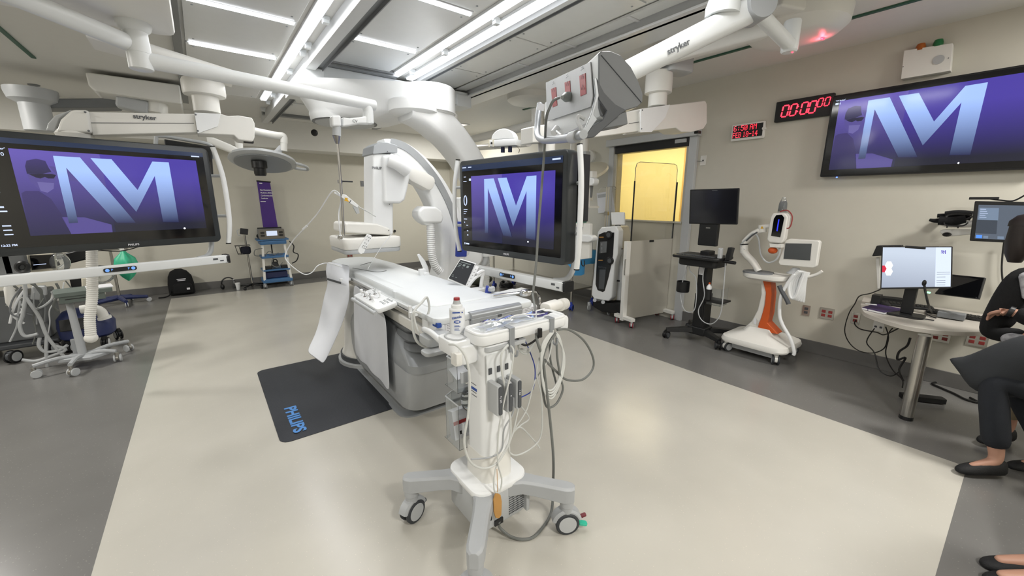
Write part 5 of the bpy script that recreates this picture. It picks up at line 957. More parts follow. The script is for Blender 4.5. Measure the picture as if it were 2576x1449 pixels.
# wall plates
def plate(px, py, w_, h_, name, lab, slots, m_, cat_='outlet', X0=None, grp=None, pm=None, ax=0, V=None):
    V = XR if V is None else V; p = A(px, py, ax, V-.0035)
    pr = (lambda c, d: MB().box(c, d))
    def bx(dy, dz, sy_, sz_, off, th):
        return MB().box((p.x-off, p.y+dy, p.z+dz), (th, sy_, sz_)) if ax == 0 else MB().box((p.x+dy, p.y-off, p.z+dz), (sy_, th, sz_))
    t = thing(name, lab, cat_, p, grp); part(t, 'cover_plate', bx(0, 0, w_, h_, 0, .008), pm or ST, .002)
    for dy, dz, sy_, sz_ in slots: part(t, 'receptacle', bx(dy, dz, sy_, sz_, .006, .006), m_, .004)
    return t
quad = [(-.03, .022, .036, .03), (.03, .022, .036, .03), (-.03, -.022, .036, .03), (.03, -.022, .036, .03)]; duo = [(0, .022, .036, .03), (0, -.022, .036, .03)]
plate(2028, 781, .075, .12, 'data_outlet', 'steel plate with two grey data jacks right of the scanner cart', duo, DG)
plate(2080, 789, .13, .125, 'power_outlet', 'steel plate with four red sockets between the data plate and the round table', quad, RC)
plate(2152, 801, .075, .12, 'power_outlet', 'steel plate with two red sockets left of the rounded table, upper one plugged', duo, RC)
plate(2210, 820, .085, .11, 'data_outlet', 'small white data plate just under the round table edge', [(-.02, -.01, .02, .02), (.02, -.01, .02, .02)], DG, pm=WH2)
plate(2366, 845, .13, .12, 'power_outlet', 'red socket plate half hidden under the round table behind the steel leg', quad, RC)
plate(2458, 855, .13, .12, 'power_outlet', 'red socket plate low on the wall beside the seated people', quad, RC)
plate(1769, 404, .075, .125, 'call_button_plate', 'small white wall plate with a black button and cord right of the door', [(0, 0, .02, .02)], BK, 'switch plate', pm=WH2)
solo('thin_wire', MB().tube([A(1769, 405, 0, XR-.014), A(1760, 406, 0, XR-.014), A(1753, 405, 0, XR-.03)], .003, 5, 2), CGR, 'thin wire from the call button plate to the door frame', 'wire')
plate(880, 641, .13, .13, 'power_outlet', 'red four socket plate on the back wall under the C arm detector', quad, RC, ax=1, V=YB, pm=mat('dull_plate', '8a7d72', .5))
plate(911, 462, .075, .125, 'thermostat_plate', 'small grey plate on the back wall left of the C arm column', [(0, 0, .03, .05)], MG, 'thermostat', ax=1, V=YB, pm=MG)
solo('door_stop', MB().cyl(A(993, 581, 1, YB), A(993, 581, 1, YB-.03), .03), BM, 'small black round stop on the back wall right of the C arm column', 'door stop')
# outlined marks near: papers in a bag on the wall
pb_ = thing('document_pouch', 'clear pouch with printed sheets hung on the wall beside the door', 'pouch', A(1526, 540, 0, 5.3))
q = [A(x, y, 0, 5.31) for x, y in ((1501, 486), (1540, 480), (1547, 533), (1505, 536))]; part(pb_, 'sheet', MB().ext(q, (.01, 0, 0)), PAP, .001)
part(pb_, 'print_block', MB().ext([A(x, y, 0, 5.308) for x, y in ((1503, 490), (1538, 485), (1539, 494), (1504, 498))], (.001, 0, 0)), LG)
part(pb_, 'hanging_loop', MB().tube([A(x, y, 0, 5.3) for x, y in ((1503, 486), (1510, 475), (1522, 472), (1535, 480))], .004, 6), ACR)
# ---------------------------------------------------------------- black monitor cart
mcx_, mcy_ = 4.72, 2.28; bkc = thing('monitor_cart', 'black rolling workstation cart with a blank monitor, keyboard tray and grey cords', 'medical cart', (mcx_, mcy_, 0))
col0 = A(1768, 832, 0, mcx_); cx0, cyy0 = mcx_, A(1766, 825, 2, .12)[1]
cyy0 = 2.33; cx0 = 4.72
part(bkc, 'column', MB().box((cx0, cyy0, .62), (.15, .11, 1.0)).box((cx0+.02, cyy0, .35), (.17, .14, .5)), BM, .01)
part(bkc, 'base_hub', MB().box((cx0, cyy0, .14), (.2, .22, .1)), BM, .015)
for k, (x, y) in enumerate(((4.46, 2.62), (4.58, 2.02), (5.05, 2.62), (5.05, 2.05))):
    v0 = Vector((cx0, cyy0, .15)); v1 = Vector((x, y, .115)); d = (v1-v0).normalized(); nn_ = Vector((-d.y, d.x, 0))
    part(bkc, 'leg', MB().loft([[p+nn_*a*w_+Vector((0, 0, b_)) for a, b_ in ((-1, -h_), (1, -h_), (.8, h_), (-.8, h_))] for p, w_, h_ in ((v0, .06, .035), (v1, .035, .02))]), BM, .004)
    caster(bkc, x, y, .045, 40*k, w=.02, top=.11, body=BM, tyre=BM, disc=DG, twin=True)
part(bkc, 'neck', MB().box((cx0-.02, cyy0+.0, 1.33), (.06, .22, .3)), BM, .01)
part(bkc, 'neck_badge', MB().box((cx0-.052, cyy0, 1.39), (.002, .05, .012)), ST)
ma, mb_, mc_, md = [A(x, y, 0, 4.66) for x, y in ((1736, 477), (1860, 473), (1855, 565), (1733, 563))]
nfx = Vector((.06, .02, 0)); part(bkc, 'monitor', MB().ext([ma, mb_, mc_, md], nfx), BM, .006); cq = (ma+mb_+mc_+md)/4
part(bkc, 'screen', MB().ext([cq+(p-cq)*.94-Vector((.002, 0, 0)) for p in (ma, mb_, mc_, md)], (.002, 0, 0)), mat('blank_screen', '15161d', .18, coat=.3)); part(bkc, 'maker_print', MB().box(A(1798, 479, 0, 4.655), (.001, .06, .006)), INK)
q = [A(x, y, 2, 1.09) for x, y in ((1733, 600), (1822, 601), (1826, 620), (1720, 616))]
part(bkc, 'keyboard_tray', MB().rbox((4.60, 2.33, 1.06), (.40, .56, .035), .05, e=.01), BM); part(bkc, 'tray_body', MB().rbox((4.62, 2.33, 1.00), (.30, .46, .1), .05, e=.02), BM)
kbm = MB()
for r_ in range(4):
    for c_ in range(14): kbm.box((4.45+r_*.022, 2.55-c_*.032, 1.08), (.018, .026, .008))
part(bkc, 'keyboard', kbm, DG); part(bkc, 'side_handle', MB().cyl((4.55, 2.06, 1.04), (4.52, 1.92, 1.04), .018), BM)
part(bkc, 'scanner_grip', MB().box((4.5, 2.08, 1.13), (.05, .04, .12)), LG, .01); part(bkc, 'scanner_holder', MB().box((4.55, 2.0, 1.13), (.07, .05, .14), rx=8), BM, .008)
part(bkc, 'label', MB().box((4.639, 2.34, .88), (.002, .06, .09)), PAP)
part(bkc, 'cup_holder', MB().lathe((4.6, 2.53, .60), [(.07, 0), (.075, .01), (.075, .13), (.068, .13), (.068, .02), (.0, .02)], 24), BM); part(bkc, 'bin_shelf', MB().box((4.68, 2.14, .55), (.22, .22, .02)), BM, .004)
part(bkc, 'clear_bin', MB().box((4.72, 2.08, .60), (.16, .004, .2)).box((4.64, 2.16, .60), (.004, .16, .2)).box((4.72, 2.16, .50), (.16, .16, .004)), ACR); part(bkc, 'wipe_holder', MB().cyl((4.58, 2.2, .57), (4.58, 2.2, .69), .035), BM)
for pts, lab in (([(1735, 655), (1722, 690), (1712, 740), (1722, 780), (1745, 782), (1752, 745), (1750, 700), (1735, 680), (1732, 650)], 'grey cord loop on the left'), ([(1775, 655), (1768, 700), (1772, 745), (1757, 780), (1765, 805), (1790, 815), (1812, 790), (1820, 730), (1826, 640)], 'grey cord loop in front')):
    part(bkc, 'cord', MB().tube([A(x, y, 0, 4.56) for x, y in pts], .006, 7, 5), LG, label=lab)
wb = thing('spray_bottle', 'white bottle with brown tip in the black cart side holder', 'bottle', (4.58, 2.2, .70)); part(wb, 'body', MB().lathe((4.58, 2.2, .692), [(.028, 0), (.028, .03), (.014, .05), (.012, .06)], 18), WH); part(wb, 'cap', MB().lathe((4.58, 2.2, .752), [(.012, 0), (.008, .02), (0, .022)], 12), ORG)
# ---------------------------------------------------------------- white scanner cart with orange column
XS = 4.78; spn = thing('scanner_cart', 'white cart with an orange pillar, articulated arm, injector head and small screen', 'medical cart', (XS, 1.68, 0))
def EX(t, name, pts, X, dep, m_, bev=.01, **k): return part(t, name, MB().ext([A(x, y, 0, X) for x, y in pts], (dep, 0, 0)), m_, bev, **k)
def zy(px, py, X=XS): p = A(px, py, 0, X); return p
# base: swept shell
bsr = []
for x_, pts in ((4.62, ((1820, 853), (1828, 843), (1850, 838), (1880, 845), (1930, 868), (1975, 882), (1982, 870), (1984, 880), (1980, 888), (1960, 882), (1920, 878), (1860, 858), (1822, 856))),): pass
part(spn, 'base_shell', MB().loft([[Vector((4.86+p[0]*kx_, 1.69+p[1]*ky_, z)) for p in MB().rr(.62, .66, .12, 5)] for z, kx_, ky_ in ((.13, 1, 1), (.15, 1.02, 1.02), (.19, .98, .98), (.22, .8, .72), (.26, .5, .45), (.32, .38, .34))]), WH2, 0)
part(spn, 'base_box', MB().box((4.84, 1.69, .10), (.42, .42, .09)), LG, .006)
for k, (x, y) in enumerate(((4.62, 1.95), (4.62, 1.44), (5.12, 1.95), (5.12, 1.44))): caster(spn, x, y, .055, -25+50*k, w=.022, top=.15, body=WH2, tyre=RB, disc=LG, twin=True)
pil = ((1900, 700), (1930, 700), (1943, 735), (1938, 785), (1925, 810), (1940, 845), (1880, 835), (1870, 815), (1905, 775), (1912, 735))
EX(spn, 'pillar', ((1913, 702), (1924, 702), (1928, 740), (1920, 790), (1910, 815), (1912, 836), (1876, 836), (1862, 832), (1890, 808), (1905, 780), (1914, 740)), XS, .16, WH2, .015)
EX(spn, 'orange_panel', ((1917, 702), (1938, 702), (1941, 740), (1936, 790), (1930, 812), (1945, 828), (1957, 841), (1912, 834), (1906, 822), (1914, 800), (1924, 765), (1926, 735)), XS-.02, .14, ORG, .008)
part(spn, 'warning_sticker', MB().ext([A(x, y, 0, XS-.022) for x, y in ((1897, 800), (1903, 801), (1902, 816), (1896, 814))], (-.001, 0, 0)), PAP)
part(spn, 'deck', MB().loft([[Vector((4.80+p[0]*k_, 1.70+p[1]*k_, z)) for p in MB().rr(.30, .46, .14, 6)] for z, k_ in ((.86, .8), (.88, .97), (.91, 1), (.925, .98))]), WH2, 0)
part(spn, 'deck_pad', MB().loft([[Vector((4.78+p[0]*k_, 1.78+p[1]*k_, z)) for p in MB().rr(.24, .30, .11, 6)] for z, k_ in ((.925, 1), (.94, .97))]), MG, 0)
part(spn, 'push_handle', MB().tube([A(x, y, 0, XS) for x, y in ((1935, 692), (1990, 700), (2030, 697), (2055, 690), (2068, 682))], .016, 10), WH2)
part(spn, 'lower_arm', MB().tube([A(x, y, 0, XS-.02) for x, y in ((1908, 682), (1895, 660), (1878, 642), (1870, 628))], [.035, .04], 14, 4), WH2); part(spn, 'elbow', MB().cyl(A(1872, 636, 0, XS-.02), A(1872, 612, 0, XS-.02), .04), WH2)
part(spn, 'elbow_band', MB().cyl(A(1872, 616, 0, XS-.02), A(1872, 613, 0, XS-.02), .042), BK)
part(spn, 'upper_arm', MB().tube([A(x, y, 0, XS-.02) for x, y in ((1873, 610), (1890, 592), (1912, 580), (1922, 578))], [.035, .03], 14, 4), WH2); part(spn, 'wrist', MB().cyl(A(1918, 584, 0, XS-.02), A(1918, 566, 0, XS-.02), .038), WH2)
part(spn, 'arm_stripe', MB().tube([A(x, y, 0, XS-.055) for x, y in ((1877, 606), (1890, 594), (1905, 584))], .008, 6), DG); part(spn, 'hazard_sticker', MB().ext([A(x, y, 0, XS-.062) for x, y in ((1913, 575), (1921, 575), (1917, 568))], (-.001, 0, 0)), YEL)
part(spn, 'arm_link', MB().tube([A(x, y, 0, XS-.02) for x, y in ((1918, 570), (1930, 569), (1940, 569))], .022, 10), WH2)
hd_ = part(spn, 'injector_head', MB().ext([A(x, y, 0, XS-.1) for x, y in ((1938, 545), (1944, 536), (1975, 536), (1982, 546), (1973, 602), (1966, 613), (1934, 610), (1929, 602))], (.14, .02, 0)), WH2, .015)
part(hd_, 'display', MB().ext([A(x, y, 0, XS-.102) for x, y in ((1947, 550), (1953, 541), (1967, 540), (1973, 548), (1963, 597), (1940, 593))], (-.002, 0, 0)), SCR); part(hd_, 'display_bar', MB().ext([A(x, y, 0, XS-.105) for x, y in ((1958, 552), (1961, 552), (1956, 582), (1953, 581))], (-.001, 0, 0)), emat('blue_display', '2a35c8', 1.2))
part(hd_, 'syringe_barrel', MB().lathe(A(1967, 536, 0, XS-.03), [(.04, 0), (.036, .1), (.02, .14), (.015, .16), (0, .16)], 18), ACR); part(hd_, 'syringe_ring', MB().cyl(A(1963, 520, 0, XS-.0), A(1975, 520, 0, XS-.0), .05), MG)
part(hd_, 'red_tube', MB().tube([A(x, y, 0, XS-.07) for x, y in ((1962, 533), (1975, 529), (1985, 532), (1993, 545), (1990, 565), (1984, 574), (1978, 574))], .006, 8), RC, label='red tubing')
part(hd_, 'lower_block', MB().ext([A(x, y, 0, XS-.09) for x, y in ((1934, 612), (1967, 615), (1966, 624), (1936, 622))], (.1, 0, 0)), WH2, .006); part(hd_, 'stop_knob', MB().sph(A(1944, 630, 0, XS-.04), (.045, .045, .035), 14), ORG, label='orange knob')
part(spn, 'umbilical', MB().tube([A(x, y, 0, XS-.05) for x, y in ((1873, 628), (1865, 615), (1880, 600), (1896, 587), (1908, 600), (1914, 640), (1930, 660), (1950, 655), (1960, 640), (1962, 622))], .009, 8), LG)
sm = part(spn, 'monitor', MB().ext([A(x, y, 0, XS-.03) for x, y in ((1975, 606), (1985, 601), (2058, 605), (2062, 610), (2053, 670), (2047, 674), (1962, 667), (1957, 660))], (.07, 0, 0)), WH2, .01); part(sm, 'screen', MB().ext([A(x, y, 0, XS-.032) for x, y in ((1976, 612), (2042, 613), (2038, 655), (1971, 651))], (-.002, 0, 0)), mat('grey_screen', '4c5052', .15, coat=.3))
part(spn, 'monitor_stand', MB().lathe(A(2000, 688, 0, XS+.03), [(.08, 0), (.05, .03), (.03, .06)], 20), LG)
for k in range(6):
    part(spn, 'white_hose', MB().tube([A(x, y, 0, XS-.06+.012*k) for x, y in ((2010+3*k, 682), (1992+5*k, 700), (1985+6*k, 725), (1990+6*k, 748+k*2), (2002+4*k, 745), (2015+2*k, 710), (2024+2*k, 685))], .016, 8), WH)
part(spn, 'white_hose', MB().tube([A(x, y, 0, XS-.07) for x, y in ((1998, 690), (1980, 715), (1965, 745), (1961, 790), (1968, 815), (1979, 835), (1990, 855), (1998, 885), (1996, 893))], .017, 10), WH); part(spn, 'clamp_block', MB().tube([A(x, y, 0, XS-.08) for x, y in ((1960, 718), (1968, 735), (1978, 752), (1984, 765))], .022, 8, 3), DG)
# ---------------------------------------------------------------- mobile lead shield
shd = thing('mobile_shield', 'pale grey rolling lead shield with a clear acrylic window and red casters', 'radiation shield', (4.6, 3.0, 0))
A0, A1, A2_ = Vector((4.43, 3.08, 0)), Vector((5.02, 2.86, 0)), None
s_bl, s_br = A(1570, 808, 2, .06), A(1676, 782, 2, .10)
dsh = (s_br-s_bl); dsh.z = 0; Ls = dsh.length; dsh.normalize(); nsh = Vector((-dsh.y, dsh.x, 0)) if dsh.x > 0 else Vector((dsh.y, -dsh.x, 0))
nsh = Vector((dsh.y, -dsh.x, 0));
if nsh.dot(-s_bl) < 0: nsh = -nsh
b0 = Vector((s_bl.x, s_bl.y, 0))
def shp(u, z, off=0): return b0+dsh*u+nsh*off+Vector((0, 0, z))
zt2 = 1.17
part(shd, 'panel', MB().ext([shp(.03, .08), shp(Ls, .08), shp(Ls, zt2), shp(.03, zt2)], -nsh*.03), mat('shield_panel', 'b3b0a6', .5, var=.02), .003)
part(shd, 'end_post', MB().ext([shp(-.04, .07, .01), shp(.03, .07, .01), shp(.03, zt2+.0, .01), shp(-.04, zt2, .01)], -nsh*.06), WH2, .003)
part(shd, 'top_latch', MB().ext([shp(Ls*.45, zt2-.0, .002), shp(Ls*.55, zt2-.0, .002), shp(Ls*.55, zt2-.03, .002), shp(Ls*.45, zt2-.03, .002)], nsh*.004), BK)
part(shd, 'pull_handle', MB().tube([shp(-.042, .93), shp(-.06, .93, .01), shp(-.06, .72, .01), shp(-.042, .72)], .006, 6, 1), ST)
for u in (.0, Ls-.03):
    part(shd, 'post', MB().ext([shp(u+.04, zt2, -.01), shp(u+.055, zt2, -.01), shp(u+.055, zt2+.78, -.01), shp(u+.04, zt2+.78, -.01)], -nsh*.012), BM)
    fc = b0+dsh*(u); part(shd, 'foot_bar', MB().box((fc.x, fc.y, .115), (.34 if u == 0 else .3, .07, .045), rz=math.degrees(math.atan2(nsh.y, nsh.x))), WH2, .004)
    for sgn in (-1, 1):
        p = fc+nsh*sgn*.14; caster(shd, p.x, p.y, .038, 30, w=.016, top=.095, body=LG, tyre=mat('red_tyre_%d%d' % (u > 0, sgn > 0), '8e2f3a', .5), disc=LG, twin=True)
w0, w1 = .05, Ls; zt4 = zt2+1.02
arc = [shp(w0, zt2, -.016)]+[shp(w0, zt4-.08, -.016), shp(w0+.02, zt4-.02, -.016), shp(w0+.07, zt4, -.016), shp(w1-.07, zt4, -.016), shp(w1-.02, zt4-.02, -.016), shp(w1, zt4-.08, -.016), shp(w1, zt2, -.016)]
part(shd, 'acrylic_window', MB().ext(arc, -nsh*.008), mat('shield_acrylic', 'f6f4ee', .03, trans=1., var=0)); part(shd, 'window_edge', MB().tube(arc, .0035, 5, 1), MG)
# ---------------------------------------------------------------- white fluid waste unit
nu = thing('fluid_waste_unit', 'white rolling fluid waste unit with black window and two round dials', 'medical cart', (4.8, 3.9, 0))
XN = 4.60
EX(nu, 'front_shell', ((1503, 583), (1512, 572), (1548, 568), (1556, 580), (1553, 640), (1546, 660), (1538, 750), (1530, 758), (1494, 752), (1487, 742)), XN, .12, WH, .02)
EX(nu, 'body', ((1512, 573), (1550, 569), (1557, 600), (1555, 640), (1548, 660), (1545, 757), (1500, 752)), XN+.1, .3, BEIP, .02)
EX(nu, 'side_bulge', ((1548, 618), (1562, 622), (1565, 690), (1560, 757), (1545, 756), (1545, 690)), XN+.16, .22, WH, .02)
EX(nu, 'window', ((1506, 590), (1520, 584), (1545, 585), (1542, 640), (1538, 665), (1530, 700), (1521, 732), (1516, 735), (1503, 730), (1498, 715), (1502, 640)), XN-.004, .006, BK, .003)
for x, y in ((1530, 591), (1533, 656)): part(nu, 'dial', MB().lathe(A(x, y, 0, XN-.03), [(0, 0), (.05, 0), (.055, .005), (.055, .03)], 28, (1, 0, 0)), BM); part(nu, 'dial_face', MB().lathe(A(x, y, 0, XN-.032), [(0, 0), (.035, 0), (.035, .004)], 24, (1, 0, 0)), DG)
for x, y in ((1512, 597), (1510, 655)): part(nu, 'valve', MB().tube([A(x-4, y, 0, XN-.012), A(x+6, y, 0, XN-.012)], .009, 8, 1), BRS)
EX(nu, 'canister', ((1510, 608), (1527, 607), (1525, 635), (1508, 637)), XN-.008, .004, MG, 0); EX(nu, 'gauge_strip', ((1508, 678), (1524, 678), (1519, 728), (1506, 726)), XN-.008, .004, DG, 0)
for k in range(8): part(nu, 'gauge_mark', MB().tube([A(1512, 612+k*3.2, 0, XN-.012), A(1515, 612+k*3.2, 0, XN-.012)], .002, 4, 1), WINK)
part(nu, 'print', MB().text('NEPTUNE', .035, basis(A(1515, 673, 0, XN-.008), (0, -1, 0), (-1, 0, 0))), INK)
for x, y in ((1553, 623), (1546, 704)): EX(nu, 'side_handle', ((x, y), (x+12, y+1), (x+12, y+5), (x, y+4)), XN+.09, .01, BK, .001)
EX(nu, 'base', ((1492, 760), (1572, 765), (1570, 790), (1515, 785), (1492, 772)), XN+.02, .4, BM, .01)
for k, (x, y) in enumerate(((1496, 755), (1517, 760))): part(nu, 'front_knob', MB().cyl(A(x, y, 0, XN-.02), A(x, y, 0, XN+.02), .028), LG)
for k, (x, y) in enumerate(((4.66, 4.08), (4.70, 3.72), (5.0, 4.08), (5.0, 3.76))): caster(nu, x, y, .06, 10, w=.016, top=.14, body=LG, tyre=LG, disc=LG, twin=False)
EX(nu, 'small_display', ((1536, 534), (1570, 534), (1571, 566), (1538, 566)), XN+.16, .03, WH, .012); EX(nu, 'display_foot', ((1548, 562), (1556, 562), (1558, 570), (1547, 570)), XN+.2, .04, BK, .003)
# drip stand behind it
ds = thing('drip_stand', 'thin cream drip stand with hooks behind the fluid waste unit', 'infusion stand', (4.85, 4.05, 0))
dp = A(1527, 470, 0, 5.17); part(ds, 'pole', MB().tube([(dp.x, dp.y, .1), dp], .012, 8, 1), BEIP); part(ds, 'pole', MB().tube([(dp.x, dp.y-.04, 1.0), (dp.x, dp.y-.04, dp.z)], .009, 8, 1), BEIP)
part(ds, 'hook', MB().tube([A(x, y, 0, 5.17) for x, y in ((1527, 471), (1545, 469), (1550, 474), (1546, 478))], .005, 6), ST); part(ds, 'clamp', MB().box((dp.x, dp.y-.02, 1.5), (.04, .07, .06)), ST, .004)
part(ds, 'base_foot', MB().box((dp.x, dp.y, .08), (.22, .25, .03)), LG, .01)
# ---------------------------------------------------------------- draped instrument table
dt = thing('instrument_table', 'steel instrument table with blue casters under a blue drape', 'table', (4.75, 5.1, 0))
tx0, tx1, ty_0, ty_1, tzz = 4.42, 4.95, 4.24, 6.4, .92
part(dt, 'table_top', MB().box(((tx0+tx1)/2, (ty_0+ty_1)/2, tzz), (tx1-tx0, ty_1-ty_0, .03)), ST, .003); part(dt, 'shelf', MB().box(((tx0+tx1)/2, (ty_0+ty_1)/2, .32), (tx1-tx0-.04, ty_1-ty_0-.04, .025)), ST, .003)
for x in (tx0+.02, tx1-.02):
    for y in (ty_0+.02, ty_1-.02):
        part(dt, 'leg', MB().cyl((x, y, .14), (x, y, tzz), .017), ST); caster(dt, x, y, .05, 20, w=.018, top=.14, body=BL, tyre=BL, disc=NB, twin=True)
dmb = MB(); nn1, nn2 = 44, 12; V = []
for i in range(nn1+1):
    y = ty_0-.12+(ty_1-ty_0+.22)*i/nn1
    for j in range(nn2+1):
        s_ = j/nn2; x = tx0-.03+(tx1-tx0+.06)*min(1, max(0, (s_-.2)/.6)); over = max(0, .2-s_)/.2+max(0, s_-.8)/.2; endf = max(0, (ty_0-y)/.12)+max(0, (y-ty_1)/.1)
        z = tzz+.022-over*(.14+.05*math.sin(i*.9)+.03*math.sin(i*.37+j))-min(1, endf)*.22+.004*math.sin(i*1.3+j*2.1)
        V.append((x-(.03*over if s_ < .2 else -.03*over)+.012*over*math.sin(i*1.7), max(ty_0-.05, min(ty_1+.05, y)) if endf else y, z))
dmb.add(V, [(i*(nn2+1)+j, i*(nn2+1)+j+1, (i+1)*(nn2+1)+j+1, (i+1)*(nn2+1)+j) for i in range(nn1) for j in range(nn2)])
o = solo('surgical_drape', dmb, DRP, 'blue surgical drape hanging over the instrument table', 'drape', ang=80); s = o.modifiers.new('solid', 'SOLIDIFY'); s.thickness = .003
solo('drape_sheet', MB().ext([A(x, y, 1, 4.05) for x, y in ((1448, 655), (1472, 652), (1470, 690), (1462, 693), (1445, 693))], (0, .006, 0)), DRP, 'hanging blue drape corner at the near end of the instrument table', 'drape')
solo('folded_pack', MB().box((4.75, 4.5, 1.0), (.3, .35, .1)), BL, 'dark blue folded pack on the instrument table', 'pack', bevel=.02); solo('red_basin', MB().lathe((4.75, 4.42, 1.052), [(.0, 0), (.09, 0), (.11, .07), (.1, .07), (.08, .01)], 24), DRED, 'dark red bowl on the blue pack', 'bowl')
solo('cable_heap', MB().tube([(4.7+.15*math.cos(k*1.1)*(.6+.4*math.sin(k)), 6.3+.14*math.sin(k*1.1), .02+.012*(k % 7)) for k in range(34)], .018, 6, 3), BM, 'black cable heap on the floor under the instrument table', 'cables')
sbag = MB(); sbag.sph((4.35, 6.75, .12), (.28, .2, .12), 14); solo('olive_bag', sbag, mat('olive_cloth', '3c4034', .9, bump=.4, bscale=30), 'dark olive bag slumped on the floor behind the patient table', 'bag')
# ---------------------------------------------------------------- equipment column behind the centre monitor
eq = thing('equipment_column', 'white ceiling hung equipment column with stacked shelves, curved rails and cables', 'equipment boom', (4.1, 3.9, .9)); XE = 4.3
EX(eq, 'rail_loop', ((1436, 453), (1440, 448), (1485, 446), (1494, 450), (1493, 462), (1487, 467), (1442, 467), (1437, 463)), XE-.05, .12, WH, .02); EX(eq, 'rail_loop', ((1436, 592), (1440, 588), (1485, 592), (1491, 598), (1489, 606), (1480, 610), (1440, 608)), XE-.05, .12, WH, .02)
EX(eq, 'upper_case', ((1462, 432), (1490, 430), (1490, 446), (1462, 446)), XE, .1, WH2, .006); EX(eq, 'side_panel', ((1464, 467), (1479, 467), (1476, 523), (1463, 521)), XE, .06, WH2, .006); EX(eq, 'back_panel', ((1479, 467), (1487, 467), (1484, 497), (1478, 497)), XE+.05, .05, MG, .004)
EX(eq, 'shelf_box', ((1432, 494), (1450, 494), (1450, 505), (1432, 505)), XE, .35, WH2, .004); EX(eq, 'shelf', ((1432, 518), (1466, 519), (1466, 524), (1432, 523)), XE, .35, WH2, .002)
for x in (1436, 1443, 1450): EX(eq, 'upright', ((x, 505), (x+3, 505), (x+3, 560), (x, 560)), XE+.1, .03, LG, .001)
EX(eq, 'green_cable_tray', ((1432, 556), (1452, 556), (1452, 561), (1432, 560)), XE, .2, mat('green_cable', '3f7a6a', .5), .002); EX(eq, 'module', ((1432, 561), (1450, 561), (1450, 572), (1432, 571)), XE, .3, WH2, .003)
EX(eq, 'lower_panel', ((1468, 562), (1484, 563), (1482, 650), (1460, 653), (1462, 608)), XE, .06, WH2, .006); EX(eq, 'lower_back', ((1478, 610), (1484, 610), (1483, 648), (1476, 650)), XE+.02, .06, MG, .003); EX(eq, 'blue_module', ((1432, 572), (1448, 572), (1448, 580), (1432, 580)), XE, .3, NB, .003)
for pts in (((1466, 525), (1468, 538), (1472, 540), (1472, 530)), ((1462, 655), (1464, 667), (1470, 668), (1470, 655)), ((1462, 430), (1466, 420), (1476, 430))): part(eq, 'cord', MB().tube([A(x, y, 0, XE-.02) for x, y in pts], .008, 6), BM)
EX(eq, 'support_tube', ((1466, 380), (1474, 380), (1474, 432), (1466, 432)), XE+.1, .1, LG, .01); tt = A(1470, 382, 0, XE+.15); part(eq, 'ceiling_tube', MB().cyl(tt, (tt.x, tt.y, ZC-.01), .06), WH2)
# ---------------------------------------------------------------- along the back wall
YW_ = 9.5
bn = thing('roll_up_banner', 'narrow purple roll-up banner with white lettering standing by the back wall', 'banner', (1.05, 9.52, 0))
part(bn, 'fabric', MB().ext([A(x, y, 1, 9.52) for x, y in ((646, 455), (679, 458), (699, 572), (662, 572))], (0, .006, 0)), PUR)
part(bn, 'top_bar', MB().cyl(A(645, 455, 1, 9.515), A(681, 458, 1, 9.515), .012), BK); part(bn, 'foot_case', MB().rbox((1.06, 9.52, 1.13), (.42, .08, .07), .02, 'x'), BM); part(bn, 'support_pole', MB().cyl((1.06, 9.55, .02), (1.06, 9.55, 1.15), .012), BM); part(bn, 'floor_foot', MB().box((1.06, 9.55, .01), (.4, .2, .02)), BM)
for k, (tx_, y) in enumerate((('Northwestern', 478), ('Medicine Bluhm', 485), ('Cardiovascular', 492), ('Institute', 499))):
    part(bn, 'lettering', MB().text(tx_, .042, fr(A(654+k*1.2, y, 1, 9.512)) @ Matrix.Rotation(R(90), 4, 'X'), .0008, align='LEFT', sx=.8), WINK)
part(bn, 'crest', MB().box(A(656, 461, 1, 9.512), (.05, .001, .02)), WINK); part(bn, 'print_line', MB().box(A(662, 507, 1, 9.512), (.09, .001, .01)), WINK)
# electrosurgery trolley
ec_ = thing('surgical_trolley', 'blue shelved trolley with white sides standing below the purple banner', 'trolley', (1.04, 9.2, 0)); x0, x1, yf, yb = .78, 1.30, 8.98, 9.40
for nm, z, t_, w_ in (('base_tray', .15, .07, .0), ('shelf', .36, .03, .04), ('shelf', .62, .04, .05), ('top_tray', .90, .07, .07)):
    part(ec_, nm, MB().rbox(((x0+x1)/2, (yf+yb)/2, z), (x1-x0-w_, yb-yf, t_), .03, e=.005), CB)
part(ec_, 'top_rim', MB().rbox(((x0+x1)/2, (yf+yb)/2, .955), (x1-x0+.02, yb-yf, .025), .03), CB)
part(ec_, 'bottom_bin', MB().box(((x0+x1)/2, (yf+yb)/2+.03, .25), (.38, .3, .13)), NB, .02)
for x in (x0+.03, x1-.03):
    part(ec_, 'side_post', MB().loft([[Vector((x+a+(.05 if x < 1 else -.05)*k_, y+b_, z)) for a, b_ in ((-.02, 0), (.02, 0), (.02, .05), (-.02, .05))] for y, z, k_ in ((yf, .17, 0), (yf+.04, .95, 1))]), WH2, .004)
    for y in (yf+.05, yb-.06): caster(ec_, x, y, .05, 80, w=.02, top=.12, body=LG, tyre=MG, disc=LG, twin=True)
for k, sx_ in enumerate((.92, 1.06, 1.2)): part(ec_, 'cable_divider', MB().ext([(sx_-.04, yf+.01, .63), (sx_+.04, yf+.01, .63), (sx_+.02, yf+.01, .67), (sx_, yf+.01, .69), (sx_-.02, yf+.01, .67)], (0, .02, 0)), CB)
for pts in (((.88, .68), (.95, .74), (1.02, .67), (1.1, .7)), ((1.0, .6), (.96, .48), (1.05, .42), (1.15, .5)), ((.84, .8), (.72, .78), (.7, .68), (.78, .66))): part(ec_, 'cable', MB().tube([(x, yf-.01, z) for x, z in pts], .008, 6), CGR)
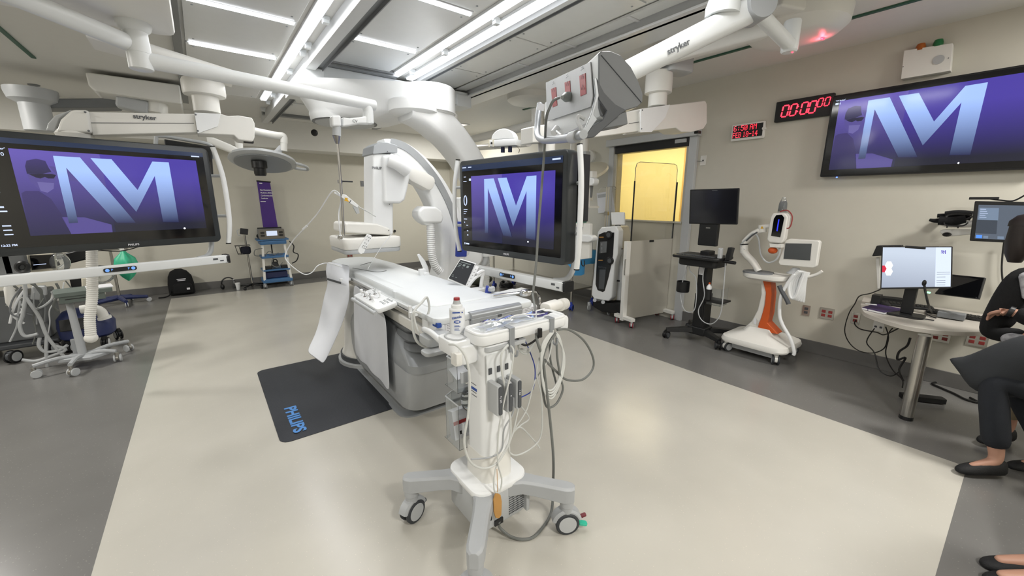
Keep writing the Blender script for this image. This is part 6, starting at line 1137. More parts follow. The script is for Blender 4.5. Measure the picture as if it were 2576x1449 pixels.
part(ec_, 'cable', MB().tube([(1.33, 9.1, .9), (1.40, 9.1, .8), (1.38, 9.1, .68), (1.46, 9.1, .62), (1.42, 9.1, .5), (1.33, 9.1, .45)], .011, 7), BM)
gnr = thing('surgical_generator', 'grey boxy generator with small bright screen on top of the blue trolley', 'medical device', (1.03, 9.15, .97)); part(gnr, 'case', MB().rbox((1.03, 9.16, 1.065), (.42, .32, .18), .02, 'y', e=.005), MG); part(gnr, 'front_bezel', MB().rbox((1.03, 8.995, 1.065), (.43, .02, .19), .02, 'y'), mat('metallic_grey', '77736c', .4, metal=.5))
part(gnr, 'display', MB().box((1.03, 8.982, 1.08), (.18, .004, .09)), emat('generator_display', 'b9c3d6', 1.0))
for dx in (-.155, .155):
    for dz in (-.025, .03): part(gnr, 'socket', MB().rbox((1.03+dx, 8.98, 1.065+dz), (.07, .006, .035), .015, 'y'), BK)
solo('foot_pedal', MB().rbox((1.03, 9.1, .455), (.14, .14, .1), .03, t=.7).tube([(.98, 9.1, .5), (1.0, 9.1, .55), (1.06, 9.1, .55), (1.08, 9.1, .5)], .01, 6), BM, 'black foot pedal with a loop handle on the trolley shelf', 'foot pedal')
solo('black_box', MB().box((.9, 9.1, .405), (.12, .15, .055)), BK, 'small black and yellow box on the left of the trolley shelf', 'box', bevel=.005); solo('black_box', MB().box((1.19, 9.1, .405), (.12, .15, .055)), BK, 'small black box on the right of the trolley shelf', 'box', bevel=.005)
solo('device_cushion', MB().sph((.86, 9.25, 1.02), (.07, .06, .05), 12), BM, 'small black pad beside the generator on the trolley', 'pad')
# black stand with a pouch
bs = thing('device_stand', 'thin steel stand with a small black device, wire basket and pouch by the back wall', 'stand', (.62, 9.25, 0))
part(bs, 'pole', MB().tube([(.62, 9.25, .06), (.60, 9.25, 1.05)], .018, 10, 1), ST); part(bs, 'device_head', MB().box((.60, 9.2, 1.12), (.13, .05, .11), rx=-20, ry=12), BM, .01); part(bs, 'device_grip', MB().tube([(.53, 9.18, 1.16), (.49, 9.18, 1.14), (.50, 9.18, 1.06), (.54, 9.18, 1.06)], .007, 6), LG)
part(bs, 'basket', MB().tube([(.42, 9.1, .86), (.66, 9.1, .86), (.66, 9.25, .86), (.42, 9.25, .86)], .005, 6, 1, True).tube([(.45, 9.1, .70), (.64, 9.1, .70), (.64, 9.25, .70), (.45, 9.25, .70)], .005, 6, 1, True).tube([(.42, 9.1, .86), (.45, 9.1, .70)], .005, 6, 1).tube([(.48, 9.1, .86), (.5, 9.1, .70)], .005, 6, 1), BM)
part(bs, 'pouch', MB().rbox((.58, 9.16, .77), (.17, .12, .14), .05, e=.03), mat('dark_blue_cloth', '151726', .9, bump=.3, bscale=60))
for a in range(5): part(bs, 'foot', MB().tube([(.62, 9.25, .09), (.62+.24*math.cos(a*1.2566+.3), 9.25+.2*math.sin(a*1.2566+.3), .06)], [.022, .014], 8, 1), BM); part(bs, 'caster', MB().sph((.62+.24*math.cos(a*1.2566+.3), 9.25+.2*math.sin(a*1.2566+.3), .03), .028, 10), BM)
solo('paper_cup', MB().lathe((.38, 9.28, 0), [(.03, 0), (.042, .115), (.046, .118), (.046, .13), (.035, .135), (0, .135)], 20), WH, 'white paper cup with lid on the floor beside the black stand', 'cup')
wbt = thing('water_bottle', 'clear plastic water bottle on the floor between headphones and paper cup', 'bottle', (.33, 9.4, 0)); part(wbt, 'body', MB().lathe((.33, 9.4, 0), [(.03, 0), (.033, .02), (.033, .11), (.028, .14), (.012, .165), (.012, .18)], 18), ACR); part(wbt, 'cap', MB().cyl((.33, 9.4, .178), (.33, 9.4, .192), .014), WH)
hp = thing('headphones', 'black over-ear headphones standing on the floor by the back wall', 'headphones', (.24, 9.45, 0)); part(hp, 'headband', MB().tube([(.13+.0, 9.45, .07), (.14, 9.45, .16), (.2, 9.45, .22), (.28, 9.45, .22), (.34, 9.45, .16), (.35, 9.45, .07)], .012, 8), BK)
for x in (.14, .34): part(hp, 'ear_cup', MB().sph((x, 9.43, .06), (.035, .05, .055), 14), BK)
bp_ = thing('backpack', 'black backpack leaning on the back wall near the left monitor beam', 'backpack', (-.47, 9.45, 0))
def blob(c, rings, n=16, pw=.75):
    mb = MB(); out = []
    for z, a, b_, dx, dy in rings:
        out.append([Vector((c[0]+dx+a*math.copysign(abs(math.cos(t))**pw, math.cos(t)), c[1]+dy+b_*math.copysign(abs(math.sin(t))**pw, math.sin(t)), c[2]+z)) for t in [2*PI*k/n for k in range(n)]])
    return mb.loft(out)
BPC = (-.47, 9.44, 0)
part(bp_, 'body', blob(BPC, ((0, .17, .09, 0, 0), (.02, .19, .11, 0, 0), (.2, .19, .12, 0, 0), (.34, .17, .10, 0, .02), (.43, .12, .07, -.01, .03), (.47, .05, .03, -.01, .04))), BKC)
part(bp_, 'front_pocket', blob((-.45, 9.33, 0), ((.03, .12, .03, 0, 0), (.05, .14, .05, 0, 0), (.18, .14, .05, 0, 0), (.22, .11, .03, 0, .01))), BKC); part(bp_, 'strap', MB().tube([(-.62, 9.36, .1), (-.65, 9.3, .03), (-.72, 9.25, .012), (-.8, 9.25, .012)], .012, 6), BKC)
part(bp_, 'print', MB().box((-.45, 9.316, .30), (.13, .002, .012)).box((-.45, 9.314, .275), (.11, .002, .01)), WINK); part(bp_, 'tag', MB().box((-.37, 9.272, .12), (.045, .003, .035)), PAP)
# ---------------------------------------------------------------- left clutter
# drip stand with a blue base and hanging green bag
ivs = thing('drip_stand', 'steel drip stand on a dark blue base behind the anaesthesia machine', 'infusion stand', (-1.2, 9.1, 0))
tpv = A(290, 650, 1, 9.1); bsv = A(298, 738, 1, 9.1)
part(ivs, 'pole', MB().cyl((bsv.x, 9.1, .1), (tpv.x-.03, 9.1, 1.6), .02), ST); part(ivs, 'side_tray', MB().rbox((bsv.x-.02, 9.05, .93), (.5, .2, .03), .05), ST)
for a in range(5): part(ivs, 'foot', MB().tube([(bsv.x, 9.1, .12), (bsv.x+.35*math.cos(a*1.2566), 9.1+.3*math.sin(a*1.2566), .09)], [.045, .025], 8, 1), NB); caster(ivs, bsv.x+.35*math.cos(a*1.2566), 9.1+.3*math.sin(a*1.2566), .035, 70*a, w=.012, top=.08, body=NB, tyre=LG, disc=LG, twin=True)
gbg = thing('breathing_bag', 'green rubber breathing bag hanging behind the lower beam of the left monitor', 'breathing bag', A(318, 700, 1, 7.6)); gc = A(316, 665, 1, 7.6)
gpr = [(.02, .2), (.035, .16), (.10, .09), (.12, .0), (.11, -.08), (.06, -.17), (.01, -.23)]
part(gbg, 'bag', MB().loft([[Vector((gc.x+r_*(1+.12*math.cos(5*t))*math.cos(t), gc.y+r_*(1+.12*math.cos(5*t))*math.sin(t), gc.z+z)) for t in [2*PI*k/30 for k in range(30)]] for r_, z in gpr]), GRN)
part(gbg, 'neck', MB().tube([(gc.x, gc.y, gc.z+.19), (gc.x-.04, gc.y, gc.z+.27), (gc.x-.15, gc.y, gc.z+.34)], .024, 10), WH2)
part(gbg, 'feed_tube', MB().tube([(gc.x-.15, gc.y, gc.z+.34), (gc.x-.5, gc.y, gc.z+.3), (gc.x-.9, gc.y, gc.z+.1)], .02, 8), CWH)
# mayo style tray stand
ms = thing('tray_stand', 'grey pedestal stand with a flat tray and splayed casters at the left', 'stand', (-1.17, 5.85, 0))
part(ms, 'pole', MB().tube([(-1.18, 5.86, .10), (-1.22, 6.02, .74)], [.035, .028], 12, 1), PG); part(ms, 'base_plate', MB().ext([(-1.35, 5.78, .09), (-1.1, 5.70, .09), (-.95, 5.84, .09), (-1.05, 5.99, .09), (-1.28, 5.98, .09)], (0, 0, .035)), PG, .008)
part(ms, 'counterweight', MB().box((-1.22, 5.98, .19), (.1, .06, .16), rz=10), PG, .006)
for k, (x, y) in enumerate(((-1.50, 5.72), (-1.22, 5.55), (-.92, 5.78), (-.86, 6.12))):
    part(ms, 'leg', MB().tube([(-1.17, 5.85, .11), ((-1.17+x)/2, (5.85+y)/2, .14), (x, y, .12)], .02, 8, 4), PG); caster(ms, x, y, .04, 40*k+10, w=.02, top=.11, body=ST, tyre=LG, disc=LG, twin=True)
part(ms, 'tray', MB().rbox((-1.10, 6.02, .77), (.42, .34, .04), .03, rz=12), GRM, .003); part(ms, 'tray_box', MB().box((-1.11, 5.98, .715), (.33, .24, .07), rz=12), GRM, .006); part(ms, 'black_slot', MB().box((-1.11, 5.858, .72), (.2, .004, .008), rz=12), BK)
part(ms, 'tray_sheet', MB().box((-.98, 6.05, .793), (.2, .24, .005), rz=12), PAP)
# forced air warmer with hose
wm = thing('air_warmer', 'dark blue wheeled air warming unit with a fat white hose elbow', 'medical device', (-1.24, 6.6, 0))
part(wm, 'shell', blob((-1.24, 6.62, 0), ((.13, .20, .17, 0, 0), (.16, .23, .2, 0, 0), (.28, .24, .2, 0, 0), (.38, .21, .18, -.02, 0), (.45, .14, .12, -.04, 0), (.48, .05, .04, -.05, 0)), 22, .7), NB); part(wm, 'control_face', MB().box((-1.32, 6.43, .33), (.2, .02, .13), rx=-14), BM, .006)
for k, (x, y) in enumerate(((-1.40, 6.48), (-1.10, 6.46), (-1.40, 6.78), (-1.02, 6.76))): caster(wm, x, y, .06, 70+k*15, w=.02, top=.14, body=BM, tyre=BM, disc=WH, twin=True)
part(wm, 'hose_elbow', MB().tube([(-1.22, 6.38, .50), (-1.14, 6.38, .50), (-1.07, 6.38, .46), (-1.05, 6.38, .38)], .048, 14), WH2); part(wm, 'elbow_flange', MB().cyl((-1.05, 6.38, .39), (-1.045, 6.38, .36), .062), WH2)
# thick corrugated hose hanging in front
hs = solo('corrugated_hose', MB().hose([A(216, 318, 1, 4.86), A(222, 420, 1, 4.95), A(230, 560, 1, 4.98), A(231, 640, 1, 4.95), A(232, 740, 1, 4.95), A(226, 800, 1, 4.93), A(228, 838, 1, 4.92), A(229, 852, 1, 4.92)], .037, .018, 16, .05), WH2, 'thick white corrugated hose hanging behind the left monitor beam', 'hose'); part(hs, 'hose_end', MB().sph(A(229, 850, 1, 4.92), (.047, .047, .045), 16), WH2)
# anaesthesia machine, cluttered
an = thing('anaesthesia_machine', 'grey anaesthesia machine with dark screen, hoses and shelves at the far left', 'anaesthesia machine', (-1.85, 6.9, 0)); LGA = mat('machine_grey', '6d7072', .5, var=.05)
part(an, 'cabinet', MB().box((-1.88, 6.95, .42), (.66, .5, .52)), LGA, .02); part(an, 'lower_tray', MB().box((-1.85, 6.9, .13), (.75, .6, .06)), DG, .02)
part(an, 'cylinder', MB().lathe((-2.3, 6.6, .12), [(.0, 0), (.1, .0), (.11, .05), (.11, .6), (.07, .7), (.03, .74)], 22), mat('steel_dark', '6b675f', .35, metal=.8)); part(an, 'back_column', MB().box((-2.05, 6.75, .55), (.13, .2, .9)), BM, .01)
part(an, 'work_surface', MB().box((-1.82, 6.8, .88), (.8, .6, .03)), WH2, .008); part(an, 'pillar', MB().box((-1.6, 7.05, 1.15), (.2, .2, .6)), LGA, .02)
q = [A(x, y, 1, 6.75) for x, y in ((74, 643), (136, 640), (142, 673), (80, 680))]; part(an, 'screen_frame', MB().ext([A(x, y, 1, 6.78) for x, y in ((66, 640), (140, 636), (146, 680), (72, 686))], (0, .06, 0)), BEIP, .01); dp_ = part(an, 'dark_screen', MB().ext(q, (0, .02, 0)), SCR, .003)
part(dp_, 'trace_line', MB().ext([A(x, y, 1, 6.745) for x, y in ((84, 666), (116, 663), (116, 664.5), (84, 667.5))], (0, .001, 0)), E_TXT)
part(an, 'vaporiser', MB().box(A(8, 665, 1, 6.7), (.17, .12, .26)), LGA, .02); part(an, 'vaporiser', MB().box(A(38, 660, 1, 6.7), (.17, .12, .26)), LGA, .02)
part(an, 'dark_ring', MB().tube([A(56+14*math.cos(k), 672+11*math.sin(k), 1, 6.6) for k in [q_*PI/5 for q_ in range(10)]], .022, 8, 2, True), BK)
part(an, 'clear_dome', MB().sph(A(150, 660, 1, 6.8), (.09, .09, .12), 14), ACR); part(an, 'wall_device', MB().box(A(190, 645, 1, 7.6), (.3, .1, .14), ry=-15), BK, .02)
part(an, 'suction_jar', MB().cyl(A(250, 740, 1, 7.3), A(250, 712, 1, 7.3), .06), ACR); part(an, 'clear_bag', MB().sph(A(255, 690, 1, 7.3), (.13, .08, .12), 12), ACR)
part(an, 'black_box', MB().box(A(203, 705, 1, 6.9), (.16, .12, .16)), BK, .01); part(an, 'cream_handle', MB().tube([A(211, 700, 1, 6.3), A(213, 735, 1, 6.3)], .02, 10, 1), BEIP)
random.seed(11)
for k in range(16):
    x = random.uniform(20, 165); y = random.uniform(705, 760); Yk = random.uniform(6.1, 6.5); pts = [A(x, y, 1, Yk)]
    for j in range(3): x += random.uniform(-28, 30); y += random.uniform(10, 48); pts.append(A(max(5, min(190, x)), min(y, 870), 1, Yk))
    part(an, 'loose_tube', MB().tube(pts, random.choice((.006, .008, .011)), 7, 5), random.choice((LG, LGA, MG, TUB, CGR)))
for pts in (((60, 700), (64, 740), (58, 790), (50, 820), (62, 845), (95, 840)), ((62, 745), (80, 770), (100, 800), (118, 845), (150, 885), (170, 905)), ((100, 850), (98, 870), (115, 885), (150, 880), (170, 868)), ((55, 905), (90, 908), (130, 895), (165, 880), (140, 870)), ((118, 845), (116, 880), (120, 930))):
    part(an, 'thick_hose', MB().tube([A(x, y, 1, 6.05) for x, y in pts], .015, 9, 6), LG)
for k in range(5): part(an, 'mask_part', MB().box(A(random.uniform(20, 160), random.uniform(700, 750), 1, 6.5), (.1, .06, random.uniform(.08, .16)), ry=random.uniform(-30, 30)), random.choice((LGA, WH2, LG)), .015)
part(an, 'white_probe', MB().lathe(A(32, 775, 1, 6.2), [(.02, 0), (.04, .06), (.035, .2), (.02, .26)], 14, (.05, 0, 1)), WH2)
for k, (x, y) in enumerate(((-1.80, 6.40), (-1.55, 6.55), (-2.15, 7.15), (-1.55, 7.15))): caster(an, x, y, .07, 60, w=.022, top=.13, body=DG, tyre=BK, disc=LG, twin=True)
# ---------------------------------------------------------------- round end table by the right wall
rt = thing('round_end_table', 'pale laminate table with a rounded front end on one brushed steel leg', 'table', (4.26, .38, 0))
fe = [A(x, y, 2, .73) for x, y in ((2165, 764), (2169, 779), (2181, 789), (2223, 804), (2272, 818), (2325, 827), (2384, 833), (2450, 835), (2487, 831), (2493, 822), (2487, 815))]
fe = cat(fe, 3); ol = [Vector((XR-.02, fe[0].y+.06, .73))]+fe+[Vector((XR-.02, fe[-1].y-.02, .73))]
part(rt, 'tabletop', MB().ext(ol, (0, 0, -.035)), TBT, .003)
part(rt, 'leg', MB().cyl((4.25, .375, .02), (4.25, .375, .70), .042, n=28), ST); part(rt, 'leg_foot', MB().cyl((4.25, .375, 0), (4.25, .375, .03), .043, n=28), BK); part(rt, 'wall_bracket', MB().box((XR-.06, .45, .66), (.08, .6, .06)), LG)
ZT7 = .732
def keyb(name, lab, cx, cy, rz, L=.42, Wd=.13):
    X = fr((cx, cy, ZT7), rz); t = thing(name, lab, 'keyboard', (cx, cy, ZT7)); part(t, 'case', MB(X).rbox((0, 0, .012), (Wd, L, .018), .01, e=.003), BK); m_ = MB(X)
    for r_ in range(5):
        for c_ in range(15): m_.box((-Wd/2+.02+r_*.022, -L/2+.025+c_*(L-.05)/14, .024), (.017, (L-.05)/14-.004, .006))
    part(t, 'keys', m_, BM); return t
k1 = A(2268, 770, 2, ZT7); keyb('keyboard', 'black keyboard in the middle of the rounded table', k1.x, k1.y, 12)
k2 = A(2402, 795, 2, ZT7); keyb('keyboard', 'black keyboard at the right end of the rounded table near the seated person', k2.x, k2.y, -4, .34)
k3 = A(2235, 757, 2, ZT7); solo('docking_station', MB(fr((k3.x, k3.y, ZT7), 15)).rbox((0, 0, .02), (.1, .2, .035), .01), BM, 'low black box behind the keyboard under the desktop monitor', 'dock', bevel=.003)
k4 = A(2222, 768, 2, ZT7); solo('computer_mouse', MB().sph((k4.x, k4.y, ZT7+.015), (.035, .055, .02), 12), BK, 'black mouse on the purple notebook', 'mouse')
nb_ = thing('notebook', 'purple notebook with white page edges at the left rim of the table', 'notebook', A(2215, 783, 2, ZT7)); q = [A(x, y, 2, ZT7) for x, y in ((2168, 778), (2223, 791), (2280, 784), (2200, 768))]
part(nb_, 'pages', MB().ext([p+Vector((0, 0, .001)) for p in q], (0, 0, .014)), PAP); cq = sum(q, Vector())/4; part(nb_, 'cover', MB().ext([cq+(p-cq)*1.0+Vector((0, 0, .015)) for p in q], (0, 0, .004)), mat('purple_cover', '33204f', .6)); part(nb_, 'elastic_band', MB().ext([q[0].lerp(q[1], .25)+Vector((0, 0, .0)), q[0].lerp(q[1], .3), q[0].lerp(q[1], .3)+Vector((0, 0, .021)), q[0].lerp(q[1], .25)+Vector((0, 0, .021))], (.003, .0, 0)), PUR)
solo('folded_paper', MB().box(A(2215, 745, 2, ZT7)+Vector((0, 0, .006)), (.12, .1, .008), rz=20), PAP, 'white leaflet lying behind the black dock on the table', 'paper'); solo('white_card', MB().box(A(2190, 771, 2, ZT7)+Vector((0, 0, .022)), (.03, .08, .004), rz=20), WH, 'small white card on top of the purple notebook', 'card')
k5 = A(2405, 764, 2, ZT7); solo('desk_phone', MB(fr((k5.x, k5.y, ZT7), -20)).rbox((0, 0, .02), (.12, .28, .035), .03, e=.01), BM, 'black handset unit in front of the glossy tilted screen', 'phone')
# desktop monitor
XM = 4.62; dm1 = thing('desktop_monitor', 'desktop monitor showing a pale page with small purple letters on the table', 'monitor', A(2285, 755, 2, ZT7))
mc0 = A(2306, 673, 0, XM+.05); mn0 = ray(2306, 673).normalized(); mn0.z -= .0; mn0.normalize()
fq = [AP(x, y, mc0, mn0) for x, y in ((2218, 620), (2397, 620), (2395, 725), (2214, 728))]; cq = sum(fq, Vector())/4; fn = (fq[1]-fq[0]).cross(fq[3]-fq[0]).normalized(); fn = fn if fn.x > 0 else -fn
part(dm1, 'case', MB().ext(fq, fn*.035), BK, .004)
Pm = lambda u, v_, d=.001: fq[0].lerp(fq[1], .02+.96*u).lerp(fq[3].lerp(fq[2], .02+.96*u), .02+.94*v_)-fn*d
def mq(t, nm, pts, m_, d): return part(t, nm, MB().ext([Pm(u, v_, d) for u, v_ in pts], -fn*.0005), m_)
mq(dm1, 'screen_page', ((0, 0), (1, 0), (1, 1), (0, 1)), emat('page_grey', '9aa3b5', .85, 'c3cede', 0, .8), .001)
mq(dm1, 'screen_side_column', ((.79, 0), (1, 0), (1, 1), (.79, 1)), emat('page_white', 'cfdaf0', .95), .0015)
hx_ = lambda cu, cv, r_: [(cu+r_*.56*math.cos(k*PI/3), cv+r_*math.sin(k*PI/3)) for k in range(6)]
mq(dm1, 'hexagon', hx_(.105, .45, .115), emat('hexagon_white', 'e8ecf4', 1.), .002); mq(dm1, 'hexagon', hx_(.105, .60, .115), MATS['hexagon_white'], .002); mq(dm1, 'hexagon', ((0, .45), (.04, .45), (.07, .53), (.04, .62), (0, .62)), emat('hexagon_red', 'c0203c', 1.), .0021)
mq(dm1, 'letter', [(.845+.1*u, .07+.11*v_) for u, v_ in UV['N']], emat('letter_purple', '4a34a8', .9), .002); mq(dm1, 'letter', [(.845+.1*u, .07+.11*v_) for u, v_ in UV['M']], MATS['letter_purple'], .002)
for v_ in (.63, .68, .75, .84, .89, .95): mq(dm1, 'text_line', ((.81, v_), (.81+(.18 if v_ < .7 else .12), v_), (.81+(.18 if v_ < .7 else .12), v_+.008), (.81, v_+.008)), INK, .002)
part(dm1, 'stand_neck', MB().box((cq.x+.06, cq.y, .90), (.03, .08, .3), rz=-12), BK, .004); part(dm1, 'stand_base', MB().rbox((cq.x+.04, cq.y, ZT7+.009), (.18, .24, .014), .05), BK)
solo('green_light_box', MB().box(A(2336, 736, 0, 4.7), (.03, .02, .01)), emat('green_light', '8effb0', 2), 'tiny green status light below the desktop monitor', 'status light')
solo('webcam', MB().rbox((XM+.02, A(2303, 617, 0, XM).y, fq[0].z+.012), (.03, .12, .02), .008, 'y'), BK, 'thin black bar camera clipped on the desktop monitor', 'webcam')
bm2 = thing('rear_monitor', 'dark monitor standing edge-out behind the left side of the desktop monitor', 'monitor', (4.95, .86, ZT7)); part(bm2, 'case', MB().ext([A(x, y, 0, 4.9) for x, y in ((2205, 618), (2268, 617), (2268, 640), (2193, 645))], (.08, 0, 0)), BK, .006); part(bm2, 'leg_plate', MB().ext([A(x, y, 0, 4.95) for x, y in ((2203, 648), (2212, 648), (2214, 725), (2207, 727))], (.03, 0, 0)), WH2, .003); part(bm2, 'foot', MB().box((4.98, A(2210, 720, 0, 4.95).y, ZT7+.05), (.1, .06, .1)), BK)
tm = thing('glossy_screen', 'glossy black tilted touch screen standing right of the desktop monitor', 'monitor', A(2430, 760, 2, ZT7))
q = [A(x, y, 0, X_) for x, y, X_ in ((2395, 690, 4.95), (2478, 698, 4.85), (2462, 752, 4.78), (2350, 738, 4.9))]; nq = (q[1]-q[0]).cross(q[3]-q[0]).normalized(); nq = nq if nq.x > 0 else -nq
part(tm, 'case', MB().ext(q, nq*.02), BK, .004); cq2 = sum(q, Vector())/4; part(tm, 'screen', MB().ext([cq2+(p-cq2)*.95-nq*.001 for p in q], -nq*.001), SCR); part(tm, 'foot', MB().box(Vector((q[3].x*.5+q[2].x*.5+.05, (q[2].y+q[3].y)/2, ZT7+.03)), (.1, .16, .05)), MG, .006)
solo('gooseneck_microphone', MB().tube([A(2345, 790, 2, ZT7)+Vector((0, 0, .01)), A(2336, 768, 0, 4.45), A(2328, 735, 0, 4.45), A(2325, 715, 0, 4.45)], .008, 7).sph(A(2325, 712, 0, 4.45), (.014, .014, .025), 10), BM, 'thin black gooseneck microphone rising from the table in front of the monitor', 'microphone')
for i, pts in enumerate((((2278, 787), (2285, 795), (2303, 799), (2330, 803), (2350, 806)), ((2333, 780), (2330, 789), (2345, 797), (2355, 800)))):
    solo('desk_wire', MB().tube([A(x, y, 2, ZT7+.008) for x, y in pts], .005, 6), BK, ['curved black wire along the front of the table', 'short black wire beside the right keyboard'][i], 'wire')
# cables hanging from the table to floor
for i, (pts, r_, lab) in enumerate(((((2215, 728, 4.9), (2190, 738, 4.95), (2162, 745, 5.0), (2150, 765, 5.1), (2135, 790, 5.2), (2125, 830, 5.25), (2135, 860, 5.25), (2160, 882, 5.2), (2195, 888, 5.2), (2225, 875, 5.15), (2235, 840, 5.0), (2245, 826, 4.8)), .005, 'long black cable looping left of the table down the wall'),
    (((2153, 805, 5.33), (2150, 815, 5.3), (2165, 828, 5.25), (2205, 836, 5.1), (2225, 842, 5.0), (2260, 826, 4.7)), .006, 'black plug cable running from the wall socket under the table'),
    (((2200, 826, 5.1), (2180, 860, 5.1), (2200, 888, 5.1), (2212, 930, 5.0), (2240, 946, 4.95), (2262, 935, 4.8)), .005, 'thin black cable dangling beneath the left side of the table'),
    (((2228, 822, 5.0), (2235, 850, 5.0), (2228, 890, 5.0), (2245, 930, 4.9), (2270, 955, 4.7), (2270, 975, 4.6)), .005, 'black cable curling to the floor behind the steel leg'),
    (((2290, 850, 4.8), (2282, 870, 4.8), (2262, 885, 4.8), (2258, 905, 4.8), (2278, 900, 4.8), (2262, 930, 4.8), (2272, 958, 4.7)), .009, 'twisted black velcro cable bundle beside the steel leg'))):
    solo('table_cable', MB().tube([A(x, y, 0, X_) for x, y, X_ in pts], r_, 6), CBK, lab, 'cable', 'cables under the rounded table')
solo('power_strip', MB(fr((4.75, .35, .03), 35)).rbox((0, 0, 0), (.07, .3, .04), .01), BM, 'black power strip on the floor behind the steel table leg', 'power strip'); solo('floor_cable', MB().tube([A(x, y, 2, .012) for x, y in ((2330, 955), (2360, 960), (2345, 965), (2372, 978), (2400, 990), (2430, 1005), (2460, 1012), (2440, 1000), (2478, 1020))], .009, 6), CBK, 'tangled black cable on the floor below the seated people', 'cable')
# ---------------------------------------------------------------- wall arm station
wa = thing('wall_workstation', 'wall mounted touch monitor with menu list and blue button at the far right', 'monitor', (5.3, .2, 1.4))
q = [A(x, y, 0, 5.05) for x, y in ((2452, 506), (2600, 508), (2600, 614), (2439, 606))]
part(wa, 'case', MB().ext(q, (.04, 0, 0)), BK, .006); cq = sum(q, Vector())/4
Pw = lambda u, v_, d: (q[0].lerp(q[1], u).lerp(q[3].lerp(q[2], u), v_))+Vector((-d, 0, 0))
def wq(nm, u0, v0, u1, v1, m_, d=.002): return part(wa, nm, MB().ext([Pw(u0, v0, d), Pw(u1, v0, d), Pw(u1, v1, d), Pw(u0, v1, d)], (-.0004, 0, 0)), m_)
wq('screen', .08, .09, .97, .93, emat('station_screen', '56606e', .8), .001); wq('menu_panel', .1, .16, .44, .46, emat('station_panel', '72849a', .8)); wq('lower_panel', .08, .46, .43, .80, emat('station_dark', '3d4652', .7)); wq('blue_button', .1, .84, .2, .92, emat('station_blue', '4a86e8', 1.)); wq('grey_button', .22, .85, .3, .92, MATS['station_panel']); wq('grey_button', .45, .85, .55, .92, MATS['station_panel'])
for k in range(5): wq('menu_line', .12, .19+k*.05, .22+.02*(k % 3), .2+k*.05, E_TXT, .003)
part(wa, 'wall_arm', MB().tube([(5.33, .55, 1.52), (5.2, .45, 1.50), (5.1, .25, 1.52)], .03, 10, 4), WH2); part(wa, 'arm_tray', MB().ext([A(x, y, 0, 5.2) for x, y in ((2362, 583), (2368, 578), (2445, 574), (2445, 590), (2378, 596))], (.08, 0, 0)), WH2, .008); part(wa, 'arm_joint', MB().sph(A(2382, 590, 0, 5.18), (.03, .03, .02), 10), BK)
part(wa, 'bar_light', MB().box(A(2475, 499, 0, 5.08), (.03, .16, .02)), BK, .003); part(wa, 'top_cord', MB().tube([A(x, y, 0, 5.1) for x, y in ((2488, 500), (2520, 504), (2550, 505), (2580, 490))], .006, 6), BK)
part(wa, 'hanging_cord', MB().tube([A(x, y, 0, 5.3) for x, y in ((2526, 610), (2522, 640), (2520, 680), (2524, 720))], .006, 6), CBK)
wh_ = thing('coiled_handles', 'two black coiled handles on a wire rack left of the wall workstation', 'cable rack', A(2390, 560, 0, 5.2))
part(wh_, 'handle', MB().tube([A(x, y, 0, 5.15) for x, y in ((2338, 553), (2350, 555), (2362, 555))], [.012, .022], 8, 3).tube([A(x, y, 0, 5.15) for x, y in ((2362, 555), (2400, 556), (2430, 552))], .038, 10, 3), BKC)
part(wh_, 'handle', MB().tube([A(x, y, 0, 5.2) for x, y in ((2358, 543), (2380, 542))], .018, 8, 3).tube([A(x, y, 0, 5.2) for x, y in ((2378, 543), (2410, 540), (2445, 543))], .04, 10, 3), BKC)
part(wh_, 'coil', MB().tube([A(2412+32*math.cos(k*.9), 546+7*math.sin(k*.9)-k*.15, 0, 5.12+.006*k) for k in range(18)], .01, 6, 3), CBK); part(wh_, 'wire_rack', MB().tube([A(x, y, 0, 5.12) for x, y in ((2375, 558), (2380, 566), (2420, 568), (2436, 560))], .006, 6).tube([A(2383, 566, 0, 5.12), A(2382, 573, 0, 5.12)], .005, 6, 1).tube([A(2410, 567, 0, 5.12), A(2410, 574, 0, 5.12)], .005, 6, 1), BM)
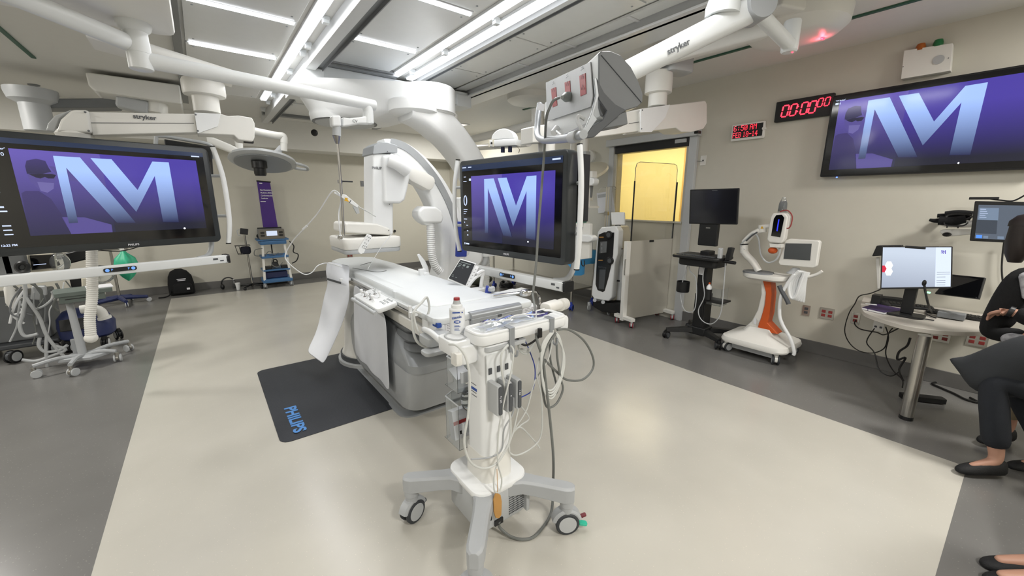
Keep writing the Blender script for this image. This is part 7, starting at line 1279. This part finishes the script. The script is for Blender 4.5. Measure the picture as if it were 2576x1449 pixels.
# ---------------------------------------------------------------- people
def skin(root, name, pts, edges, m_, sub=2, label=None, rootv=0):
    o0 = Vector(root.location); me = bpy.data.meshes.new(name); me.from_pydata([Vector(p[:3])-o0 for p in pts], edges, []); me.materials.append(m_)
    o = bpy.data.objects.new(name, me); COL.objects.link(o); o.parent = root; s = o.modifiers.new('skin', 'SKIN'); s.use_smooth_shade = True; s.branch_smoothing = .6
    for i, p in enumerate(pts):
        v = me.skin_vertices[0].data[i]; r_ = p[3]; v.radius = (r_, p[4] if len(p) > 4 else r_); v.use_root = (i == rootv)
    q_ = o.modifiers.new('sub', 'SUBSURF'); q_.levels = q_.render_levels = sub
    if label: o['label'] = label
    return o
def person(lab, P, legs, top, trouser, bulk=1., hair=HAIR, sleeve=True, skin_m=SKIN, group=None):
    """P: joint name -> world point"""
    t = thing('person', lab, 'person', Vector((P['pelvis'].x, P['pelvis'].y, 0)))
    J = {k: Vector(v) for k, v in P.items()}; pts = []; idx = {}
    def ad(k, p, r_, r2_=None): idx[k] = len(pts); pts.append((*p, r_, r2_ or r_)); return idx[k]
    ad('pelvis', J['pelvis'], .12, .10); ad('waist', J['pelvis'].lerp(J['chest'], .5), .11, .09); ad('chest', J['chest'], .13, .10); ad('neck0', J['neck'], .055); ad('neck1', J['neck'].lerp(J['head'], .35), .05); 
    hd = J['head']; ad('h1', hd+Vector((0, 0, -.07)), .075, .08); ad('h2', hd, .098, .105); ad('h3', hd+Vector((0, 0, .075)), .085, .09)
    E = [(0, 1), (1, 2), (2, 3), (3, 4), (4, 5), (5, 6), (6, 7)]
    for s_ in 'LR':
        a = ad('sh'+s_, J['sh'+s_], .055); b_ = ad('el'+s_, J['el'+s_], .042); w_ = ad('wr'+s_, J['wr'+s_], .028); E += [(2, a), (a, b_), (b_, w_)]
        h_ = ad('hip'+s_, J['pelvis'].lerp(J['kn'+s_], .2), .09); k_ = ad('kn'+s_, J['kn'+s_], .06); c_ = ad('ca'+s_, J['kn'+s_].lerp(J['an'+s_], .35), .055); n_ = ad('an'+s_, J['an'+s_]+Vector((0, 0, -.01)), .036); E += [(0, h_), (h_, k_), (k_, c_), (c_, n_)]
        ft = ad('ft'+s_, J['an'+s_].lerp(J['toe'+s_], .75)+Vector((0, 0, -.01)), .02); E.append((n_, ft))
    skin(t, 'body', pts, E, skin_m)
    # face
    f_ = J['face'].normalized(); sd_ = f_.cross(Vector((0, 0, 1))).normalized()
    X = Matrix(((sd_.x, f_.x, 0, hd.x), (sd_.y, f_.y, 0, hd.y), (0, 0, 1, hd.z), (0, 0, 0, 1)))
    part(t, 'nose', MB(X).loft([[Vector((a*w_, .082+d_, z)) for a, d_ in ((-1, 0), (0, dd), (1, 0))] for z, w_, dd in ((.0, .008, .012), (-.03, .016, .03), (-.04, .012, .006))]), skin_m)
    for s_ in (-1, 1): part(t, 'eye', MB(X).sph((s_*.032, .083, .005), (.012, .008, .007), 10), WH); part(t, 'ear', MB(X).sph((s_*.08, -.005, -.01), (.012, .02, .032), 10), skin_m)
    part(t, 'mouth', MB(X).sph((0, .074, -.062), (.024, .009, .006), 10), RC)
    part(t, 'hair', MB(X).loft([[Vector((a*.098*math.cos(q_)*k_, -.02+(.108*math.sin(q_)*k_), z)) for q_ in [2*PI*i/20 for i in range(20)] for a in (1,)] for z, k_ in ((.135, .25), (.118, .7), (.08, .98), (.045, 1.0))]).loft([[Vector((.098*math.cos(q_)*k_, -.055+.062*math.sin(q_)*k_, z)) for q_ in [2*PI*i/20 for i in range(20)]] for z, k_ in ((.05, 1.), (-.06, 1.05), (-.14, .9), (-.2, .5))]), hair)
    # hands
    for s_ in 'LR':
        w_ = J['wr'+s_]; d = J.get('hd'+s_, w_-J['el'+s_]).normalized(); up_ = Vector((0, 0, 1)); sd2 = d.cross(up_).normalized(); u_ = sd2.cross(d)
        hp_ = [(*(w_), .028, .02), (*(w_+d*.045), .036, .018), (*(w_+d*.085), .036, .016)]; he = [(0, 1), (1, 2)]
        for q_, (off, ln) in enumerate(((-.03, .062), (-.01, .075), (.01, .07), (.03, .055))):
            b_ = w_+d*.09+sd2*off; i0 = len(hp_); hp_ += [(*b_, .0095), (*(b_+d*ln*.5-u_*.006), .0088), (*(b_+d*ln*.8-u_*.025), .0078), (*(b_+d*ln*.85-u_*.042), .007)]; he += [(2, i0), (i0, i0+1), (i0+1, i0+2), (i0+2, i0+3)]
        i0 = len(hp_); hp_ += [(*(w_+d*.035+sd2*-.03), .012), (*(w_+d*.06+sd2*-.052-u_*.008), .011), (*(w_+d*.085+sd2*-.055-u_*.016), .009)]; he += [(0, i0), (i0, i0+1), (i0+1, i0+2)]
        skin(t, 'hand', hp_, he, skin_m, 1)
    # clothes
    tp_ = [(*J['pelvis'], .15, .125), (*J['pelvis'].lerp(J['chest'], .5), .14, .12), (*J['chest'], .155, .125), (*J['neck'], .07, .07)]; te = [(0, 1), (1, 2), (2, 3)]
    for s_ in 'LR':
        i0 = len(tp_); tp_ += [(*J['sh'+s_], .078*bulk), (*J['sh'+s_].lerp(J['el'+s_], .6), .07*bulk), (*J['el'+s_], .066*bulk), (*J['el'+s_].lerp(J['wr'+s_], .88), .045)]; te += [(2, i0), (i0, i0+1), (i0+1, i0+2), (i0+2, i0+3)]
    skin(t, 'top', tp_, te, top)
    lp = [(*(J['pelvis']+Vector((0, 0, -.02))), .155, .14)]; le = []
    for s_ in 'LR':
        i0 = len(lp); lp += [(*J['pelvis'].lerp(J['kn'+s_], .25), .10), (*J['pelvis'].lerp(J['kn'+s_], .7), .088), (*J['kn'+s_], .078), (*J['kn'+s_].lerp(J['an'+s_], .4), .07), (*J['kn'+s_].lerp(J['an'+s_], .88), legs)]; le += [(0, i0), (i0, i0+1), (i0+1, i0+2), (i0+2, i0+3), (i0+3, i0+4)]
    skin(t, 'trousers', lp, le, trouser)
    for s_ in 'LR':                        # slip-on shoe: sole outline lofted
        an_, to_ = J['an'+s_], J['toe'+s_]; d = (to_-an_); d.z = 0; d.normalize(); sd3 = Vector((-d.y, d.x, 0)); c_ = Vector((an_.x, an_.y, 0))-d*.05; L = .265; z0 = an_.z-.10; rg = []
        for u, w_, h_ in ((-.02, .02, .08), (.0, .034, .10), (.1, .044, .105), (.33, .046, .10), (.5, .047, .082), (.75, .05, .06), (.92, .038, .045), (1, .014, .028)):
            p = c_+d*L*u+Vector((0, 0, z0)); rg.append([p+sd3*w_, p+sd3*w_*.95+Vector((0, 0, h_*.6)), p+sd3*w_*.5+Vector((0, 0, h_)), p-sd3*w_*.5+Vector((0, 0, h_)), p-sd3*w_*.95+Vector((0, 0, h_*.6)), p-sd3*w_])
        part(t, 'shoe', MB().loft(rg), mat('black_shoe_'+s_+lab[:6], '101114', .7, bump=.2), sub=1, ang=180)
    return t
V = Vector
# seated person in black cardigan
shR = A(2578, 690, 0, 4.38); elR = A(2492, 838, 0, 4.36); wrR = A(2600, 850, 0, 4.25); elL = A(2640, 815, 0, 4.2); wrL = A(2536, 782, 0, 4.2)
hdP = A(2604, 588, 0, 4.42)
PA = dict(pelvis=V((4.62, -.50, .66)), chest=V((4.50, -.28, 1.16)), neck=V((4.47, -.20, 1.33)), head=hdP, shR=shR, elR=elR, wrR=wrR, shL=V((4.60, -.44, 1.24)), elL=elL, wrL=wrL, face=V((-.2, -1, 0)), hdL=(A(2508, 790, 0, 4.28)-wrL), hdR=V((0, -1, .1)),
    knR=V((4.30, -.08, .62)), anR=V((4.35, -.12, .12)), toeR=V((4.18, -.02, .05)), knL=V((4.22, -.35, .62)), anL=V((4.25, -.4, .12)), toeL=V((4.1, -.28, .05)))
PB_C = mat('black_white_blouse', '9a9a9e', .8, var=.95, scale=28)
pa = person('person in a black cardigan and patterned blouse sitting with arms folded beside the table', PA, .055, BKC, KH, 1.25)
part(pa, 'wristwatch', MB().lathe(wrL+(wrL-elL).normalized()*-.012, [(.034, -.012), (.037, -.01), (.037, .01), (.034, .012)], 20, (wrL-elL)), BK); part(pa, 'blouse', MB().ext([A(x, y, 0, 4.27) for x, y in ((2560, 690), (2600, 680), (2600, 770), (2570, 750))], (.05, 0, 0)), PB_C, .02); part(pa, 'blouse_hem', MB().sph(A(2556, 856, 0, 4.26), (.05, .07, .05), 14), PB_C)
# seated person with charcoal coat
PBJ = dict(pelvis=V((4.05, -.62, .56)), chest=V((4.1, -.68, 1.05)), neck=V((4.08, -.66, 1.22)), head=V((4.05, -.64, 1.38)), shR=V((3.9, -.75, 1.16)), elR=V((3.78, -.68, .9)), wrR=V((3.8, -.48, .76)), shL=V((4.27, -.58, 1.16)), elL=V((4.3, -.45, .92)), wrL=V((4.12, -.35, .8)), face=V((-.6, .8, 0)),
    knR=A(2497, 958, 0, 3.83), anR=A(2508, 1158, 0, 3.76), toeR=V((3.61, .04, .045)), knL=V((4.08, -.1, .5)), anL=V((4.05, -.32, .11)), toeL=V((3.93, -.15, .045)))
PBJ['anR'].z = .11; PBJ['anL'].z = .11
pbp = person('person in black trousers and a charcoal coat sitting nearest the table leg', PBJ, .07, BKC, NTR)
cr_ = [(A(2640, 912, 0, 3.98), .20, .23), (A(2560, 918, 0, 3.95), .18, .215), (A(2490, 926, 0, 3.93), .15, .175), (A(2450, 932, 0, 3.92), .12, .13), (A(2418, 918, 0, 3.93), .07, .05), (A(2388, 903, 0, 3.94), .015, .008)]
part(pbp, 'coat', MB().loft([[p+Vector((a_*math.cos(t)*.9, 0, b_*math.sin(t)*(1+.06*math.sin(3*t+i)))) for t in [2*PI*k/20 for k in range(20)]] for i, (p, a_, b_) in enumerate(cr_)]), GTR, sub=1, ang=80)
# standing person at the right edge
PCJ = dict(pelvis=V((2.98, -.52, .90)), chest=V((3.0, -.54, 1.32)), neck=V((3.0, -.54, 1.47)), head=V((2.98, -.52, 1.62)), shR=V((2.84, -.64, 1.40)), elR=V((2.78, -.68, 1.12)), wrR=V((2.76, -.58, .88)), shL=V((3.16, -.44, 1.40)), elL=V((3.22, -.42, 1.12)), wrL=V((3.16, -.36, .88)), face=V((-.6, .8, 0)),
    knR=V((2.90, -.43, .48)), anR=V((2.74, -.30, .10)), toeR=V((2.605, -.11, .045)), knL=V((3.0, -.40, .5)), anL=V((2.85, -.285, .10)), toeL=V((2.72, -.10, .045)))
person('person in navy trousers and black flat shoes standing at the right edge', PCJ, .085, BKC, NTR)
def stool(x, y, h, lab):
    t = thing('stool', lab, 'stool', (x, y, 0)); part(t, 'seat', MB().lathe((x, y, h-.05), [(0, 0), (.17, 0), (.19, .02), (.18, .05), (0, .055)], 28), BK); part(t, 'gas_post', MB().cyl((x, y, .1), (x, y, h-.05), .03), ST)
    for a in range(5): part(t, 'foot', MB().tube([(x, y, .1), (x+.2*math.cos(a*1.2566), y+.2*math.sin(a*1.2566), .06)], [.03, .02], 8, 1), BK); part(t, 'caster', MB().sph((x+.2*math.cos(a*1.2566), y+.2*math.sin(a*1.2566), .026), .026, 10), BK)
stool(4.62, -.52, .53, 'black stool under the person in the black cardigan'); stool(4.06, -.64, .44, 'black stool under the person in the charcoal coat')
